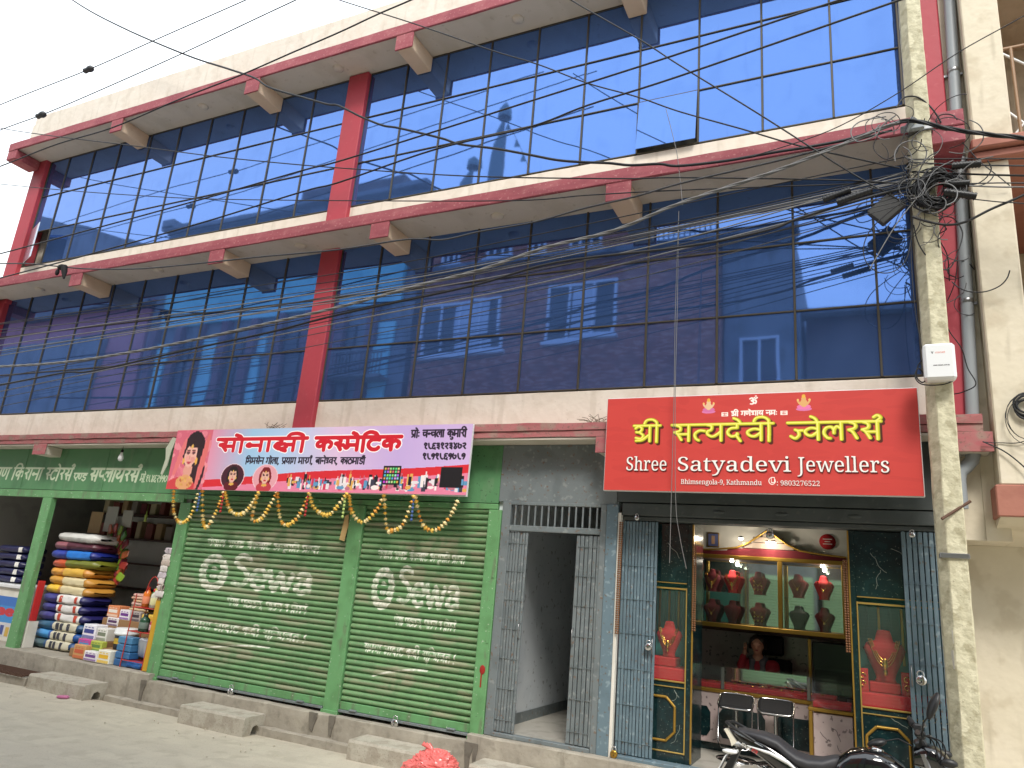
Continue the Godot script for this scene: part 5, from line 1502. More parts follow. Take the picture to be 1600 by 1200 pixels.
	hb2.tube([Vector3(-10.25, 2.32, -0.4), Vector3(-10.25, 2.2, -0.4)], 0.002, 4)
	hb2.lathe([Vector2(0.0, 0.0), Vector2(0.02, 0.01), Vector2(0.022, 0.1), Vector2(0.008, 0.14), Vector2(0.008, 0.17)], 10, Transform3D(Basis(), Vector3(-10.25, 2.03, -0.4)))
	solo("hanging_vial", hb2, mt("vial_green", c8(150, 170, 80), 0.25), "little green bottle hanging in the grocery opening", "bottle")
	# left bay: white counter with a blue poster, navy sacks on it
	var ct := thing("white_counter", Vector3(-13.6, 0, -0.45), "white counter with a blue poster in the left bay of the grocery", "counter")
	part(ct, "body", bx(Vector3(-14.9, -0.018, -1.0), Vector3(-12.4, 0.82, -0.3), 0.01), M.white_wall)
	part(ct, "top", bx(Vector3(-14.9, 0.82, -1.02), Vector3(-12.38, 0.88, -0.26), 0.01), M.white_plastic)
	var im := Image.create(512, 256, false, Image.FORMAT_RGBA8)
	im.fill(c8(60, 140, 206))
	im.fill_rect(Rect2i(0, 0, 512, 60), c8(52, 112, 190))
	im.fill_rect(Rect2i(0, 166, 512, 90), c8(206, 206, 210))
	for k in 14: im.fill_rect(Rect2i(10 + k * 36, 176 + (k % 3) * 8, 24, 60), [c8(190, 60, 60), c8(230, 226, 220), c8(60, 80, 150), c8(206, 170, 80)][k % 4])
	write(im, "Ls Le La Le Lw La Le Ls", 20, 120, 470, 60, 10.0, c8(196, 50, 60))
	var ps := inst("poster", sheet(Vector3(-14.6, 0.05, -0.297), Vector3(-12.45, 0.05, -0.297), Vector3(-12.45, 0.68, -0.297), Vector3(-14.6, 0.68, -0.297)), printed(im, 0.4), ct)
	ps.position = -ct.position
	for k in 5:
		var b := B.new()
		b.T = Transform3D(Basis(), Vector3(-13.55, 0.882 + k * 0.125, -0.66))
		pillow(b, 0.85, 0.128, 0.45, 0.0, 1.0, 0.0, 30 + k)
		var t := thing("navy_sack", Vector3(-13.55, 0.88 + k * 0.125, -0.66), "navy sack on the white counter, %s in its stack" % ["lowest", "second", "third", "fourth", "topmost"][k], "sack", "navy sacks on the counter")
		part(t, "bag", b, mt("navy_bag", c8(30, 32, 74), 0.4))
		var lb := B.new()
		lb.T = b.T
		pillow(lb, 0.85, 0.128, 0.45, 0.78, 0.9, 0.004, 30 + k, -0.4, 0.4)
		part(t, "label", lb, M.white_print)
	# bulb under the ledge
	var bu := thing("light_bulb", Vector3(-10.44, 2.9, 0.12), "white bulb hanging under the ledge in front of the green board", "bulb")
	var b1 := B.new()
	b1.lathe([Vector2(0.0, 0.0), Vector2(0.03, 0.012), Vector2(0.042, 0.045), Vector2(0.034, 0.085), Vector2(0.02, 0.12), Vector2(0.018, 0.14)], 14)
	lpart(bu, "bulb_glass", b1, M.white_plastic)
	var b2 := B.new()
	b2.lathe([Vector2(0.02, 0.14), Vector2(0.022, 0.18), Vector2(0.006, 0.19)], 12)
	b2.tube([Vector3(0, 0.185, 0), Vector3(0, 0.235, 0)], 0.004, 5)
	lpart(bu, "holder", b2, M.soft_black)

# ---- jeweller ----
func sdf_mesh(b: B, bones: Array, cell: float, k: float):   # bones: [from, to, radius, radius]; joined smoothly and meshed as surface nets
	var lo := Vector3.ONE * 1e9
	var hi := -lo
	for o in bones:
		for e in 2:
			var r: float = o[2 + e] + k + cell * 2
			lo = lo.min(o[e] - Vector3.ONE * r)
			hi = hi.max(o[e] + Vector3.ONE * r)
	var n := Vector3i(((hi - lo) / cell).ceil()) + Vector3i.ONE
	var F := PackedFloat32Array()
	F.resize(n.x * n.y * n.z)
	F.fill(1.0)
	for o in bones:
		var a: Vector3 = o[0]
		var c: Vector3 = o[1]
		var rr: float = maxf(o[2], o[3]) + k + cell * 2
		var p0 := Vector3i(((a.min(c) - Vector3.ONE * rr - lo) / cell).floor()).clamp(Vector3i.ZERO, n - Vector3i.ONE)
		var p1 := Vector3i(((a.max(c) + Vector3.ONE * rr - lo) / cell).ceil()).clamp(Vector3i.ZERO, n - Vector3i.ONE)
		var ac := c - a
		var l2 := maxf(ac.length_squared(), 1e-9)
		for z in range(p0.z, p1.z + 1):
			for y in range(p0.y, p1.y + 1):
				for x in range(p0.x, p1.x + 1):
					var p := lo + Vector3(x, y, z) * cell
					var t := clampf((p - a).dot(ac) / l2, 0.0, 1.0)
					var d := p.distance_to(a + ac * t) - lerpf(o[2], o[3], t)
					var i := (z * n.y + y) * n.x + x
					var f := F[i]
					var h := maxf(k - absf(f - d), 0.0) / k
					F[i] = minf(f, d) - h * h * k * 0.25
	var vid := {}
	var vs := []
	var step := [1, n.x, n.x * n.y]
	for z in n.z - 1:
		for y in n.y - 1:
			for x in n.x - 1:
				var i := (z * n.y + y) * n.x + x
				var s := Vector3.ZERO
				var m := 0
				var first := F[i] < 0.0
				var mixed := false
				for q in 8:
					if (F[i + (q & 1) + ((q >> 1) & 1) * step[1] + (q >> 2) * step[2]] < 0.0) != first:
						mixed = true
						break
				if not mixed: continue
				for ax in 3:
					for q in 4:
						var u := (ax + 1) % 3
						var w := (ax + 2) % 3
						var cc := Vector3.ZERO
						cc[u] = q & 1
						cc[w] = q >> 1
						var j: int = i + int(cc.x) + int(cc.y) * step[1] + int(cc.z) * step[2]
						var f0 := F[j]
						var f1 := F[j + step[ax]]
						if (f0 < 0.0) != (f1 < 0.0):
							cc[ax] = f0 / (f0 - f1)
							s += cc
							m += 1
				vid[i] = vs.size()
				vs.append(lo + (Vector3(x, y, z) + s / m) * cell)
	b.st.set_smooth_group(0)
	for z in range(1, n.z - 1):
		for y in range(1, n.y - 1):
			for x in range(1, n.x - 1):
				var i := (z * n.y + y) * n.x + x
				var f0 := F[i] < 0.0
				for ax in 3:
					if f0 == (F[i + step[ax]] < 0.0): continue
					var u: int = step[(ax + 1) % 3]
					var w: int = step[(ax + 2) % 3]
					var q := [vs[vid[i - u - w]], vs[vid[i - w]], vs[vid[i]], vs[vid[i - u]]]
					if f0: b.quad(q[0], q[1], q[2], q[3])
					else: b.quad(q[0], q[3], q[2], q[1])
	b.st.set_smooth_group(-1)

func bust(at: Vector3, s: float, m: Material, kind: int, label: String):
	var t := thing("necklace_bust", at, label, "display bust", "necklace busts of the jeweller")
	var b := B.new()
	b.lathe([Vector2(0.0, 0.0), Vector2(0.055, 0.0), Vector2(0.045, 0.02), Vector2(0.05, 0.04), Vector2(0.085, 0.12), Vector2(0.102, 0.165), Vector2(0.085, 0.195), Vector2(0.045, 0.21), Vector2(0.036, 0.245), Vector2(0.03, 0.262), Vector2(0.0, 0.266)], 18, Transform3D(Basis.from_scale(Vector3(s, s, s * 0.5)), Vector3.ZERO))
	lpart(t, "velvet_form", b, m)
	if kind == 0: return
	var n := B.new()
	for j in (3 if kind == 2 else 1):
		var pts := []
		for k in 13:
			var u := k / 12.0 * 2.0 - 1.0
			var w := 0.06 + j * 0.008
			var drop := 0.105 + j * 0.016
			var x := u * w
			var y := 0.215 - drop * (1.0 - u * u) * (1.0 if kind == 2 else 1.0)
			var z := 0.03 + 0.024 * (1.0 - u * u)
			pts.append(Vector3(x, y, z) * s)
		n.tube(pts, 0.0028 * s, 5)
	lpart(t, "necklace", n, M.gold_jewel)
	var p := B.new()
	if kind == 3:
		for k in 7: p.ball(Vector3((k % 3 - 1) * 0.04, 0.06 + (k / 3) * 0.045, 0.05) * s, Vector3(0.012, 0.012, 0.006) * s, 5, 8)
	else:
		p.ball(Vector3(0, 0.095, 0.058) * s, Vector3(0.014, 0.03 if kind == 2 else 0.016, 0.007) * s, 6, 9)
		if kind == 2: p.ball(Vector3(0, 0.055, 0.054) * s, Vector3(0.01, 0.022, 0.006) * s, 6, 9)
	lpart(t, "pendant", p, M.gold_jewel)

func octagon(t: Node3D, cx: float, cy: float, w: float, h: float, cut: float, z: float):
	var p := [Vector2(-w, -h + cut), Vector2(-w + cut, -h), Vector2(w - cut, -h), Vector2(w, -h + cut), Vector2(w, h - cut), Vector2(w - cut, h), Vector2(-w + cut, h), Vector2(-w, h - cut)]
	for k in 8:
		var b := B.new()
		var a: Vector2 = p[k]
		var c: Vector2 = p[(k + 1) % 8]
		b.tube([Vector3(cx + a.x, cy + a.y, z + 0.004), Vector3(cx + c.x, cy + c.y, z + 0.004)], 0.013, 8)
		part(t, "octagon_moulding", b, M.gold_trim)

func veins(t: Node3D, spots: Array, m: Material):   # the pale veins of the marble, inlaid
	for s in spots:
		var b := B.new()
		var at: Vector3 = s[0]
		var d := Vector2.from_angle(s[1])
		var p := Vector2(at.x, at.y)
		var pts := [Vector3(p.x, p.y, at.z)]
		for k in s[2]:
			d = d.rotated(rng.randf_range(-0.7, 0.7))
			p += d * rng.randf_range(0.02, 0.045)
			pts.append(Vector3(p.x, p.y, at.z))
		b.tube(pts, 0.0022, 4)
		part(t, "marble_vein", b, m)

func display_window(label: String, x0: float, x1: float, ox: float, left: bool):
	var z := -0.15
	var t := thing("display_window", Vector3((x0 + x1) / 2, 0, z - 0.2), label, "showcase", "marble display windows of the jeweller")
	part(t, "lower_panel", bx(Vector3(x0, 0.0, z - 0.5), Vector3(x1, 0.73, z), 0.004), M.green_marble)
	part(t, "upper_panel", bx(Vector3(x0, 1.7, z - 0.5), Vector3(x1, 2.3, z), 0.004), M.green_marble)
	part(t, "back_panel", bx(Vector3(x0, 0.73, z - 0.5), Vector3(x1, 1.7, z - 0.48)), M.teal_panel)
	var side := x1 if left else x0
	var s0 := side - 0.055 if left else side
	part(t, "jamb", bx(Vector3(s0, 0.0, z + 0.001), Vector3(s0 + 0.055, 2.3, z + 0.012), 0.003), M.green_marble)
	part(t, "velvet_base", bx(Vector3(x0 + 0.01, 0.731, z - 0.47), Vector3(x1 - 0.01, 0.86, z - 0.04), 0.01), M.red_velvet)
	part(t, "velvet_step", bx(Vector3(ox - 0.13, 0.861, z - 0.4), Vector3(ox + 0.13, 0.95, z - 0.16), 0.01), M.red_velvet)
	part(t, "glass_pane", bx(Vector3(x0 + 0.02, 0.76, z - 0.012), Vector3(x1 - 0.06 if left else x1 - 0.02, 1.62, z - 0.006)), M.clear_glass)
	for k in 9:
		var xx := lerpf(x0 + 0.04, x1 - 0.04, k / 8.0)
		part(t, "hanging_chain", bx(Vector3(xx - 0.012, 1.1, z - 0.465), Vector3(xx + 0.012, 1.62, z - 0.45), 0.003), M.teal_panel if k % 2 else M.brass)
	part(t, "side_panel", bx(Vector3(x1 - 0.012 if left else x0, 0.0, z - 0.5), Vector3(x1 if left else x0 + 0.012, 2.3, z - 0.002)), M.green_marble)
	var g0 := x0
	var g1 := x1 - 0.06 if left else x1
	if not left: g0 = x0 + 0.06
	for q in [[0.735, 0.75], [1.63, 1.648], [1.69, 1.7], [0.685, 0.695], [0.09, 0.102]]:
		part(t, "gold_strip", bx(Vector3(g0, q[0], z + 0.002), Vector3(g1, q[1], z + 0.012), 0.003), M.pale_gold)
	var gx := g1 if left else g0
	part(t, "gold_strip", bx(Vector3(gx - 0.006, 0.09, z + 0.013), Vector3(gx + 0.006, 1.65, z + 0.022), 0.002), M.pale_gold)
	part(t, "gold_strip", bx(Vector3((x1 - 0.006) if left else (x0 - 0.006), 0.02, z - 0.01), Vector3((x1 + 0.008) if left else (x0 + 0.008), 2.3, z + 0.026), 0.003), M.gold_trim)
	octagon(t, ox, 0.39, 0.17, 0.2, 0.085, z)
	return t

func person_at_counter():
	var t := thing("person", Vector3(-1.2, 0.0, -1.72), "person in red jacket and grey scarf seated behind the counter, phoning", "person")
	var skin := mt("skin", c8(176, 128, 104), 0.55)
	var red := mt("red_jacket", c8(150, 26, 40), 0.8)
	var h := Vector3(0, 1.1, 0.02)     # centre of the head, turned a little down
	var body := B.new()
	sdf_mesh(body, [
		[h + Vector3(0, 0.025, -0.01), h + Vector3(0, 0.02, 0.005), 0.078, 0.076], [h + Vector3(0, -0.045, 0.03), h + Vector3(0, -0.07, 0.036), 0.05, 0.034],
		[h + Vector3(0, -0.005, 0.088), h + Vector3(0, -0.028, 0.1), 0.009, 0.013], [h + Vector3(0.03, 0.015, 0.075), h + Vector3(-0.03, 0.015, 0.075), 0.014, 0.014],
		[h + Vector3(0.078, -0.01, -0.005), h + Vector3(0.08, 0.015, -0.01), 0.013, 0.016], [h + Vector3(-0.078, -0.01, -0.005), h + Vector3(-0.08, 0.015, -0.01), 0.013, 0.016],
		[h + Vector3(0, -0.07, -0.01), h + Vector3(0, -0.16, -0.03), 0.045, 0.05], [h + Vector3(0, -0.16, -0.03), Vector3(0, 0.6, -0.06), 0.07, 0.1]], 0.007, 0.03)
	# the hand that holds the phone, fingers curled round it
	var w := Vector3(-0.135, 1.035, 0.03)
	var hand := [[w + Vector3(-0.02, -0.06, 0.02), w + Vector3(-0.005, -0.02, 0.01), 0.024, 0.026], [w + Vector3(-0.005, -0.02, 0.01), w + Vector3(0.002, 0.025, -0.005), 0.026, 0.028]]
	for k in 4:
		var a := w + Vector3(0.0 - k * 0.002, 0.005 + k * 0.014, 0.028 - k * 0.014)
		hand.append([a, a + Vector3(-0.005, 0.028, 0.026), 0.0085, 0.008])
		hand.append([a + Vector3(-0.005, 0.028, 0.026), a + Vector3(0.022, 0.036, 0.03), 0.008, 0.0065])
	hand.append([w + Vector3(0, 0.0, -0.015), w + Vector3(0.012, 0.045, -0.025), 0.0095, 0.008])
	sdf_mesh(body, hand, 0.004, 0.008)
	# the other hand on the counter side
	var w2 := Vector3(0.12, 0.68, 0.3)
	var hand2 := [[w2, w2 + Vector3(-0.03, -0.005, 0.05), 0.024, 0.028]]
	for k in 4: hand2.append([w2 + Vector3(-0.05 + k * 0.014, -0.005, 0.06), w2 + Vector3(-0.07 + k * 0.014, -0.012, 0.12 - absf(k - 1.5) * 0.008), 0.0088, 0.0068])
	hand2.append([w2 + Vector3(-0.03, 0, 0.02), w2 + Vector3(-0.075, 0.0, 0.06), 0.0098, 0.0075])
	sdf_mesh(body, hand2, 0.005, 0.008)
	lpart(t, "body", body, skin)
	var jk := B.new()
	sdf_mesh(jk, [
		[Vector3(-0.15, 0.885, -0.04), Vector3(0.15, 0.885, -0.04), 0.062, 0.062], [Vector3(0, 0.86, -0.04), Vector3(0, 0.5, -0.06), 0.125, 0.135], [Vector3(-0.08, 0.8, -0.03), Vector3(0.08, 0.8, -0.03), 0.105, 0.105],
		[Vector3(-0.17, 0.88, -0.04), Vector3(-0.235, 0.7, 0.07), 0.062, 0.05], [Vector3(-0.235, 0.7, 0.07), Vector3(-0.158, 0.965, 0.05), 0.048, 0.036],
		[Vector3(0.17, 0.88, -0.04), Vector3(0.235, 0.68, 0.06), 0.062, 0.05], [Vector3(0.235, 0.68, 0.06), Vector3(0.135, 0.675, 0.28), 0.048, 0.036]], 0.014, 0.045)
	lpart(t, "jacket", jk, red)
	var tr := B.new()
	sdf_mesh(tr, [[Vector3(-0.09, 0.5, -0.06), Vector3(-0.1, 0.5, 0.34), 0.09, 0.07], [Vector3(-0.1, 0.5, 0.34), Vector3(-0.1, 0.08, 0.36), 0.065, 0.045], [Vector3(0.09, 0.5, -0.06), Vector3(0.1, 0.5, 0.34), 0.09, 0.07], [Vector3(0.1, 0.5, 0.34), Vector3(0.1, 0.08, 0.36), 0.065, 0.045], [Vector3(-0.1, 0.05, 0.33), Vector3(-0.1, 0.045, 0.47), 0.042, 0.034], [Vector3(0.1, 0.05, 0.33), Vector3(0.1, 0.045, 0.47), 0.042, 0.034]], 0.018, 0.04)
	lpart(t, "trousers", tr, mt("dark_cloth", c8(40, 40, 52), 0.85))
	var hr := B.new()
	sdf_mesh(hr, [[h + Vector3(0, 0.045, -0.02), h + Vector3(0, 0.035, -0.035), 0.082, 0.084], [h + Vector3(-0.055, 0.06, 0.03), h + Vector3(-0.08, -0.02, -0.01), 0.03, 0.022], [h + Vector3(0.055, 0.06, 0.03), h + Vector3(0.08, -0.02, -0.01), 0.03, 0.022], [h + Vector3(0, -0.02, -0.06), h + Vector3(0.01, -0.13, -0.09), 0.06, 0.05]], 0.008, 0.03)
	lpart(t, "hair", hr, mt("black_hair", c8(20, 16, 16), 0.5))
	var sc := B.new()
	sdf_mesh(sc, [[Vector3(-0.075, 0.955, -0.02), Vector3(-0.055, 0.92, 0.055), 0.034, 0.034], [Vector3(0.075, 0.955, -0.02), Vector3(0.055, 0.92, 0.055), 0.034, 0.034], [Vector3(-0.055, 0.92, 0.055), Vector3(-0.06, 0.62, 0.085), 0.032, 0.036], [Vector3(0.055, 0.92, 0.055), Vector3(0.06, 0.62, 0.085), 0.032, 0.036], [Vector3(-0.075, 0.955, -0.02), Vector3(0.075, 0.955, -0.02), 0.03, 0.03]], 0.01, 0.02)
	lpart(t, "scarf", sc, mt("grey_scarf", c8(92, 88, 92), 0.9))
	var ey := B.new()
	for s in [-1, 1]:
		ey.ball(h + Vector3(s * 0.03, 0.005, 0.083), Vector3(0.012, 0.006, 0.006), 5, 8)
		ey.tube([h + Vector3(s * 0.014, 0.024, 0.088), h + Vector3(s * 0.03, 0.029, 0.087), h + Vector3(s * 0.048, 0.022, 0.078)], 0.0028, 5)
	lpart(t, "eyes", ey, M.soft_black)
	var mo := B.new()
	mo.ball(h + Vector3(0, -0.052, 0.082), Vector3(0.02, 0.007, 0.008), 5, 8)
	lpart(t, "lips", mo, mt("lips", c8(150, 70, 72), 0.5))
	var ph := B.new()
	ph.T = Transform3D(Basis(Vector3.BACK, 0.1) * Basis(Vector3.RIGHT, -0.25), Vector3(-1.2 - 0.11, 1.07, -1.72 + 0.045))
	ph.box(Vector3(-0.004, -0.06, -0.03), Vector3(0.004, 0.06, 0.03), 0.003)
	solo("mobile_phone", ph, M.black_plastic, "black mobile phone held to the ear behind the jeweller's counter", "phone")
	# office chair
	var c := thing("office_chair", Vector3(-1.13, 0.0, -1.8), "black high-backed office chair behind the seated person", "chair")
	part(c, "seat", bx(Vector3(-1.4, 0.34, -2.0), Vector3(-0.88, 0.41, -1.55), 0.03), M.soft_black)
	var bk := B.new()
	bk.T = Transform3D(Basis(Vector3.RIGHT, -0.12), Vector3(-1.1, 0.5, -2.03))
	bk.box(Vector3(-0.24, 0.0, -0.04), Vector3(0.24, 0.46, 0.03), 0.03)
	part(c, "backrest", bk, M.soft_black)
	var hd := B.new()
	hd.T = bk.T
	hd.box(Vector3(-0.15, 0.49, -0.03), Vector3(0.15, 0.72, 0.03), 0.03)
	part(c, "headrest", hd, M.soft_black)
	var st := B.new()
	st.tube([Vector3(-1.13, 0.06, -1.8), Vector3(-1.13, 0.34, -1.8)], 0.03, 10)
	for k in 5: st.tube([Vector3(-1.13, 0.07, -1.8), Vector3(-1.13, 0.04, -1.8) + Vector3(cos(k * TAU / 5), 0, sin(k * TAU / 5)) * 0.27], 0.018, 6)
	part(c, "base", st, M.chrome)

func jeweller():
	rng.seed = 606
	# room surfaces
	var r := thing("jeweller_room", Vector3(-0.85, 0, -1.4), "white back wall and floor of the jeweller's small shop", "room")
	part(r, "floor", bx(Vector3(-2.41, -0.018, -2.4), Vector3(0.715, 0.0, -0.125)), M.corridor_tile)
	part(r, "back_wall", bx(Vector3(-2.41, 0.0, -2.5), Vector3(0.715, 3.0, -2.4)), M.pink_marble)
	part(r, "upper_wall", bx(Vector3(-2.0, 2.13, -1.86), Vector3(-0.1, 3.0, -1.8)), M.white_wall)
	part(r, "side_wall", bx(Vector3(-2.41, 0.0, -2.4), Vector3(-2.38, 3.0, -0.66)), M.green_marble)
	part(r, "side_wall", bx(Vector3(-0.12, 1.3, -2.4), Vector3(-0.08, 3.0, -0.66)), M.green_marble)
	# the two marble display windows
	var dl: Node3D = display_window("dark green marble display window with red velvet on the left of the jeweller's shop", -2.12, -1.63, -1.96, true)
	var dr: Node3D = display_window("dark green marble display window with red velvet on the right of the jeweller's shop", -0.17, 0.7, 0.09, false)
	var vein := mt("marble_vein", c8(150, 160, 150), 0.2)
	veins(dl, [[Vector3(-1.8, 0.66, -0.149), -0.9, 5], [Vector3(-1.74, 0.35, -0.149), -1.8, 6], [Vector3(-1.9, 2.1, -0.149), -1.0, 6], [Vector3(-1.75, 0.6, -0.149), 2.2, 3]], vein)
	veins(dr, [[Vector3(0.02, 2.1, -0.149), -1.3, 7], [Vector3(0.1, 1.95, -0.149), -2.0, 6], [Vector3(0.2, 2.15, -0.149), -0.6, 5], [Vector3(0.12, 0.68, -0.149), -1.0, 5], [Vector3(-0.12, 0.56, -0.149), -1.2, 4]], vein)
	bust(Vector3(-1.92, 0.951, -0.4), 1.35, M.red_velvet, 2, "bright red bust with a layered gold necklace in the left display window")
	bust(Vector3(0.1, 0.951, -0.4), 1.75, M.red_velvet, 2, "large red bust with a layered gold necklace in the right display window")
	for q in [[-0.09, "red card with gold earrings left of the large red bust"], [0.27, "red card with gold earrings right of the large red bust"]]:
		var e := thing("earring_card", Vector3(q[0], 0.861, -0.3), q[1], "earrings", "earring cards")
		part(e, "card", bx(Vector3(q[0] - 0.045, 0.861, -0.33), Vector3(q[0] + 0.045, 1.06, -0.29), 0.004), M.red_velvet)
		for y in [0.93, 1.0]:
			var rb := B.new()
			var pts := []
			for k in 11: pts.append(Vector3(q[0] + cos(k * 0.5) * 0.022, y + sin(k * 0.5) * 0.022, -0.284))
			rb.tube(pts, 0.006, 6)
			part(e, "earring", rb, M.gold_jewel)
	# strings of beads beside the windows
	for q in [[-1.61, 1.25, 2.12, "brown bead string hanging beside the left display window"], [-0.2, 1.2, 2.05, "brown bead string hanging beside the right display window"], [-2.362, 1.15, 2.3, "brown bead string hanging along the white strip at the left gate"]]:
		var t := thing("bead_string", Vector3(q[0], q[1], -0.11), q[3], "beads", "bead strings of the jeweller")
		var bm := B.new()
		for k in int((q[2] - q[1]) / 0.022):
			for s in [-1, 1]: bm.ball(Vector3(q[0] + s * 0.011, q[1] + k * 0.022, -0.11 if q[0] > -2 else 0.03), Vector3(0.011, 0.011, 0.011), 4, 6)
		var o := part(t, "beads", bm, mt("bead_brown", c8(120, 78, 44), 0.45))
		o.set_meta("kind", "stuff")
	# wall cabinet with mirror back
	var cz := -1.62
	var cab := thing("wall_cabinet", Vector3(-1.07, 1.29, -1.8), "gold-framed glass wall cabinet with mirror back and red pediment in the jeweller's shop", "cabinet")
	for q in [[-1.91, -0.24, 2.06, 2.105], [-1.91, -0.24, 1.265, 1.315], [-1.91, -1.87, 1.315, 2.06], [-0.28, -0.24, 1.315, 2.06], [-0.96, -0.91, 1.315, 2.06]]:
		part(cab, "frame_bar", bx(Vector3(q[0], q[2], cz - 0.03), Vector3(q[1], q[3], cz + 0.02), 0.006), M.gold_trim)
	part(cab, "mirror", bx(Vector3(-1.9, 1.3, -1.99), Vector3(-0.25, 2.08, -1.97)), M.back_mirror)
	part(cab, "shell", bx(Vector3(-1.95, 1.22, -2.03), Vector3(-0.2, 2.12, -1.995)), M.dark_wood)
	part(cab, "floor_board", bx(Vector3(-1.9, 1.265, -1.97), Vector3(-0.25, 1.312, cz - 0.035)), M.dark_wood)
	part(cab, "ceiling_board", bx(Vector3(-1.9, 2.065, -1.97), Vector3(-0.25, 2.1, cz - 0.035)), M.dark_wood)
	part(cab, "glass_shelf", bx(Vector3(-1.87, 1.66, -1.96), Vector3(-0.28, 1.668, cz - 0.05)), M.clear_glass)
	part(cab, "glass_door", bx(Vector3(-1.87, 1.315, cz - 0.008), Vector3(-0.96, 2.06, cz - 0.004)), M.clear_glass)
	part(cab, "glass_door", bx(Vector3(-0.91, 1.315, cz - 0.008), Vector3(-0.28, 2.06, cz - 0.004)), M.clear_glass)
	var pb := B.new()
	pb.slab([Vector2(-1.93, 2.106), Vector2(-0.22, 2.106), Vector2(-0.22, 2.145), Vector2(-0.6, 2.16), Vector2(-0.62, 2.195), Vector2(-1.52, 2.195), Vector2(-1.54, 2.16), Vector2(-1.93, 2.145)], cz - 0.12, cz - 0.02)
	part(cab, "pediment", pb, M.maroon_velvet)
	var eb := B.new()
	eb.tube([Vector3(-1.93, 2.15, cz - 0.015), Vector3(-1.64, 2.17, cz - 0.015), Vector3(-1.42, 2.2, cz - 0.015), Vector3(-1.29, 2.26, cz - 0.015), Vector3(-1.14, 2.37, cz - 0.015), Vector3(-1.07, 2.42, cz - 0.015), Vector3(-1.0, 2.37, cz - 0.015), Vector3(-0.85, 2.26, cz - 0.015), Vector3(-0.72, 2.2, cz - 0.015), Vector3(-0.5, 2.17, cz - 0.015), Vector3(-0.22, 2.15, cz - 0.015)], 0.012, 6)
	part(cab, "pediment_moulding", eb, M.gold_trim)
	for q in [[-1.36, -0.78, 2.2, 2.27], [-1.24, -0.9, 2.275, 2.34], [-1.13, -1.01, 2.345, 2.39]]: part(cab, "pediment_step", bx(Vector3(q[0], q[2], cz - 0.1), Vector3(q[1], q[3], cz - 0.03), 0.004), mt("taupe_panel", c8(140, 124, 110), 0.6))
	var kinds := [2, 2, 3, 1, 1, 1, 0, 3, 0, 1]
	for k in 10:
		var x: float = [-1.74, -1.5, -1.2, -0.76, -0.48][k % 5]
		var y := 1.669 if k < 5 else 1.314
		var m: Material = M.red_velvet if k in [1, 4] else (M.maroon_velvet if k != 8 else M.black_plastic)
		bust(Vector3(x, y, -1.8), 1.02, m, kinds[k], "%s bust in the wall cabinet, %s shelf, %s from the left" % ["red" if k in [1, 4] else ("black" if k == 8 else "maroon"), "upper" if k < 5 else "lower", ["first", "second", "third", "fourth", "fifth"][k % 5]])
	# lamps above and in the cabinet
	for q in [[-1.36, 2.3, cz + 0.08, 0.022, "left of the three small lit spotlights over the cabinet"], [-1.06, 2.27, cz + 0.1, 0.016, "middle of the three small lit spotlights over the cabinet"], [-0.99, 2.265, cz + 0.12, 0.022, "right of the three small lit spotlights over the cabinet"], [-1.5, 2.045, -1.76, 0.02, "small lit lamp in the ceiling of the cabinet above its second bust"], [-0.48, 2.045, -1.76, 0.02, "small lit lamp in the ceiling of the cabinet above its fifth bust"]]:
		var t := thing("spot_lamp", Vector3(q[0], q[1], q[2]), q[4], "lamp", "lit lamps of the jeweller")
		var lb := B.new()
		lb.ball(Vector3.ZERO, Vector3(q[3] * 1.4, q[3] * 0.7, q[3]), 6, 10)
		lpart(t, "lamp_bulb", lb, M.lit_bulb)
		var hb := B.new()
		hb.lathe([Vector2(q[3] * 1.3, q[3] * 0.4), Vector2(q[3] * 1.5, q[3] * 0.8), Vector2(q[3] * 0.9, q[3] * 1.3), Vector2(0.0, q[3] * 1.3)], 12)
		lpart(t, "lamp_housing", hb, M.chrome)
		var ol := OmniLight3D.new()
		ol.light_energy = 0.05
		ol.light_color = c8(255, 244, 224)
		ol.light_size = q[3]
		ol.omni_range = 6.0
		ol.omni_attenuation = 2.0
		ol.shadow_enabled = true
		t.add_child(ol)
		ol.position = Vector3(0, -q[3] * 0.9, 0.0)
	# calendar and round red plaque on the white wall
	var ca := thing("picture_calendar", Vector3(-1.72, 2.22, -1.79), "small framed blue picture hanging on the white wall above the cabinet", "picture")
	part(ca, "frame", bx(Vector3(-1.8, 2.2, -1.8), Vector3(-1.66, 2.38, -1.785), 0.004), M.brass)
	part(ca, "image", bx(Vector3(-1.79, 2.215, -1.784), Vector3(-1.67, 2.365, -1.78)), mt("blue_picture", c8(96, 104, 150), 0.5))
	part(ca, "figure", bx(Vector3(-1.75, 2.24, -1.7795), Vector3(-1.71, 2.34, -1.778)), mt("picture_figure", c8(190, 150, 120), 0.5))
	var pq := thing("round_plaque", Vector3(-0.42, 2.33, -1.78), "round red plaque on the white wall at the right above the cabinet", "plaque")
	var qb := B.new()
	qb.lathe([Vector2(0.0, 0.012), Vector2(0.085, 0.012), Vector2(0.09, 0.0)], 24, Transform3D(Basis(Vector3.RIGHT, PI / 2), Vector3(-0.42, 2.33, -1.795)))
	part(pq, "disc", qb, M.red_velvet)
	var qs := B.new()
	for k in 3: qs.box(Vector3(-0.47 + (k % 2) * 0.02, 2.3 + k * 0.028, -1.781), Vector3(-0.37 - (k % 2) * 0.02, 2.308 + k * 0.028, -1.779))
	part(pq, "emblem", qs, M.white_print)
	# television in the right corner under the cabinet
	var tv := thing("television", Vector3(-0.4, 0.6, -1.96), "black flat television screen under the right half of the wall cabinet", "television")
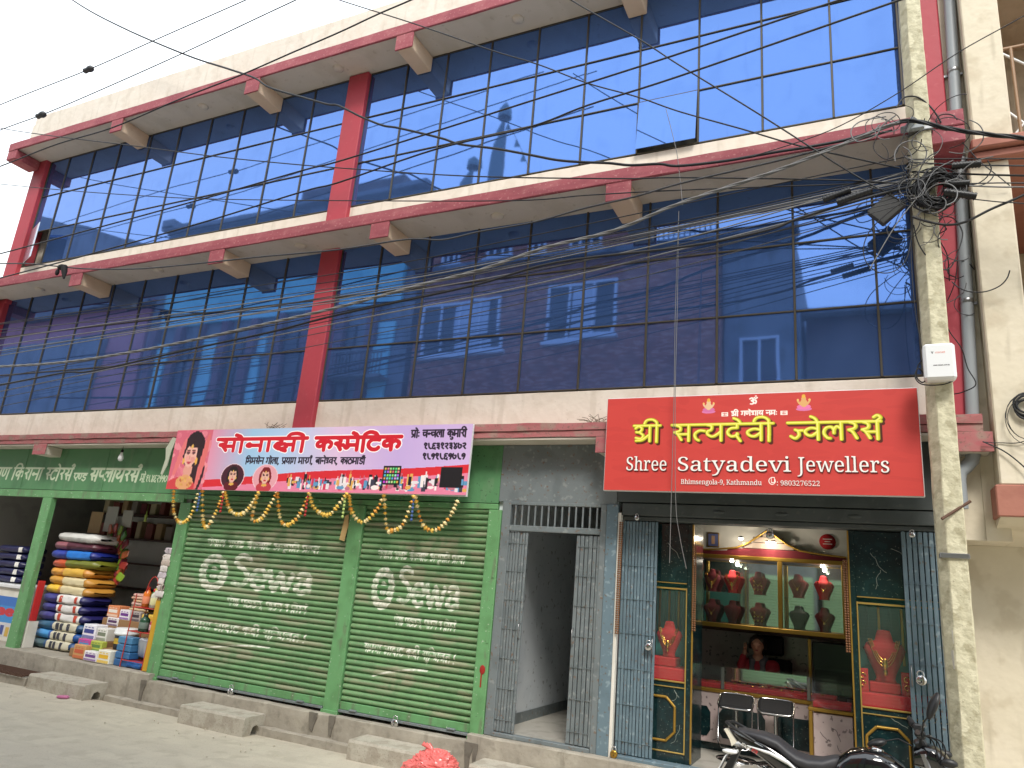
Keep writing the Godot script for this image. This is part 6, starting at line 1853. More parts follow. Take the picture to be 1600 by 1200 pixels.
	part(tv, "bezel", bx(Vector3(-0.63, 0.62, -1.99), Vector3(-0.14, 1.2, -1.95), 0.006), M.black_plastic)
	part(tv, "screen", bx(Vector3(-0.615, 0.64, -1.949), Vector3(-0.155, 1.185, -1.946)), mt("screen_glass", c8(18, 18, 22), 0.12))
	part(tv, "stand", bx(Vector3(-0.5, 0.0, -2.02), Vector3(-0.28, 0.62, -1.97)), M.dark_wood)
	part(r, "gold_post", bx(Vector3(-0.67, 0.0, -1.98), Vector3(-0.64, 1.22, -1.92)), M.gold_trim)
	# counter
	var co := thing("shop_counter", Vector3(-1.2, 0, -1.35), "pink marble counter with gold edge and glass showcase on top", "counter")
	part(co, "plinth", bx(Vector3(-1.95, 0.0, -1.5), Vector3(-0.35, 0.08, -1.2)), M.green_marble)
	part(co, "marble_front", bx(Vector3(-1.95, 0.08, -1.55), Vector3(-0.35, 0.59, -1.16), 0.006), M.pink_marble)
	part(co, "gold_edge", bx(Vector3(-1.96, 0.592, -1.57), Vector3(-0.34, 0.63, -1.14), 0.008), M.gold_trim)
	part(co, "velvet_tray", bx(Vector3(-1.94, 0.631, -1.54), Vector3(-0.36, 0.68, -1.17), 0.006), M.red_velvet)
	part(co, "glass_front", bx(Vector3(-1.95, 0.631, -1.16), Vector3(-0.35, 0.86, -1.154)), M.clear_glass)
	part(co, "glass_top", bx(Vector3(-1.95, 0.862, -1.56), Vector3(-0.35, 0.87, -1.15)), M.clear_glass)
	for x in [-1.5, -0.62]: part(co, "post", bx(Vector3(x - 0.018, 0.631, -1.152), Vector3(x + 0.018, 0.86, -1.14), 0.003), M.steel)
	part(co, "mirror_back", bx(Vector3(-1.46, 0.7, -1.5), Vector3(-0.66, 0.85, -1.48)), M.back_mirror)
	for q in [[-1.72, 0.09], [-1.3, 0.24], [-0.72, 0.24]]:
		var b := B.new()
		var x: float = q[0]
		var w: float = q[1]
		b.slab([Vector2(x - w + 0.04, 0.14), Vector2(x + w - 0.04, 0.14), Vector2(x + w, 0.2), Vector2(x + w, 0.38), Vector2(x + w - 0.04, 0.44), Vector2(x - w + 0.04, 0.44), Vector2(x - w, 0.38), Vector2(x - w, 0.2)], -1.162, -1.154)
		part(co, "dark_inlay", b, M.green_marble)
	for k in 14:
		var jb := B.new()
		jb.ball(Vector3(-1.8 + k * 0.1, 0.69, -1.25 - (k % 3) * 0.06), Vector3(0.02, 0.008, 0.014), 5, 8)
		part(co, "jewel", jb, M.gold_jewel)
	var sc := thing("side_counter", Vector3(-0.42, 0, -0.85), "small pink marble counter with glass box at the right of the stools", "counter")
	part(sc, "marble_front", bx(Vector3(-0.56, 0.0, -1.12), Vector3(-0.2, 0.57, -0.76), 0.006), M.pink_marble)
	part(sc, "gold_post", bx(Vector3(-0.6, 0.0, -0.78), Vector3(-0.562, 0.58, -0.745), 0.006), M.gold_trim)
	part(sc, "gold_edge", bx(Vector3(-0.605, 0.582, -1.13), Vector3(-0.19, 0.615, -0.74), 0.008), M.gold_trim)
	part(sc, "velvet_tray", bx(Vector3(-0.56, 0.617, -1.1), Vector3(-0.21, 0.67, -0.78), 0.006), M.red_velvet)
	part(sc, "glass_box", bx(Vector3(-0.57, 0.617, -0.772), Vector3(-0.2, 0.85, -0.766)), M.clear_glass)
	part(sc, "glass_top", bx(Vector3(-0.57, 0.852, -1.12), Vector3(-0.2, 0.86, -0.76)), M.clear_glass)
	veins(sc, [[Vector3(-0.4, 0.45, -0.758), -0.6, 5], [Vector3(-0.35, 0.3, -0.758), -1.3, 5], [Vector3(-0.5, 0.4, -0.758), -1.0, 3]], mt("dark_vein", c8(84, 74, 78), 0.3))
	veins(co, [[Vector3(-1.75, 0.56, -1.158), -0.6, 4], [Vector3(-0.9, 0.55, -1.158), -1.0, 5], [Vector3(-1.05, 0.3, -1.158), -1.2, 4]], M.dark_vein)
	# two stools
	var s0: Node3D = null
	for q in [[-1.31, "black and chrome bar stool at the counter, left of the two"], [-0.92, "black and chrome bar stool at the counter, right of the two"]]:
		if s0 == null:
			s0 = thing("bar_stool", Vector3(q[0], 0, -0.85), q[1], "stool", "bar stools at the jeweller's counter")
			var b := B.new()
			b.T = Transform3D(Basis(Vector3.RIGHT, 0.5), Vector3(0, 0.55, 0))
			b.box(Vector3(-0.17, -0.03, -0.12), Vector3(0.17, 0.03, 0.12), 0.025)
			lpart(s0, "seat", b, M.soft_black)
			var rim := B.new()
			rim.T = b.T
			var pts := []
			for k in 17:
				var a := TAU * k / 16
				var e := Vector2(cos(a), sin(a))
				pts.append(Vector3(signf(e.x) * pow(absf(e.x), 0.4) * 0.178, 0.012, signf(e.y) * pow(absf(e.y), 0.4) * 0.128))
			rim.tube(pts, 0.009, 6)
			lpart(s0, "rim", rim, M.chrome)
			var pl := B.new()
			pl.tube([Vector3(0, 0.03, 0), Vector3(0, 0.53, 0)], 0.02, 10)
			lpart(s0, "column", pl, M.chrome)
			for sx in [-1, 1]:
				var lg := B.new()
				lg.tube([Vector3(sx * 0.17, 0.52, 0.06), Vector3(sx * 0.165, 0.16, 0.1), Vector3(sx * 0.12, 0.13, 0.16), Vector3(0, 0.13, 0.18)], 0.007, 6)
				lpart(s0, "side_rod", lg, M.chrome)
			var bs := B.new()
			bs.lathe([Vector2(0.2, 0.0), Vector2(0.2, 0.012), Vector2(0.06, 0.035), Vector2(0.02, 0.05)], 20)
			lpart(s0, "base", bs, M.chrome)
		else:
			copy(s0, Vector3(q[0], 0, -0.85), 0.08, q[1])
	person_at_counter()

# ---- things on the street ----
func loft(b: B, stations: Array, power := 0.7, nk := 16):   # rings across x: [x, centre y, half width, half height, centre z]
	var prev := []
	b.st.set_smooth_group(0)
	for i in stations.size():
		var s: Array = stations[i]
		var ring := []
		for k in nk:
			var a := TAU * k / nk
			var cs := cos(a)
			var sn := sin(a)
			ring.append(Vector3(s[0], s[1] + signf(sn) * pow(absf(sn), power) * s[3], (s[4] if s.size() > 4 else 0.0) + signf(cs) * pow(absf(cs), power) * s[2]))
		if i > 0:
			for k in nk: b.quad(prev[k], prev[(k + 1) % nk], ring[(k + 1) % nk], ring[k])
		if i == 0 or i == stations.size() - 1:
			var c := Vector3(s[0], s[1], s[4] if s.size() > 4 else 0.0)
			for k in nk: b.out3(c, ring[k], ring[(k + 1) % nk], c + Vector3(1.0 if i == 0 else -1.0, 0, 0))
		prev = ring
	b.st.set_smooth_group(-1)

func wheel(t: Node3D, x: float, r: float):
	var at := Transform3D(Basis(Vector3.RIGHT, PI / 2), Vector3(x, r, 0))
	var b := B.new()
	b.lathe([Vector2(r - 0.075, -0.045), Vector2(r - 0.03, -0.052), Vector2(r, -0.025), Vector2(r, 0.025), Vector2(r - 0.03, 0.052), Vector2(r - 0.075, 0.045), Vector2(r - 0.075, -0.045)], 28, at)
	var w := lpart(t, "wheel", b, M.soft_black)
	var rim := B.new()
	rim.lathe([Vector2(r - 0.08, -0.035), Vector2(r - 0.074, -0.035), Vector2(r - 0.074, 0.035), Vector2(r - 0.08, 0.035), Vector2(r - 0.1, 0.0), Vector2(r - 0.08, -0.035)], 28, at)
	rim.lathe([Vector2(0.0, -0.05), Vector2(0.04, -0.05), Vector2(0.04, 0.05), Vector2(0.0, 0.05)], 14, at)
	for k in 5:
		var a := TAU * k / 5
		rim.tube([Vector3(x + cos(a) * 0.03, r + sin(a) * 0.03, 0), Vector3(x + cos(a) * (r - 0.085), r + sin(a) * (r - 0.085), 0)], 0.014, 6)
	lpart(w, "rim", rim, M.black_plastic)

func motorcycle():
	var g := -0.43
	var t := thing("motorcycle", Vector3(0, g, 1.02), "black motorcycle with white stripes parked before the jeweller's shop", "motorcycle")
	var y := func(v: float) -> float: return v - g
	var gloss := mt("black_gloss_paint", c8(16, 17, 20), 0.12)
	gloss.clearcoat_enabled = true
	gloss.clearcoat = 1.0
	gloss.clearcoat_roughness = 0.05
	var seat := mt("seat_vinyl", c8(46, 46, 50), 0.55)
	wheel(t, -0.83, 0.3)
	wheel(t, 0.52, 0.3)
	var tc := B.new()
	loft(tc, [[-1.12, y.call(0.55), 0.03, 0.018], [-1.05, y.call(0.535), 0.06, 0.035], [-0.95, y.call(0.5), 0.1, 0.055], [-0.8, y.call(0.45), 0.125, 0.08], [-0.65, y.call(0.37), 0.13, 0.1], [-0.5, y.call(0.29), 0.12, 0.1], [-0.4, y.call(0.24), 0.1, 0.08]], 0.8)
	lpart(t, "tail_cowl", tc, gloss)
	var st := B.new()
	loft(st, [[-1.0, y.call(0.555), 0.07, 0.02], [-0.93, y.call(0.545), 0.105, 0.032], [-0.8, y.call(0.53), 0.125, 0.042], [-0.7, y.call(0.505), 0.13, 0.045], [-0.63, y.call(0.455), 0.13, 0.05], [-0.56, y.call(0.415), 0.13, 0.05], [-0.48, y.call(0.4), 0.13, 0.05], [-0.38, y.call(0.405), 0.115, 0.052], [-0.3, y.call(0.43), 0.09, 0.055], [-0.26, y.call(0.45), 0.06, 0.04]], 0.75)
	lpart(t, "saddle", st, seat)
	var gr := B.new()
	for s in [-1, 1]: gr.tube([Vector3(-0.86, y.call(0.51), s * 0.14), Vector3(-0.97, y.call(0.56), s * 0.13), Vector3(-1.06, y.call(0.6), s * 0.1), Vector3(-1.1, y.call(0.6), 0.0)], 0.012, 8)
	lpart(t, "grab_rail", gr, M.black_plastic)
	for s in [-1, 1]:
		var sp := B.new()
		sp.tube([Vector3(-0.92, y.call(0.47), s * 0.125), Vector3(-0.75, y.call(0.445), s * 0.14), Vector3(-0.62, y.call(0.4), s * 0.142), Vector3(-0.54, y.call(0.345), s * 0.132)], [0.004, 0.013, 0.016, 0.004], 6)
		lpart(t, "white_stripe", sp, M.white_plastic)
		var sp2 := B.new()
		sp2.tube([Vector3(-1.02, y.call(0.545), s * 0.09), Vector3(-0.9, y.call(0.515), s * 0.122), Vector3(-0.8, y.call(0.48), s * 0.138)], [0.002, 0.006, 0.002], 6)
		lpart(t, "white_stripe", sp2, M.grey_pipe)
	lettering_on_bike(t, y.call(0.462))
	var tl := B.new()
	tl.slab([Vector2(-1.1, y.call(0.56)), Vector2(-1.075, y.call(0.565)), Vector2(-1.0, y.call(0.48)), Vector2(-1.04, y.call(0.445)), Vector2(-1.055, y.call(0.49))], 0.03, 0.11)
	tl.slab([Vector2(-1.1, y.call(0.56)), Vector2(-1.075, y.call(0.565)), Vector2(-1.0, y.call(0.48)), Vector2(-1.04, y.call(0.445)), Vector2(-1.055, y.call(0.49))], -0.11, -0.03)
	lpart(t, "tail_light", tl, mt("pale_lens", c8(220, 214, 196), 0.3))
	var mg := B.new()
	mg.slab([Vector2(-1.02, y.call(0.42)), Vector2(-0.98, y.call(0.42)), Vector2(-1.1, y.call(0.16)), Vector2(-1.16, y.call(0.18))], -0.07, 0.07)
	lpart(t, "mudguard", mg, M.black_plastic)
	var np := B.new()
	np.slab([Vector2(-1.1, y.call(0.36)), Vector2(-1.09, y.call(0.36)), Vector2(-1.15, y.call(0.24)), Vector2(-1.16, y.call(0.24))], -0.09, 0.09)
	lpart(t, "number_plate", np, M.white_plastic)
	for s in [-1, 1]:
		var ib := B.new()
		ib.tube([Vector3(-1.0, y.call(0.41), s * 0.06), Vector3(-1.02, y.call(0.415), s * 0.17)], 0.012, 8)
		ib.ball(Vector3(-1.04, y.call(0.42), s * 0.2), Vector3(0.06, 0.018, 0.03), 6, 10)
		lpart(t, "indicator", ib, M.white_plastic)
	var tk := B.new()
	loft(tk, [[-0.3, y.call(0.36), 0.07, 0.05], [-0.26, y.call(0.4), 0.11, 0.09], [-0.18, y.call(0.43), 0.145, 0.118], [-0.08, y.call(0.445), 0.155, 0.128], [0.02, y.call(0.445), 0.15, 0.125], [0.1, y.call(0.43), 0.13, 0.11], [0.17, y.call(0.4), 0.1, 0.09], [0.22, y.call(0.37), 0.06, 0.06]], 0.75, 20)
	lpart(t, "fuel_tank", tk, gloss)
	for s in [-1, 1]:
		for o in [0.0, 0.045]:
			var sb := B.new()
			sb.tube([Vector3(-0.1 + o, y.call(0.555 - o * 0.3), s * 0.09), Vector3(0.0 + o, y.call(0.535 - o * 0.4), s * 0.115), Vector3(0.1 + o, y.call(0.49 - o * 0.6), s * 0.112), Vector3(0.16 + o, y.call(0.44 - o * 0.6), s * 0.09)], [0.002, 0.007, 0.007, 0.002], 6)
			lpart(t, "tank_stripe", sb, M.white_plastic)
	var cap := B.new()
	cap.lathe([Vector2(0.045, 0.0), Vector2(0.045, 0.012), Vector2(0.035, 0.018), Vector2(0.0, 0.018)], 16, Transform3D(Basis(Vector3.BACK, -0.2), Vector3(0.0, y.call(0.565), 0)))
	lpart(t, "filler_cap", cap, M.chrome)
	# engine, frame, exhaust
	var en := B.new()
	en.box(Vector3(-0.35, y.call(-0.15), -0.13), Vector3(0.1, y.call(0.12), 0.13), 0.04)
	for k in 6: en.box(Vector3(-0.12, y.call(0.13 + k * 0.03), -0.1), Vector3(0.12, y.call(0.142 + k * 0.03), 0.1))
	lpart(t, "engine", en, M.steel)
	var fr := B.new()
	for s in [-1, 1]:
		fr.tube([Vector3(0.26, y.call(0.45), s * 0.03), Vector3(-0.25, y.call(0.3), s * 0.09), Vector3(-0.7, y.call(0.32), s * 0.09)], 0.018, 8)
		fr.tube([Vector3(0.26, y.call(0.4), s * 0.03), Vector3(0.12, y.call(-0.1), s * 0.08), Vector3(-0.4, y.call(-0.14), s * 0.08)], 0.018, 8)
		fr.tube([Vector3(-0.4, y.call(-0.1), s * 0.09), Vector3(-0.83, y.call(-0.13), s * 0.1)], 0.02, 8)
		fr.tube([Vector3(-0.83, y.call(-0.13), s * 0.11), Vector3(-0.65, y.call(0.3), s * 0.11)], 0.022, 8)
	lpart(t, "frame", fr, M.black_plastic)
	var ex := B.new()
	ex.tube([Vector3(0.12, y.call(0.1), -0.1), Vector3(0.15, y.call(-0.15), -0.14), Vector3(-0.4, y.call(-0.2), -0.16), Vector3(-0.6, y.call(-0.15), -0.17), Vector3(-1.0, y.call(-0.02), -0.18)], [0.02, 0.022, 0.024, 0.045, 0.045], 10)
	lpart(t, "exhaust", ex, M.steel)
	for s in [-1, 1]:
		var fk := B.new()
		fk.tube([Vector3(0.3, y.call(0.6), s * 0.09), Vector3(0.52, y.call(-0.13), s * 0.09)], 0.024, 10)
		lpart(t, "fork_leg", fk, M.steel)
	var fm := B.new()
	for k in 10:
		var a := 0.4 + k * 0.22
		fm.box(Vector3(0.52 + cos(a) * 0.335 - 0.04, 0.3 + sin(a) * 0.335 - 0.006, -0.06), Vector3(0.52 + cos(a) * 0.335 + 0.04, 0.3 + sin(a) * 0.335 + 0.006, 0.06), 0.004)
	lpart(t, "front_mudguard", fm, gloss)
	# handlebar and headlight
	var hb := B.new()
	hb.tube([Vector3(0.25, y.call(0.76), 0.38), Vector3(0.28, y.call(0.72), 0.2), Vector3(0.29, y.call(0.66), 0.08), Vector3(0.29, y.call(0.66), -0.08), Vector3(0.28, y.call(0.72), -0.2), Vector3(0.24, y.call(0.74), -0.38)], 0.013, 10)
	lpart(t, "handlebar", hb, M.black_plastic)
	for s in [-1, 1]:
		var gp := B.new()
		var a := Vector3(0.262, y.call(0.745), s * 0.26)
		var c := Vector3(0.258 if s > 0 else 0.24, y.call(0.772), s * 0.385)
		gp.tube([a, c], 0.02, 12)
		lpart(t, "grip", gp, M.soft_black)
		var be := B.new()
		be.tube([c, c + (c - a).normalized() * 0.022], 0.017, 12)
		lpart(t, "bar_end", be, M.chrome)
		var lv := B.new()
		lv.tube([Vector3(0.31, y.call(0.735), s * 0.2), Vector3(0.34, y.call(0.75), s * 0.28), Vector3(0.34, y.call(0.76), s * 0.37)], 0.006, 6)
		lpart(t, "lever", lv, M.steel)
		var sw := B.new()
		sw.box(Vector3(0.255, y.call(0.71), s * 0.2 - 0.025), Vector3(0.315, y.call(0.765), s * 0.2 + 0.025), 0.01)
		lpart(t, "switch_block", sw, M.black_plastic)
	# mirrors: the near one seen edge on, the far one low and flat
	var m1 := B.new()
	m1.tube([Vector3(0.29, y.call(0.745), 0.25), Vector3(0.3, y.call(0.83), 0.31), Vector3(0.325, y.call(0.87), 0.34)], 0.006, 6)
	m1.T = Transform3D(Basis(Vector3.BACK, -0.38) * Basis(Vector3.UP, 0.25), Vector3(0.365, y.call(0.955), 0.36))
	m1.ball(Vector3.ZERO, Vector3(0.026, 0.1, 0.055), 8, 12)
	lpart(t, "mirror", m1, M.black_plastic)
	var m2 := B.new()
	m2.tube([Vector3(0.24, y.call(0.6), -0.22), Vector3(0.15, y.call(0.63), -0.27), Vector3(0.06, y.call(0.6), -0.28)], 0.006, 6)
	m2.T = Transform3D(Basis(Vector3.BACK, 0.35), Vector3(0.0, y.call(0.575), -0.28))
	m2.ball(Vector3.ZERO, Vector3(0.075, 0.032, 0.05), 8, 12)
	lpart(t, "mirror", m2, M.black_plastic)
	var cw := B.new()
	loft(cw, [[0.24, y.call(0.56), 0.07, 0.06], [0.3, y.call(0.58), 0.11, 0.085], [0.38, y.call(0.56), 0.12, 0.1], [0.45, y.call(0.5), 0.1, 0.11], [0.5, y.call(0.44), 0.07, 0.09], [0.52, y.call(0.42), 0.03, 0.05]], 0.8)
	lpart(t, "headlight_cowl", cw, gloss)
	var hl := B.new()
	hl.ball(Vector3(0.5, y.call(0.46), 0), Vector3(0.035, 0.055, 0.07), 8, 12)
	lpart(t, "headlight", hl, M.white_plastic)
	var ins := B.new()
	ins.T = Transform3D(Basis(Vector3.BACK, 0.5), Vector3(0.29, y.call(0.655), 0))
	ins.box(Vector3(-0.04, -0.02, -0.08), Vector3(0.04, 0.03, 0.08), 0.012)
	lpart(t, "instrument", ins, M.black_plastic)
	for s in [-1, 1]:
		var fi := B.new()
		fi.tube([Vector3(0.4, y.call(0.55), s * 0.1), Vector3(0.42, y.call(0.56), s * 0.18)], 0.01, 6)
		fi.ball(Vector3(0.45, y.call(0.58), s * 0.21), Vector3(0.055, 0.03, 0.026), 6, 10)
		lpart(t, "indicator", fi, M.black_plastic)
	var cbl := B.new()
	for k in 3: cbl.tube(smooth3([Vector3(0.3, y.call(0.74), 0.2), Vector3(0.36 + k * 0.03, y.call(0.7), 0.16), Vector3(0.38 + k * 0.02, y.call(0.58), 0.12), Vector3(0.28, y.call(0.45), 0.08)], 5), 0.005, 5)
	lpart(t, "control_cable", cbl, M.soft_black)
	var sd := B.new()
	sd.tube([Vector3(-0.3, y.call(-0.1), 0.12), Vector3(-0.4, 0.01, 0.3)], 0.012, 8)
	lpart(t, "side_stand", sd, M.steel)

func lettering_on_bike(t: Node3D, yy: float):
	var f := SystemFont.new()
	f.font_names = PackedStringArray(["Droid Sans"])
	for q in [["APACHE", -0.965, M.white_print, 0.075], ["RTR", -0.885, mt("red_print", c8(200, 40, 50), 0.5), 0.045]]:
		var tm := TextMesh.new()
		tm.font = f
		tm.font_size = 32
		tm.text = q[0]
		tm.pixel_size = 0.002
		tm.depth = 0.004
		tm.horizontal_alignment = HORIZONTAL_ALIGNMENT_LEFT
		var o := inst("badge", tm, q[2], t)
		var bb := tm.get_aabb()
		o.transform = Transform3D(Basis(Vector3.UP, -0.2) * Basis(Vector3.BACK, -0.35) * Basis.from_scale(Vector3(q[3] / bb.size.x, 0.55, 1.0)), Vector3(q[1], yy + 0.012 - (q[1] + 0.965) * 0.35, 0.118 + (q[1] + 0.965) * 0.12))

func street_things():
	rng.seed = 707
	utility_pole()
	motorcycle()
	# knotted plastic bag
	var f := FastNoiseLite.new()
	f.seed = 8
	f.frequency = 3.2
	f.fractal_octaves = 4
	var b := B.new()
	var n := 56
	var rows := []
	for i in n + 1:
		var row := []
		for k in n:
			var th := PI * i / n
			var ph := TAU * k / n
			var d := Vector3(sin(th) * cos(ph), -cos(th), sin(th) * sin(ph))
			var r := 1.0 + 0.16 * f.get_noise_3dv(d * 1.0) + 0.15 * absf(f.get_noise_3dv(d * 2.2 + Vector3.ONE * 7.0)) + 0.04 * absf(f.get_noise_3dv(d * 6.0 + Vector3.ONE * 3.0)) - 0.08
			var p := Vector3(d.x * 0.25 * r, d.y * 0.185 * r, d.z * 0.22 * r)
			if d.x < -0.3 and d.y < 0.3: p += Vector3(-0.12, -0.03, 0.0) * (-(d.x + 0.3))
			p.y = maxf(p.y, -0.165)
			row.append(p)
		rows.append(row)
	b.T = Transform3D(Basis(Vector3.UP, 0.3), Vector3(-3.92, -0.26, 0.78))
	for i in n:
		for k in n: b.quad(rows[i][k], rows[i + 1][k], rows[i + 1][(k + 1) % n], rows[i][(k + 1) % n])
	var bm := mt("red_thin_plastic", c8(226, 118, 114), 0.22)
	bm.backlight_enabled = true
	bm.backlight = Color(0.5, 0.12, 0.12)
	var bag := thing("plastic_bag", Vector3(-3.92, -0.42, 0.78), "crumpled red plastic bag full of rubbish at the road edge", "bag")
	part(bag, "sack", b, bm)
	var kb := B.new()
	for k in 3: kb.tube([Vector3(-3.96, -0.1, 0.79), Vector3(-3.97 - k * 0.012, -0.065, 0.8 + (k - 1) * 0.015), Vector3(-4.0 - k * 0.02, -0.05 + k * 0.008, 0.81 + (k - 1) * 0.03)], [0.03, 0.014, 0.022], 7)
	part(bag, "knot", kb, bm)
	# litter and stones
	var pinks := B.new()
	pinks.T = Transform3D(Basis(Vector3.UP, 0.5), Vector3(-9.9, -0.42, 0.55))
	pillow(pinks, 0.16, 0.035, 0.08, 0.0, 1.0, 0.0, 5)
	solo("sweet_wrapper", pinks, mt("pink_foil", c8(186, 110, 150), 0.35), "small pink wrapper lying on the road in front of the grocery step", "litter")
	var gm := B.new()
	for k in 60:
		var x := rng.randf_range(-13.0, -2.0)
		var z := 0.5 + absf(rng.randfn(0.0, 0.35))
		var s := rng.randf_range(0.005, 0.014)
		gm.ball(Vector3(x, -0.425 + s * 0.2, z), Vector3(s, s * 0.6, s * rng.randf_range(0.6, 1.2)), 4, 6)
	var go := inst("gravel", gm.mesh(), M.dusty_road, self)
	go.set_meta("kind", "stuff")
	tag(go, "loose grit and small stones along the foot of the plinth", "gravel")
	# dried twigs and weeds on the ledges
	for q in [[-7.3, 3.33, 0.2, "tuft of dry twigs on the ledge above the pink banner"], [-2.62, 3.33, 0.2, "tuft of dry twigs on the ledge beside the red signboard"]]:
		var w := B.new()
		for k in 16:
			var a := rng.randf() * TAU
			var p := Vector3(q[0] + rng.randf_range(-0.1, 0.1), q[1], q[2] + rng.randf_range(-0.05, 0.05))
			w.tube([p, p + Vector3(cos(a) * 0.06, 0.04, sin(a) * 0.04), p + Vector3(cos(a) * 0.16, rng.randf_range(0.03, 0.1), sin(a) * 0.06)], 0.003, 4)
		var o := solo("dry_twigs", w, mt("twig_brown", c8(92, 84, 62), 0.9), q[3], "twigs", "dry twigs on the ledge")
	# a scrap of cloth caught at the end of the banner
	var rg := B.new()
	rg.slab([Vector2(-9.1, 3.22), Vector2(-9.02, 3.2), Vector2(-9.08, 3.0), Vector2(-9.1, 2.8), Vector2(-9.16, 2.66), Vector2(-9.2, 2.68), Vector2(-9.16, 2.9), Vector2(-9.2, 3.06)], 0.33, 0.34)
	solo("torn_cloth", rg, mt("grey_rag", c8(176, 180, 160), 0.9), "torn pale rag hanging at the left end of the pink banner", "cloth")
	# something dark caught on the cable
	var cr := B.new()
	cr.ball(Vector3(-11.74, 5.96, 1.0), Vector3(0.09, 0.05, 0.05), 6, 10)
	cr.ball(Vector3(-11.82, 5.88, 1.0), Vector3(0.04, 0.06, 0.03), 6, 10)
	cr.tube([Vector3(-11.68, 5.97, 1.0), Vector3(-11.63, 5.86, 1.0), Vector3(-11.6, 5.74, 1.0)], [0.05, 0.045, 0.015], 8)
	solo("tangled_rag", cr, M.soft_black, "dark tangled rag caught on the cable at the far left", "cloth")

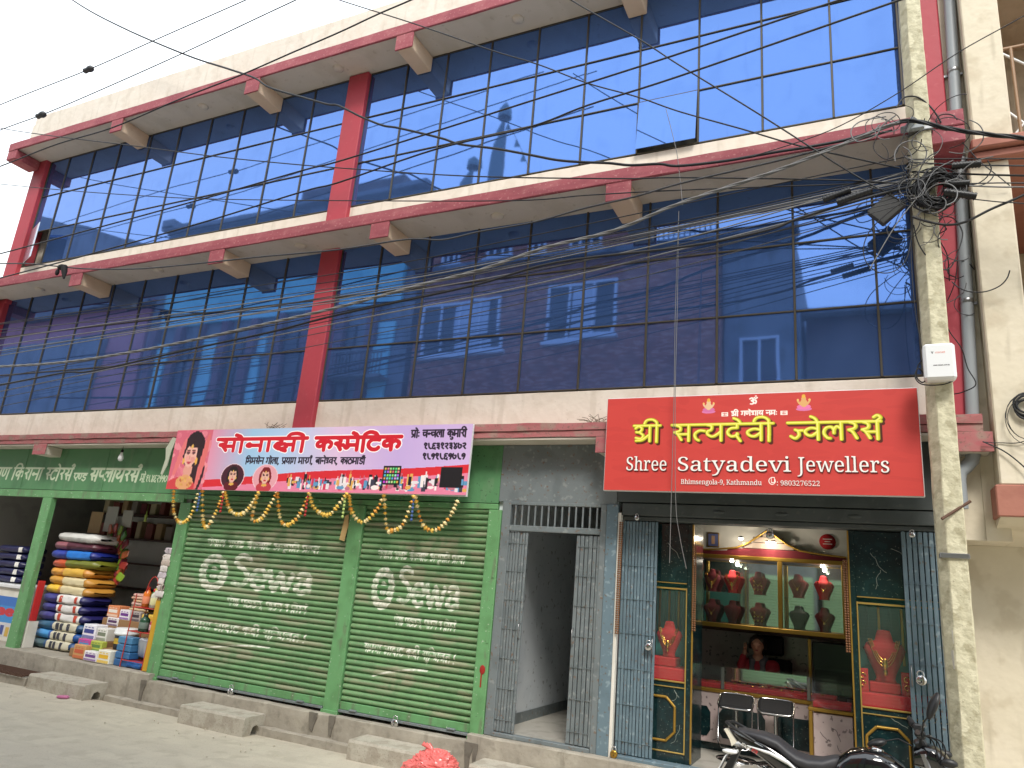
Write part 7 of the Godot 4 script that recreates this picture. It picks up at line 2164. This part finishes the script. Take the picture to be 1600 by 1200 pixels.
func utility_pole():
	var t := thing("utility_pole", Vector3(0.64, -0.43, 0.55), "rough concrete utility pole in front of the right end of the building", "pole")
	var b := B.new()
	var prev := []
	var ys := span(-0.6, 9.6, 0.12)
	for i in ys.size():
		var y: float = ys[i]
		var k := 1.0 - 0.018 * y
		var ring := []
		for p in [Vector2(-0.13, -0.1), Vector2(-0.125, 0.0), Vector2(-0.065, 0.092), Vector2(-0.055, 0.1), Vector2(0.075, 0.1), Vector2(0.085, 0.09), Vector2(0.085, -0.1)]:
			ring.append(Vector3(0.645 + p.x * k + rng.randf_range(-0.0025, 0.0025), y, 0.55 + p.y * k + rng.randf_range(-0.003, 0.003)))
		if i > 0:
			for q in ring.size():
				var q2 := (q + 1) % ring.size()
				b.out4(prev[q], prev[q2], ring[q2], ring[q], Vector3(0.645, y, 0.55))
		prev = ring
	part(t, "shaft", b, M.pole_concrete)
	# torn paper and stickers
	for q in [[0.575, 1.42, 0.06, 0.1, c8(206, 202, 190)], [0.572, 1.25, 0.05, 0.14, c8(190, 184, 172)], [0.58, 0.85, 0.05, 0.26, c8(196, 196, 216)], [0.582, 0.6, 0.05, 0.2, c8(200, 198, 190)]]:
		var pb := B.new()
		pb.T = Transform3D(Basis(Vector3.UP, -1.1), Vector3(q[0] - 0.005, q[1], 0.61))
		pb.box(Vector3(-q[2] / 2, -q[3] / 2, 0.0), Vector3(q[2] / 2, q[3] / 2, 0.004))
		part(t, "pasted_paper", pb, mt("poster_%d" % int(q[1] * 100), q[4], 0.85))
	var rod := B.new()
	rod.tube([Vector3(0.56, 2.34, 0.68), Vector3(0.78, 2.5, 0.62)], 0.012, 8)
	part(t, "rod", rod, M.rusty_steel)
	for y in [5.45, 6.05, 2.05]:
		var cl := B.new()
		cl.box(Vector3(0.53, y - 0.02, 0.44), Vector3(0.74, y + 0.02, 0.665), 0.004)
		part(t, "steel_band", cl, M.steel)
	var hk := B.new()
	hk.box(Vector3(0.46, 6.02, 0.66), Vector3(0.66, 6.07, 0.72), 0.008)
	hk.tube([Vector3(0.5, 6.02, 0.7), Vector3(0.58, 6.12, 0.74)], 0.03, 8)
	part(t, "cable_clamp", hk, M.grey_pipe)
	# white network box
	var bo := thing("network_box", Vector3(0.62, 3.5, 0.72), "white plastic network box strapped to the pole", "box")
	part(bo, "case", bx(Vector3(0.505, 3.505, 0.66), Vector3(0.745, 3.83, 0.79), 0.022), M.white_plastic)
	part(bo, "lid_seam", bx(Vector3(0.5, 3.56, 0.7), Vector3(0.75, 3.57, 0.742)), M.grey_pipe)
	lettering(bo, "lettering", "V", "Droid Sans", true, 0.02, Vector3(0.565, 3.745, 0.79), 0.018, M.soft_black, 0.002)
	lettering(bo, "lettering", "vianet", "Droid Sans", false, 0.018, Vector3(0.595, 3.745, 0.79), 0.075, mt("orange_print", c8(220, 120, 100), 0.5), 0.002)
	lettering(bo, "lettering", "www.vianet.com.np", "Droid Sans", true, 0.012, Vector3(0.575, 3.63, 0.79), 0.12, M.soft_black, 0.002)
	# square black junction box hanging turned on its corner
	var jb := B.new()
	jb.T = Transform3D(Basis(Vector3.BACK, 0.72), Vector3(0.312, 5.4, 0.35))
	jb.box(Vector3(-0.14, -0.108, -0.035), Vector3(0.14, 0.108, 0.035), 0.01)
	var jt := thing("junction_box", Vector3(0.312, 5.4, 0.35), "square dark junction box hanging askew from the cables beside the pole", "box")
	part(jt, "case", jb, mt("dark_grey_plastic", c8(66, 66, 66), 0.6))
	var tw := B.new()
	tw.tube(smooth3([Vector3(0.33, 5.52, 0.37), Vector3(0.42, 5.58, 0.42), Vector3(0.53, 5.6, 0.5)], 4), 0.006, 5)
	part(jt, "tie_wire", tw, M.black_cable)
	# ribbed splice closures
	for q in [[Vector3(0.84, 5.5, 0.82), Vector3(1.06, 5.48, 0.82), "upper ribbed splice closure right of the pole"], [Vector3(0.77, 5.33, 0.82), Vector3(0.96, 5.3, 0.82), "middle ribbed splice closure right of the pole"], [Vector3(0.76, 5.24, 0.84), Vector3(1.0, 5.15, 0.84), "lower ribbed splice closure right of the pole"], [Vector3(-0.24, 5.33, 0.84), Vector3(0.0, 5.39, 0.84), "upper ribbed splice closure on the cables left of the pole"], [Vector3(-0.12, 5.27, 0.86), Vector3(0.17, 5.34, 0.86), "lower ribbed splice closure on the cables left of the pole"]]:
		var c := thing("splice_closure", q[0], q[2], "cable joint", "splice closures on the cables")
		var cb := B.new()
		cb.tube([q[0], q[1]], 0.032, 8)
		part(c, "sleeve", cb, M.black_plastic)
		var ribs := B.new()
		for k in 9:
			var p: Vector3 = q[0].lerp(q[1], (k + 0.5) / 9.0)
			var d: Vector3 = (q[1] - q[0]).normalized() * 0.004
			ribs.tube([p - d, p + d], 0.038, 8)
		part(c, "ribs", ribs, M.black_plastic)
const WIRES := [
	["thin power line with a knob, uppermost in the white sky",[[-16.92,8.92,1.6],[-13.84,9.16,1.6],[-11.42,9.26,1.6],[-9.84,9.39,1.6],[-7.96,9.54,1.6],[-4.52,9.82,1.6]],0.009,"dark_grey_cable"],
	["thin power line with a knob, second from the top in the white sky",[[-16.62,8.4,1.6],[-13.58,8.57,1.6],[-12.43,8.61,1.6],[-11.27,8.7,1.6],[-9.13,8.92,1.6],[-6.93,9.2,1.6],[-3.58,9.58,1.6]],0.009,"dark_grey_cable"],
	["thick black wavy cable sagging from the top left across the third-floor glass",[[-16.67,14.18,1.0],[-13.78,12.01,0.99],[-11.95,10.81,0.98],[-9.95,9.64,0.97],[-8.83,9.06,0.96],[-8.22,8.74,0.95],[-7.86,8.48,0.94],[-7.08,8.1,0.93],[-6.65,7.9,0.92],[-6.46,7.84,0.91],[-6.04,7.57,0.9],[-5.65,7.35,0.89],[-5.37,7.25,0.88],[-4.7,6.96,0.87],[-4.41,6.82,0.85],[-3.91,6.66,0.84],[-3.43,6.48,0.83],[-3.09,6.35,0.82],[-2.8,6.27,0.81],[-2.44,6.19,0.8],[-2.19,6.12,0.79],[-1.87,6.08,0.78],[-1.66,6.02,0.77],[-1.16,5.99,0.76],[-0.67,6.0,0.75],[-0.36,6.0,0.74],[0.03,6.02,0.73],[0.4,6.1,0.72]],0.015,"black_cable"],
	["straight black wire rising in front of the roof ledge from the left edge",[[-15.38,7.77,1.5],[-13.43,7.87,1.5],[-11.92,7.99,1.5],[-10.52,8.0,1.5],[-9.02,8.17,1.5],[-7.86,8.27,1.5],[-6.92,8.39,1.5],[-6.11,8.49,1.5],[-5.49,8.59,1.5],[-4.99,8.65,1.5],[-3.56,8.84,1.5]],0.011,"black_cable"],
	["thin wire sloping down right from the roof corner at the far left",[[-16.52,9.86,1.0],[-14.84,9.3,0.97],[-13.21,8.8,0.95],[-10.8,8.1,0.92],[-8.97,7.56,0.89],[-7.68,7.21,0.86],[-6.33,6.86,0.84],[-4.26,6.36,0.81],[-2.31,5.98,0.78],[-1.66,5.89,0.75],[-0.18,5.6,0.73],[0.49,5.45,0.7]],0.008,"black_cable"],
	["thin nearly level wire across the lower third-floor glass",[[-15.87,8.36,0.95],[-14.5,8.05,0.92],[-12.44,7.57,0.89],[-10.44,7.13,0.87],[-8.83,6.81,0.84],[-6.26,6.36,0.81],[-3.63,5.93,0.78],[-2.69,5.85,0.76],[-1.6,5.74,0.73],[0.49,5.47,0.7]],0.007,"black_cable"],
	["straight black wire climbing to the upper right across the third-floor glass, upper one",[[-14.52,6.16,1.3],[-13.03,6.23,1.3],[-11.78,6.29,1.3],[-10.13,6.37,1.3],[-8.07,6.48,1.3],[-6.52,6.58,1.3],[-5.92,6.6,1.3],[-4.45,6.73,1.3],[-3.2,6.85,1.3],[-2.56,6.91,1.3],[-1.56,7.01,1.3],[-0.1,7.18,1.3],[0.99,7.28,1.3]],0.011,"black_cable"],
	["straight black wire climbing to the upper right across the third-floor glass, lower one",[[-14.39,5.71,1.25],[-11.47,5.88,1.25],[-8.44,6.1,1.25],[-6.51,6.29,1.25],[-5.91,6.32,1.25],[-4.48,6.51,1.25],[-3.25,6.54,1.25],[-2.56,6.66,1.25],[-1.57,6.77,1.25],[0.45,7.06,1.25],[1.28,7.19,1.25]],0.011,"black_cable"],
	["grey wire with the dark rag wandering along the third-floor ledge",[[-15.26,6.48,1.0],[-13.6,6.27,0.98],[-12.59,6.14,0.96],[-11.27,5.9,0.95],[-10.01,5.75,0.93],[-8.89,5.69,0.91],[-7.45,5.64,0.89],[-6.06,5.57,0.88],[-5.03,5.58,0.86],[-4.5,5.51,0.84],[-4.01,5.55,0.83],[-3.31,5.58,0.81],[-2.72,5.67,0.79],[-2.13,5.73,0.77],[-1.59,5.82,0.75],[-0.57,5.91,0.74],[0.39,6.04,0.72]],0.011,"dark_grey_cable"],
	["thin wire sloping down right from the roof ledge over the red column",[[-8.04,10.45,1.1],[-6.66,9.6,1.06],[-5.25,8.77,1.02],[-4.04,8.03,0.98],[-3.37,7.66,0.94],[-2.72,7.25,0.9],[-2.12,6.94,0.86],[-1.66,6.67,0.82],[-0.99,6.32,0.78],[-0.44,6.03,0.74],[0.43,5.63,0.7]],0.008,"black_cable"],
	["thin wire sloping steeply down to the pole across the upper right glass",[[-3.78,9.19,1.1],[-2.94,8.39,1.03],[-2.07,7.6,0.97],[-1.65,7.21,0.9],[-0.81,6.42,0.83],[0.01,5.62,0.77],[0.46,5.25,0.7]],0.008,"black_cable"],
	["thin wire from the pole rising to the upper right edge",[[-0.86,5.9,0.9],[-0.16,6.01,0.94],[0.41,6.24,0.98],[0.95,6.54,1.02],[1.46,6.75,1.06],[1.83,6.93,1.1]],0.005,"black_cable"],
	["thick twisted grey power cable, the brightest of the bundle",[[-15.0,4.4,1.0],[-12.71,4.31,0.98],[-11.06,4.29,0.97],[-9.63,4.36,0.95],[-8.35,4.47,0.93],[-7.19,4.59,0.92],[-5.89,4.74,0.9],[-4.71,4.92,0.88],[-3.9,5.03,0.87],[-3.13,5.21,0.85],[-2.33,5.32,0.83],[-1.64,5.53,0.82],[-0.67,5.75,0.8],[0.03,5.96,0.78],[0.37,6.07,0.77],[0.56,6.09,0.75]],0.019,"grey_cable"],
	["thick black cable just below the bright twisted one",[[-14.71,3.86,1.0],[-12.57,3.99,0.98],[-11.01,4.12,0.96],[-10.38,4.12,0.94],[-8.33,4.35,0.91],[-7.0,4.49,0.89],[-5.9,4.65,0.87],[-4.06,4.84,0.85],[-3.0,5.02,0.83],[-1.57,5.03,0.81],[-0.78,5.11,0.78],[-0.46,5.21,0.76],[0.19,5.35,0.74],[0.55,5.41,0.72]],0.014,"black_cable"],
	["FAN",[[-15.59,5.12,0.9],[-13.3,5.14,0.86],[-5.93,5.15,0.82],[-3.57,5.26,0.78],[-1.59,5.37,0.74],[0.48,5.58,0.7]],0.006,"black_cable"],
	["FAN",[[-15.42,4.93,0.93],[-13.18,4.97,0.88],[-5.9,5.05,0.84],[-3.56,5.18,0.79],[-1.58,5.33,0.75],[0.48,5.56,0.7]],0.005,"dark_grey_cable"],
	["FAN",[[-15.28,4.77,0.96],[-13.08,4.84,0.91],[-5.87,5.0,0.86],[-3.55,5.15,0.8],[-1.58,5.31,0.75],[0.48,5.53,0.7]],0.0075,"grey_cable"],
	["FAN",[[-15.04,4.44,0.99],[-12.91,4.57,0.93],[-5.85,4.93,0.87],[-3.54,5.09,0.82],[-1.58,5.29,0.76],[0.47,5.5,0.7]],0.005,"dark_grey_cable"],
	["FAN",[[-14.95,4.38,1.02],[-12.85,4.51,0.96],[-5.82,4.86,0.89],[-3.53,5.03,0.83],[-1.58,5.24,0.76],[0.47,5.48,0.7]],0.0065,"grey_cable"],
	["FAN",[[-14.97,3.98,0.9],[-12.85,4.16,0.86],[-5.85,4.71,0.82],[-3.55,4.94,0.78],[-1.58,5.16,0.74],[0.47,5.44,0.7]],0.006,"black_cable"],
	["FAN",[[-14.82,3.81,0.93],[-12.74,4.01,0.88],[-5.82,4.61,0.84],[-3.53,4.82,0.79],[-1.58,5.1,0.75],[0.47,5.4,0.7]],0.005,"dark_grey_cable"],
	["FAN",[[-14.69,3.69,0.96],[-12.65,3.9,0.91],[-5.79,4.55,0.86],[-3.52,4.77,0.8],[-1.58,5.04,0.75],[0.47,5.37,0.7]],0.0075,"grey_cable"],
	["FAN",[[-14.56,3.56,0.99],[-12.56,3.78,0.93],[-5.76,4.46,0.87],[-3.51,4.68,0.82],[-1.57,4.95,0.76],[0.46,5.34,0.7]],0.005,"dark_grey_cable"],
	["FAN",[[-15.02,4.52,1.02],[-12.89,4.6,0.96],[-5.81,4.82,0.89],[-3.52,4.95,0.83],[-1.58,5.15,0.76],[0.48,5.58,0.7]],0.0065,"grey_cable"],
	["FAN",[[-15.59,5.12,0.9],[-13.31,5.16,0.86],[-5.95,5.26,0.82],[-3.59,5.41,0.78],[-1.59,5.57,0.74],[0.49,5.74,0.7]],0.006,"black_cable"],
	["FAN",[[-15.5,5.07,0.93],[-13.21,5.03,0.88],[-5.86,4.85,0.84],[-3.53,4.87,0.79],[-1.58,4.99,0.75],[0.46,5.29,0.7]],0.005,"dark_grey_cable"],
	["FAN",[[-15.21,4.64,0.96],[-13.02,4.72,0.91],[-5.86,4.91,0.86],[-3.55,5.07,0.8],[-1.58,5.28,0.75],[0.47,5.49,0.7]],0.0075,"grey_cable"],
	["FAN",[[-14.49,3.42,0.99],[-12.49,3.64,0.93],[-5.74,4.3,0.87],[-3.49,4.56,0.82],[-1.57,4.84,0.76],[0.46,5.25,0.7]],0.005,"dark_grey_cable"],
	["thick twisted black power cable running from the pole to the right edge",[[0.42,6.09,0.75],[0.57,6.05,0.8],[0.84,5.87,0.85],[1.11,5.72,0.9],[1.37,5.59,0.95],[1.78,5.39,1.0]],0.02,"black_cable"],
	["upper of the two level wires from the pole to the right edge",[[0.5,5.68,0.75],[0.91,5.59,0.77],[1.39,5.49,0.78],[1.82,5.4,0.8]],0.006,"black_cable"],
	["lower of the two level wires from the pole to the right edge",[[0.5,5.65,0.75],[0.91,5.53,0.77],[1.38,5.42,0.78],[1.82,5.32,0.8]],0.007,"dark_grey_cable"],
	["dark level wire behind the right closures to the right edge",[[0.53,5.56,0.72],[0.9,5.45,0.75],[1.37,5.33,0.77],[1.81,5.22,0.8]],0.009,"black_cable"],
	["grey wire leaving the middle closure to the right edge, upper",[[0.94,5.3,0.82],[1.17,5.26,0.83],[1.35,5.22,0.84],[1.79,5.14,0.85]],0.006,"dark_grey_cable"],
	["grey wire leaving the middle closure to the right edge, lower",[[0.94,5.28,0.82],[1.17,5.22,0.83],[1.35,5.18,0.84],[1.78,5.08,0.85]],0.007,"grey_cable"],
	["wire leaving the lowest closure to the right edge",[[0.97,5.13,0.84],[1.16,5.07,0.84],[1.33,5.02,0.85],[1.76,4.88,0.85]],0.005,"black_cable"],
	["black cable dipping from the pole and rising to the right edge",[[0.5,5.08,0.75],[0.62,5.0,0.77],[0.77,4.94,0.78],[0.91,4.94,0.8],[1.1,5.02,0.82],[1.34,5.11,0.83],[1.81,5.32,0.85]],0.011,"black_cable"],
	["pale twin wire hanging down from the third-floor glass",[[-1.82,6.79,0.75],[-1.7,6.27,0.75],[-1.66,6.01,0.75],[-1.61,5.55,0.75]],0.004,"grey_cable"],
	["long thin wire hanging down in front of the red signboard, left strand",[[-1.68,5.56,0.62],[-1.7,4.46,0.59],[-1.7,3.55,0.56],[-1.71,2.59,0.53],[-1.72,1.86,0.5]],0.0035,"grey_cable"],
	["long thin wire hanging down in front of the red signboard, right strand",[[-1.68,5.56,0.62],[-1.68,4.46,0.59],[-1.69,3.55,0.55],[-1.67,2.47,0.52],[-1.63,2.11,0.48],[-1.57,1.82,0.45]],0.0035,"grey_cable"],
	["loop of black wire hanging below the dark junction box",[[0.47,5.24,0.8],[0.32,5.14,0.79],[0.16,4.99,0.78],[0.09,4.83,0.77],[0.1,4.68,0.76],[0.19,4.57,0.74],[0.32,4.56,0.73],[0.43,4.67,0.72],[0.48,4.86,0.71],[0.51,5.09,0.7]],0.005,"black_cable"],
	["black wire hanging in a loop down the pole to the rain pipe",[[0.51,5.01,0.72],[0.54,4.85,0.67],[0.61,4.71,0.63],[0.71,4.61,0.58],[0.79,4.63,0.54],[0.87,4.81,0.49],[0.92,5.0,0.45],[0.89,5.16,0.4]],0.006,"black_cable"],
	["thin wire running from the rain pipe down to the right wall",[[0.88,4.81,0.3],[0.85,4.61,0.25],[0.78,4.44,0.2]],0.005,"black_cable"],
	["thin wire from behind the white box up along the pole",[[0.53,3.63,0.72],[0.48,4.08,0.71],[0.47,4.58,0.71],[0.49,5.03,0.7]],0.004,"black_cable"],
	["thin wire from the white box curling over the red column to the rain pipe",[[0.71,4.07,0.6],[0.75,4.0,0.53],[0.83,3.87,0.47],[0.87,3.71,0.4],[0.93,3.58,0.33],[0.84,3.53,0.27],[0.77,3.53,0.2]],0.005,"black_cable"],
	["coil of black wire hanging behind the white box",[[0.52,3.73,0.68],[0.47,3.67,0.68],[0.45,3.57,0.68],[0.49,3.51,0.69],[0.52,3.55,0.69],[0.47,3.64,0.69],[0.44,3.56,0.69],[0.49,3.49,0.7],[0.63,3.48,0.7],[0.72,3.51,0.7]],0.006,"black_cable"],
	["big loop of wire arching over the top of the pole",[[0.44,6.31,0.68],[0.51,6.42,0.66],[0.62,6.41,0.65],[0.71,6.32,0.63],[0.77,6.21,0.62],[0.81,6.11,0.6]],0.008,"black_cable"],
	["grey loop hanging from the cable clamp left of the pole",[[0.42,6.11,0.85],[0.3,6.03,0.84],[0.24,5.94,0.83],[0.08,5.91,0.83],[0.03,6.04,0.82],[0.12,6.14,0.81],[0.34,6.15,0.8]],0.006,"grey_cable"],
	["wire hanging loose from the cable clamp into the coil",[[0.53,6.05,0.8],[0.47,5.9,0.79],[0.4,5.74,0.78],[0.31,5.71,0.77],[0.22,5.85,0.76],[0.26,5.99,0.75]],0.005,"black_cable"],
	["grey stray wire crossing the wire coil diagonally",[[0.13,4.58,0.8],[0.36,4.99,0.79],[0.59,5.3,0.79],[0.7,5.49,0.79],[0.86,5.58,0.78]],0.005,"grey_cable"],
	["black stray wire dropping past the coil down the red column",[[0.7,5.08,0.6],[0.79,5.04,0.5],[0.73,5.02,0.4],[0.8,4.86,0.3],[0.81,4.64,0.2]],0.005,"black_cable"],
	["short stray wire at the right wall below the salmon ledge",[[0.78,6.09,0.6],[0.96,5.92,0.54],[1.1,5.72,0.47],[1.25,5.56,0.41],[1.34,5.48,0.35]],0.005,"dark_grey_cable"],
	["thin wire on the right wall looping at the right edge",[[0.94,3.06,0.32],[1.06,3.05,0.32],[1.24,3.06,0.33],[1.43,3.22,0.33]],0.004,"black_cable"],
	["wire slanting down across the right wall",[[0.94,3.06,0.33],[1.09,2.97,0.34],[1.22,2.83,0.35],[1.37,2.62,0.36]],0.006,"black_cable"],
]

const ORDER := ["first", "second", "third", "fourth", "fifth", "sixth", "seventh", "eighth", "ninth", "tenth", "eleventh", "twelfth", "thirteenth", "fourteenth", "fifteenth", "sixteenth", "seventeenth", "eighteenth", "nineteenth", "twentieth"]

func wires():
	rng.seed = 808
	for w in WIRES:
		var cp := []
		for p in w[1]: cp.append(Vector3(p[0], p[1], p[2]))
		var pts := smooth3(cp, 6)
		var label: String = w[0]
		var r: float = w[2]
		if label == "FAN":
			var above := 0
			for o in WIRES:
				if o[0] == "FAN" and (o[1][2][1] > w[1][2][1] or (o[1][2][1] == w[1][2][1] and o[1][0][1] > w[1][0][1])): above += 1
			label = "thin cable, %s from the top of the fan where it crosses the red column" % ORDER[above]
		var b := B.new()
		if r > 0.0185:      # several strands twisted together
			var t := thing("twisted_cable", cp[0], label, "cable", "overhead cables")
			var len := 0.0
			for k in 3:
				var hel := []
				len = 0.0
				var fine := smooth3(cp, 40)
				for i in fine.size():
					if i > 0: len += fine[i].distance_to(fine[i - 1])
					var a := len * 9.0 + TAU * k / 3
					hel.append(fine[i] + Vector3(0, cos(a), sin(a)) * r * 0.55)
				var hb := B.new()
				hb.tube(hel, r * 0.56, 6)
				part(t, "strand", hb, M[w[3]])
		else:
			b.tube(pts, r, 6)
			solo("overhead_cable", b, M[w[3]], label, "cable", "overhead cables")
	# knobs on the two power lines in the sky
	for q in [[WIRES[0][1][2], "dark insulator knob on the uppermost power line"], [WIRES[1][1][2], "dark insulator knob on the second power line"]]:
		var b := B.new()
		var at := Vector3(q[0][0], q[0][1], q[0][2])
		b.T = Transform3D(Basis(Vector3.BACK, 0.06), at)
		b.tube([Vector3(-0.11, 0, 0), Vector3(-0.09, 0, 0), Vector3(-0.03, 0.0, 0), Vector3(0.03, 0.0, 0), Vector3(0.08, 0.0, 0), Vector3(0.12, 0, 0)], [0.012, 0.045, 0.04, 0.055, 0.05, 0.012], 10)
		solo("insulator_knob", b, M.dark_grey_cable, q[1], "insulator", "insulators on the power lines")
	# the great coil on the pole
	var ct := thing("cable_coil", Vector3(0.72, 5.33, 0.72), "great coil of black cable strapped to the pole", "cable coil")
	for k in 44:
		var b := B.new()
		var pts := []
		var rx := rng.randf_range(0.08, 0.2)
		var ry := rng.randf_range(0.08, 0.19)
		var c := Vector3(0.71 + rng.randf_range(-0.04, 0.05), 5.34 + rng.randf_range(-0.05, 0.05), 0.69 + rng.randf_range(0.0, 0.09))
		var tl := rng.randf_range(-0.3, 0.3)
		for i in 25:
			var a := TAU * i / 24.0
			pts.append(c + Vector3(cos(a) * rx, sin(a) * ry, sin(a + tl) * 0.02).rotated(Vector3.BACK, tl * 0.5))
		b.tube(pts, rng.randf_range(0.0045, 0.008), 5)
		part(ct, "turn", b, M[["black_cable", "dark_grey_cable", "black_cable"][k % 3]])
	# loose ends and ties around the coil and the clamp
	var tt := thing("loose_wires", Vector3(0.6, 5.1, 0.7), "tangle of loose wire ends around the pole below the coil", "wires")
	for k in 60:
		var c := Vector3(rng.randf_range(0.42, 0.92), rng.randf_range(4.95, 5.75), rng.randf_range(0.68, 0.84))
		if k > 40: c = Vector3(rng.randf_range(0.25, 0.85), rng.randf_range(5.85, 6.15), rng.randf_range(0.7, 0.82))
		if k > 52: c = Vector3(rng.randf_range(0.75, 1.0), rng.randf_range(4.3, 5.0), rng.randf_range(0.2, 0.3))
		var cp := [c]
		var d := Vector3(rng.randf_range(-1, 1), rng.randf_range(-1, 0.6), rng.randf_range(-0.2, 0.2)).normalized()
		var bend := rng.randf_range(0.35, 0.8) * (1.0 if rng.randf() < 0.5 else -1.0)
		var leg := rng.randf_range(0.04, 0.1)
		for i in rng.randi_range(4, 8):
			d = d.rotated(Vector3.BACK, bend * rng.randf_range(0.7, 1.2))
			cp.append(cp[-1] + d * leg + Vector3(0, -0.008, 0))
		var b := B.new()
		b.tube(smooth3(cp, 5), rng.randf_range(0.003, 0.006), 4)
		part(tt, "wire_end", b, M[["black_cable", "grey_cable", "dark_grey_cable"][k % 3]])
	# a small coil on the right wall
	var wc := thing("wall_cable_coil", Vector3(1.2, 3.2, 0.36), "coil of black cable hooked on the cream wall at the right edge", "cable coil")
	for k in 7:
		var b := B.new()
		var pts := []
		var r := 0.075 + 0.012 * (k % 3) if k < 4 else rng.randf_range(0.1, 0.2)
		var c := Vector3(1.27 + rng.randf_range(-0.02, 0.02), 3.36 + rng.randf_range(-0.03, 0.02) - (0.1 if k > 3 else 0.0), 0.34 + k * 0.006)
		for i in 25:
			var a := TAU * i / 24.0
			pts.append(c + Vector3(cos(a) * r, sin(a) * r * (1.0 if k < 4 else 1.3), 0))
		b.tube(pts, 0.01 if k < 4 else 0.003, 6)
		part(wc, "turn", b, M.black_cable)
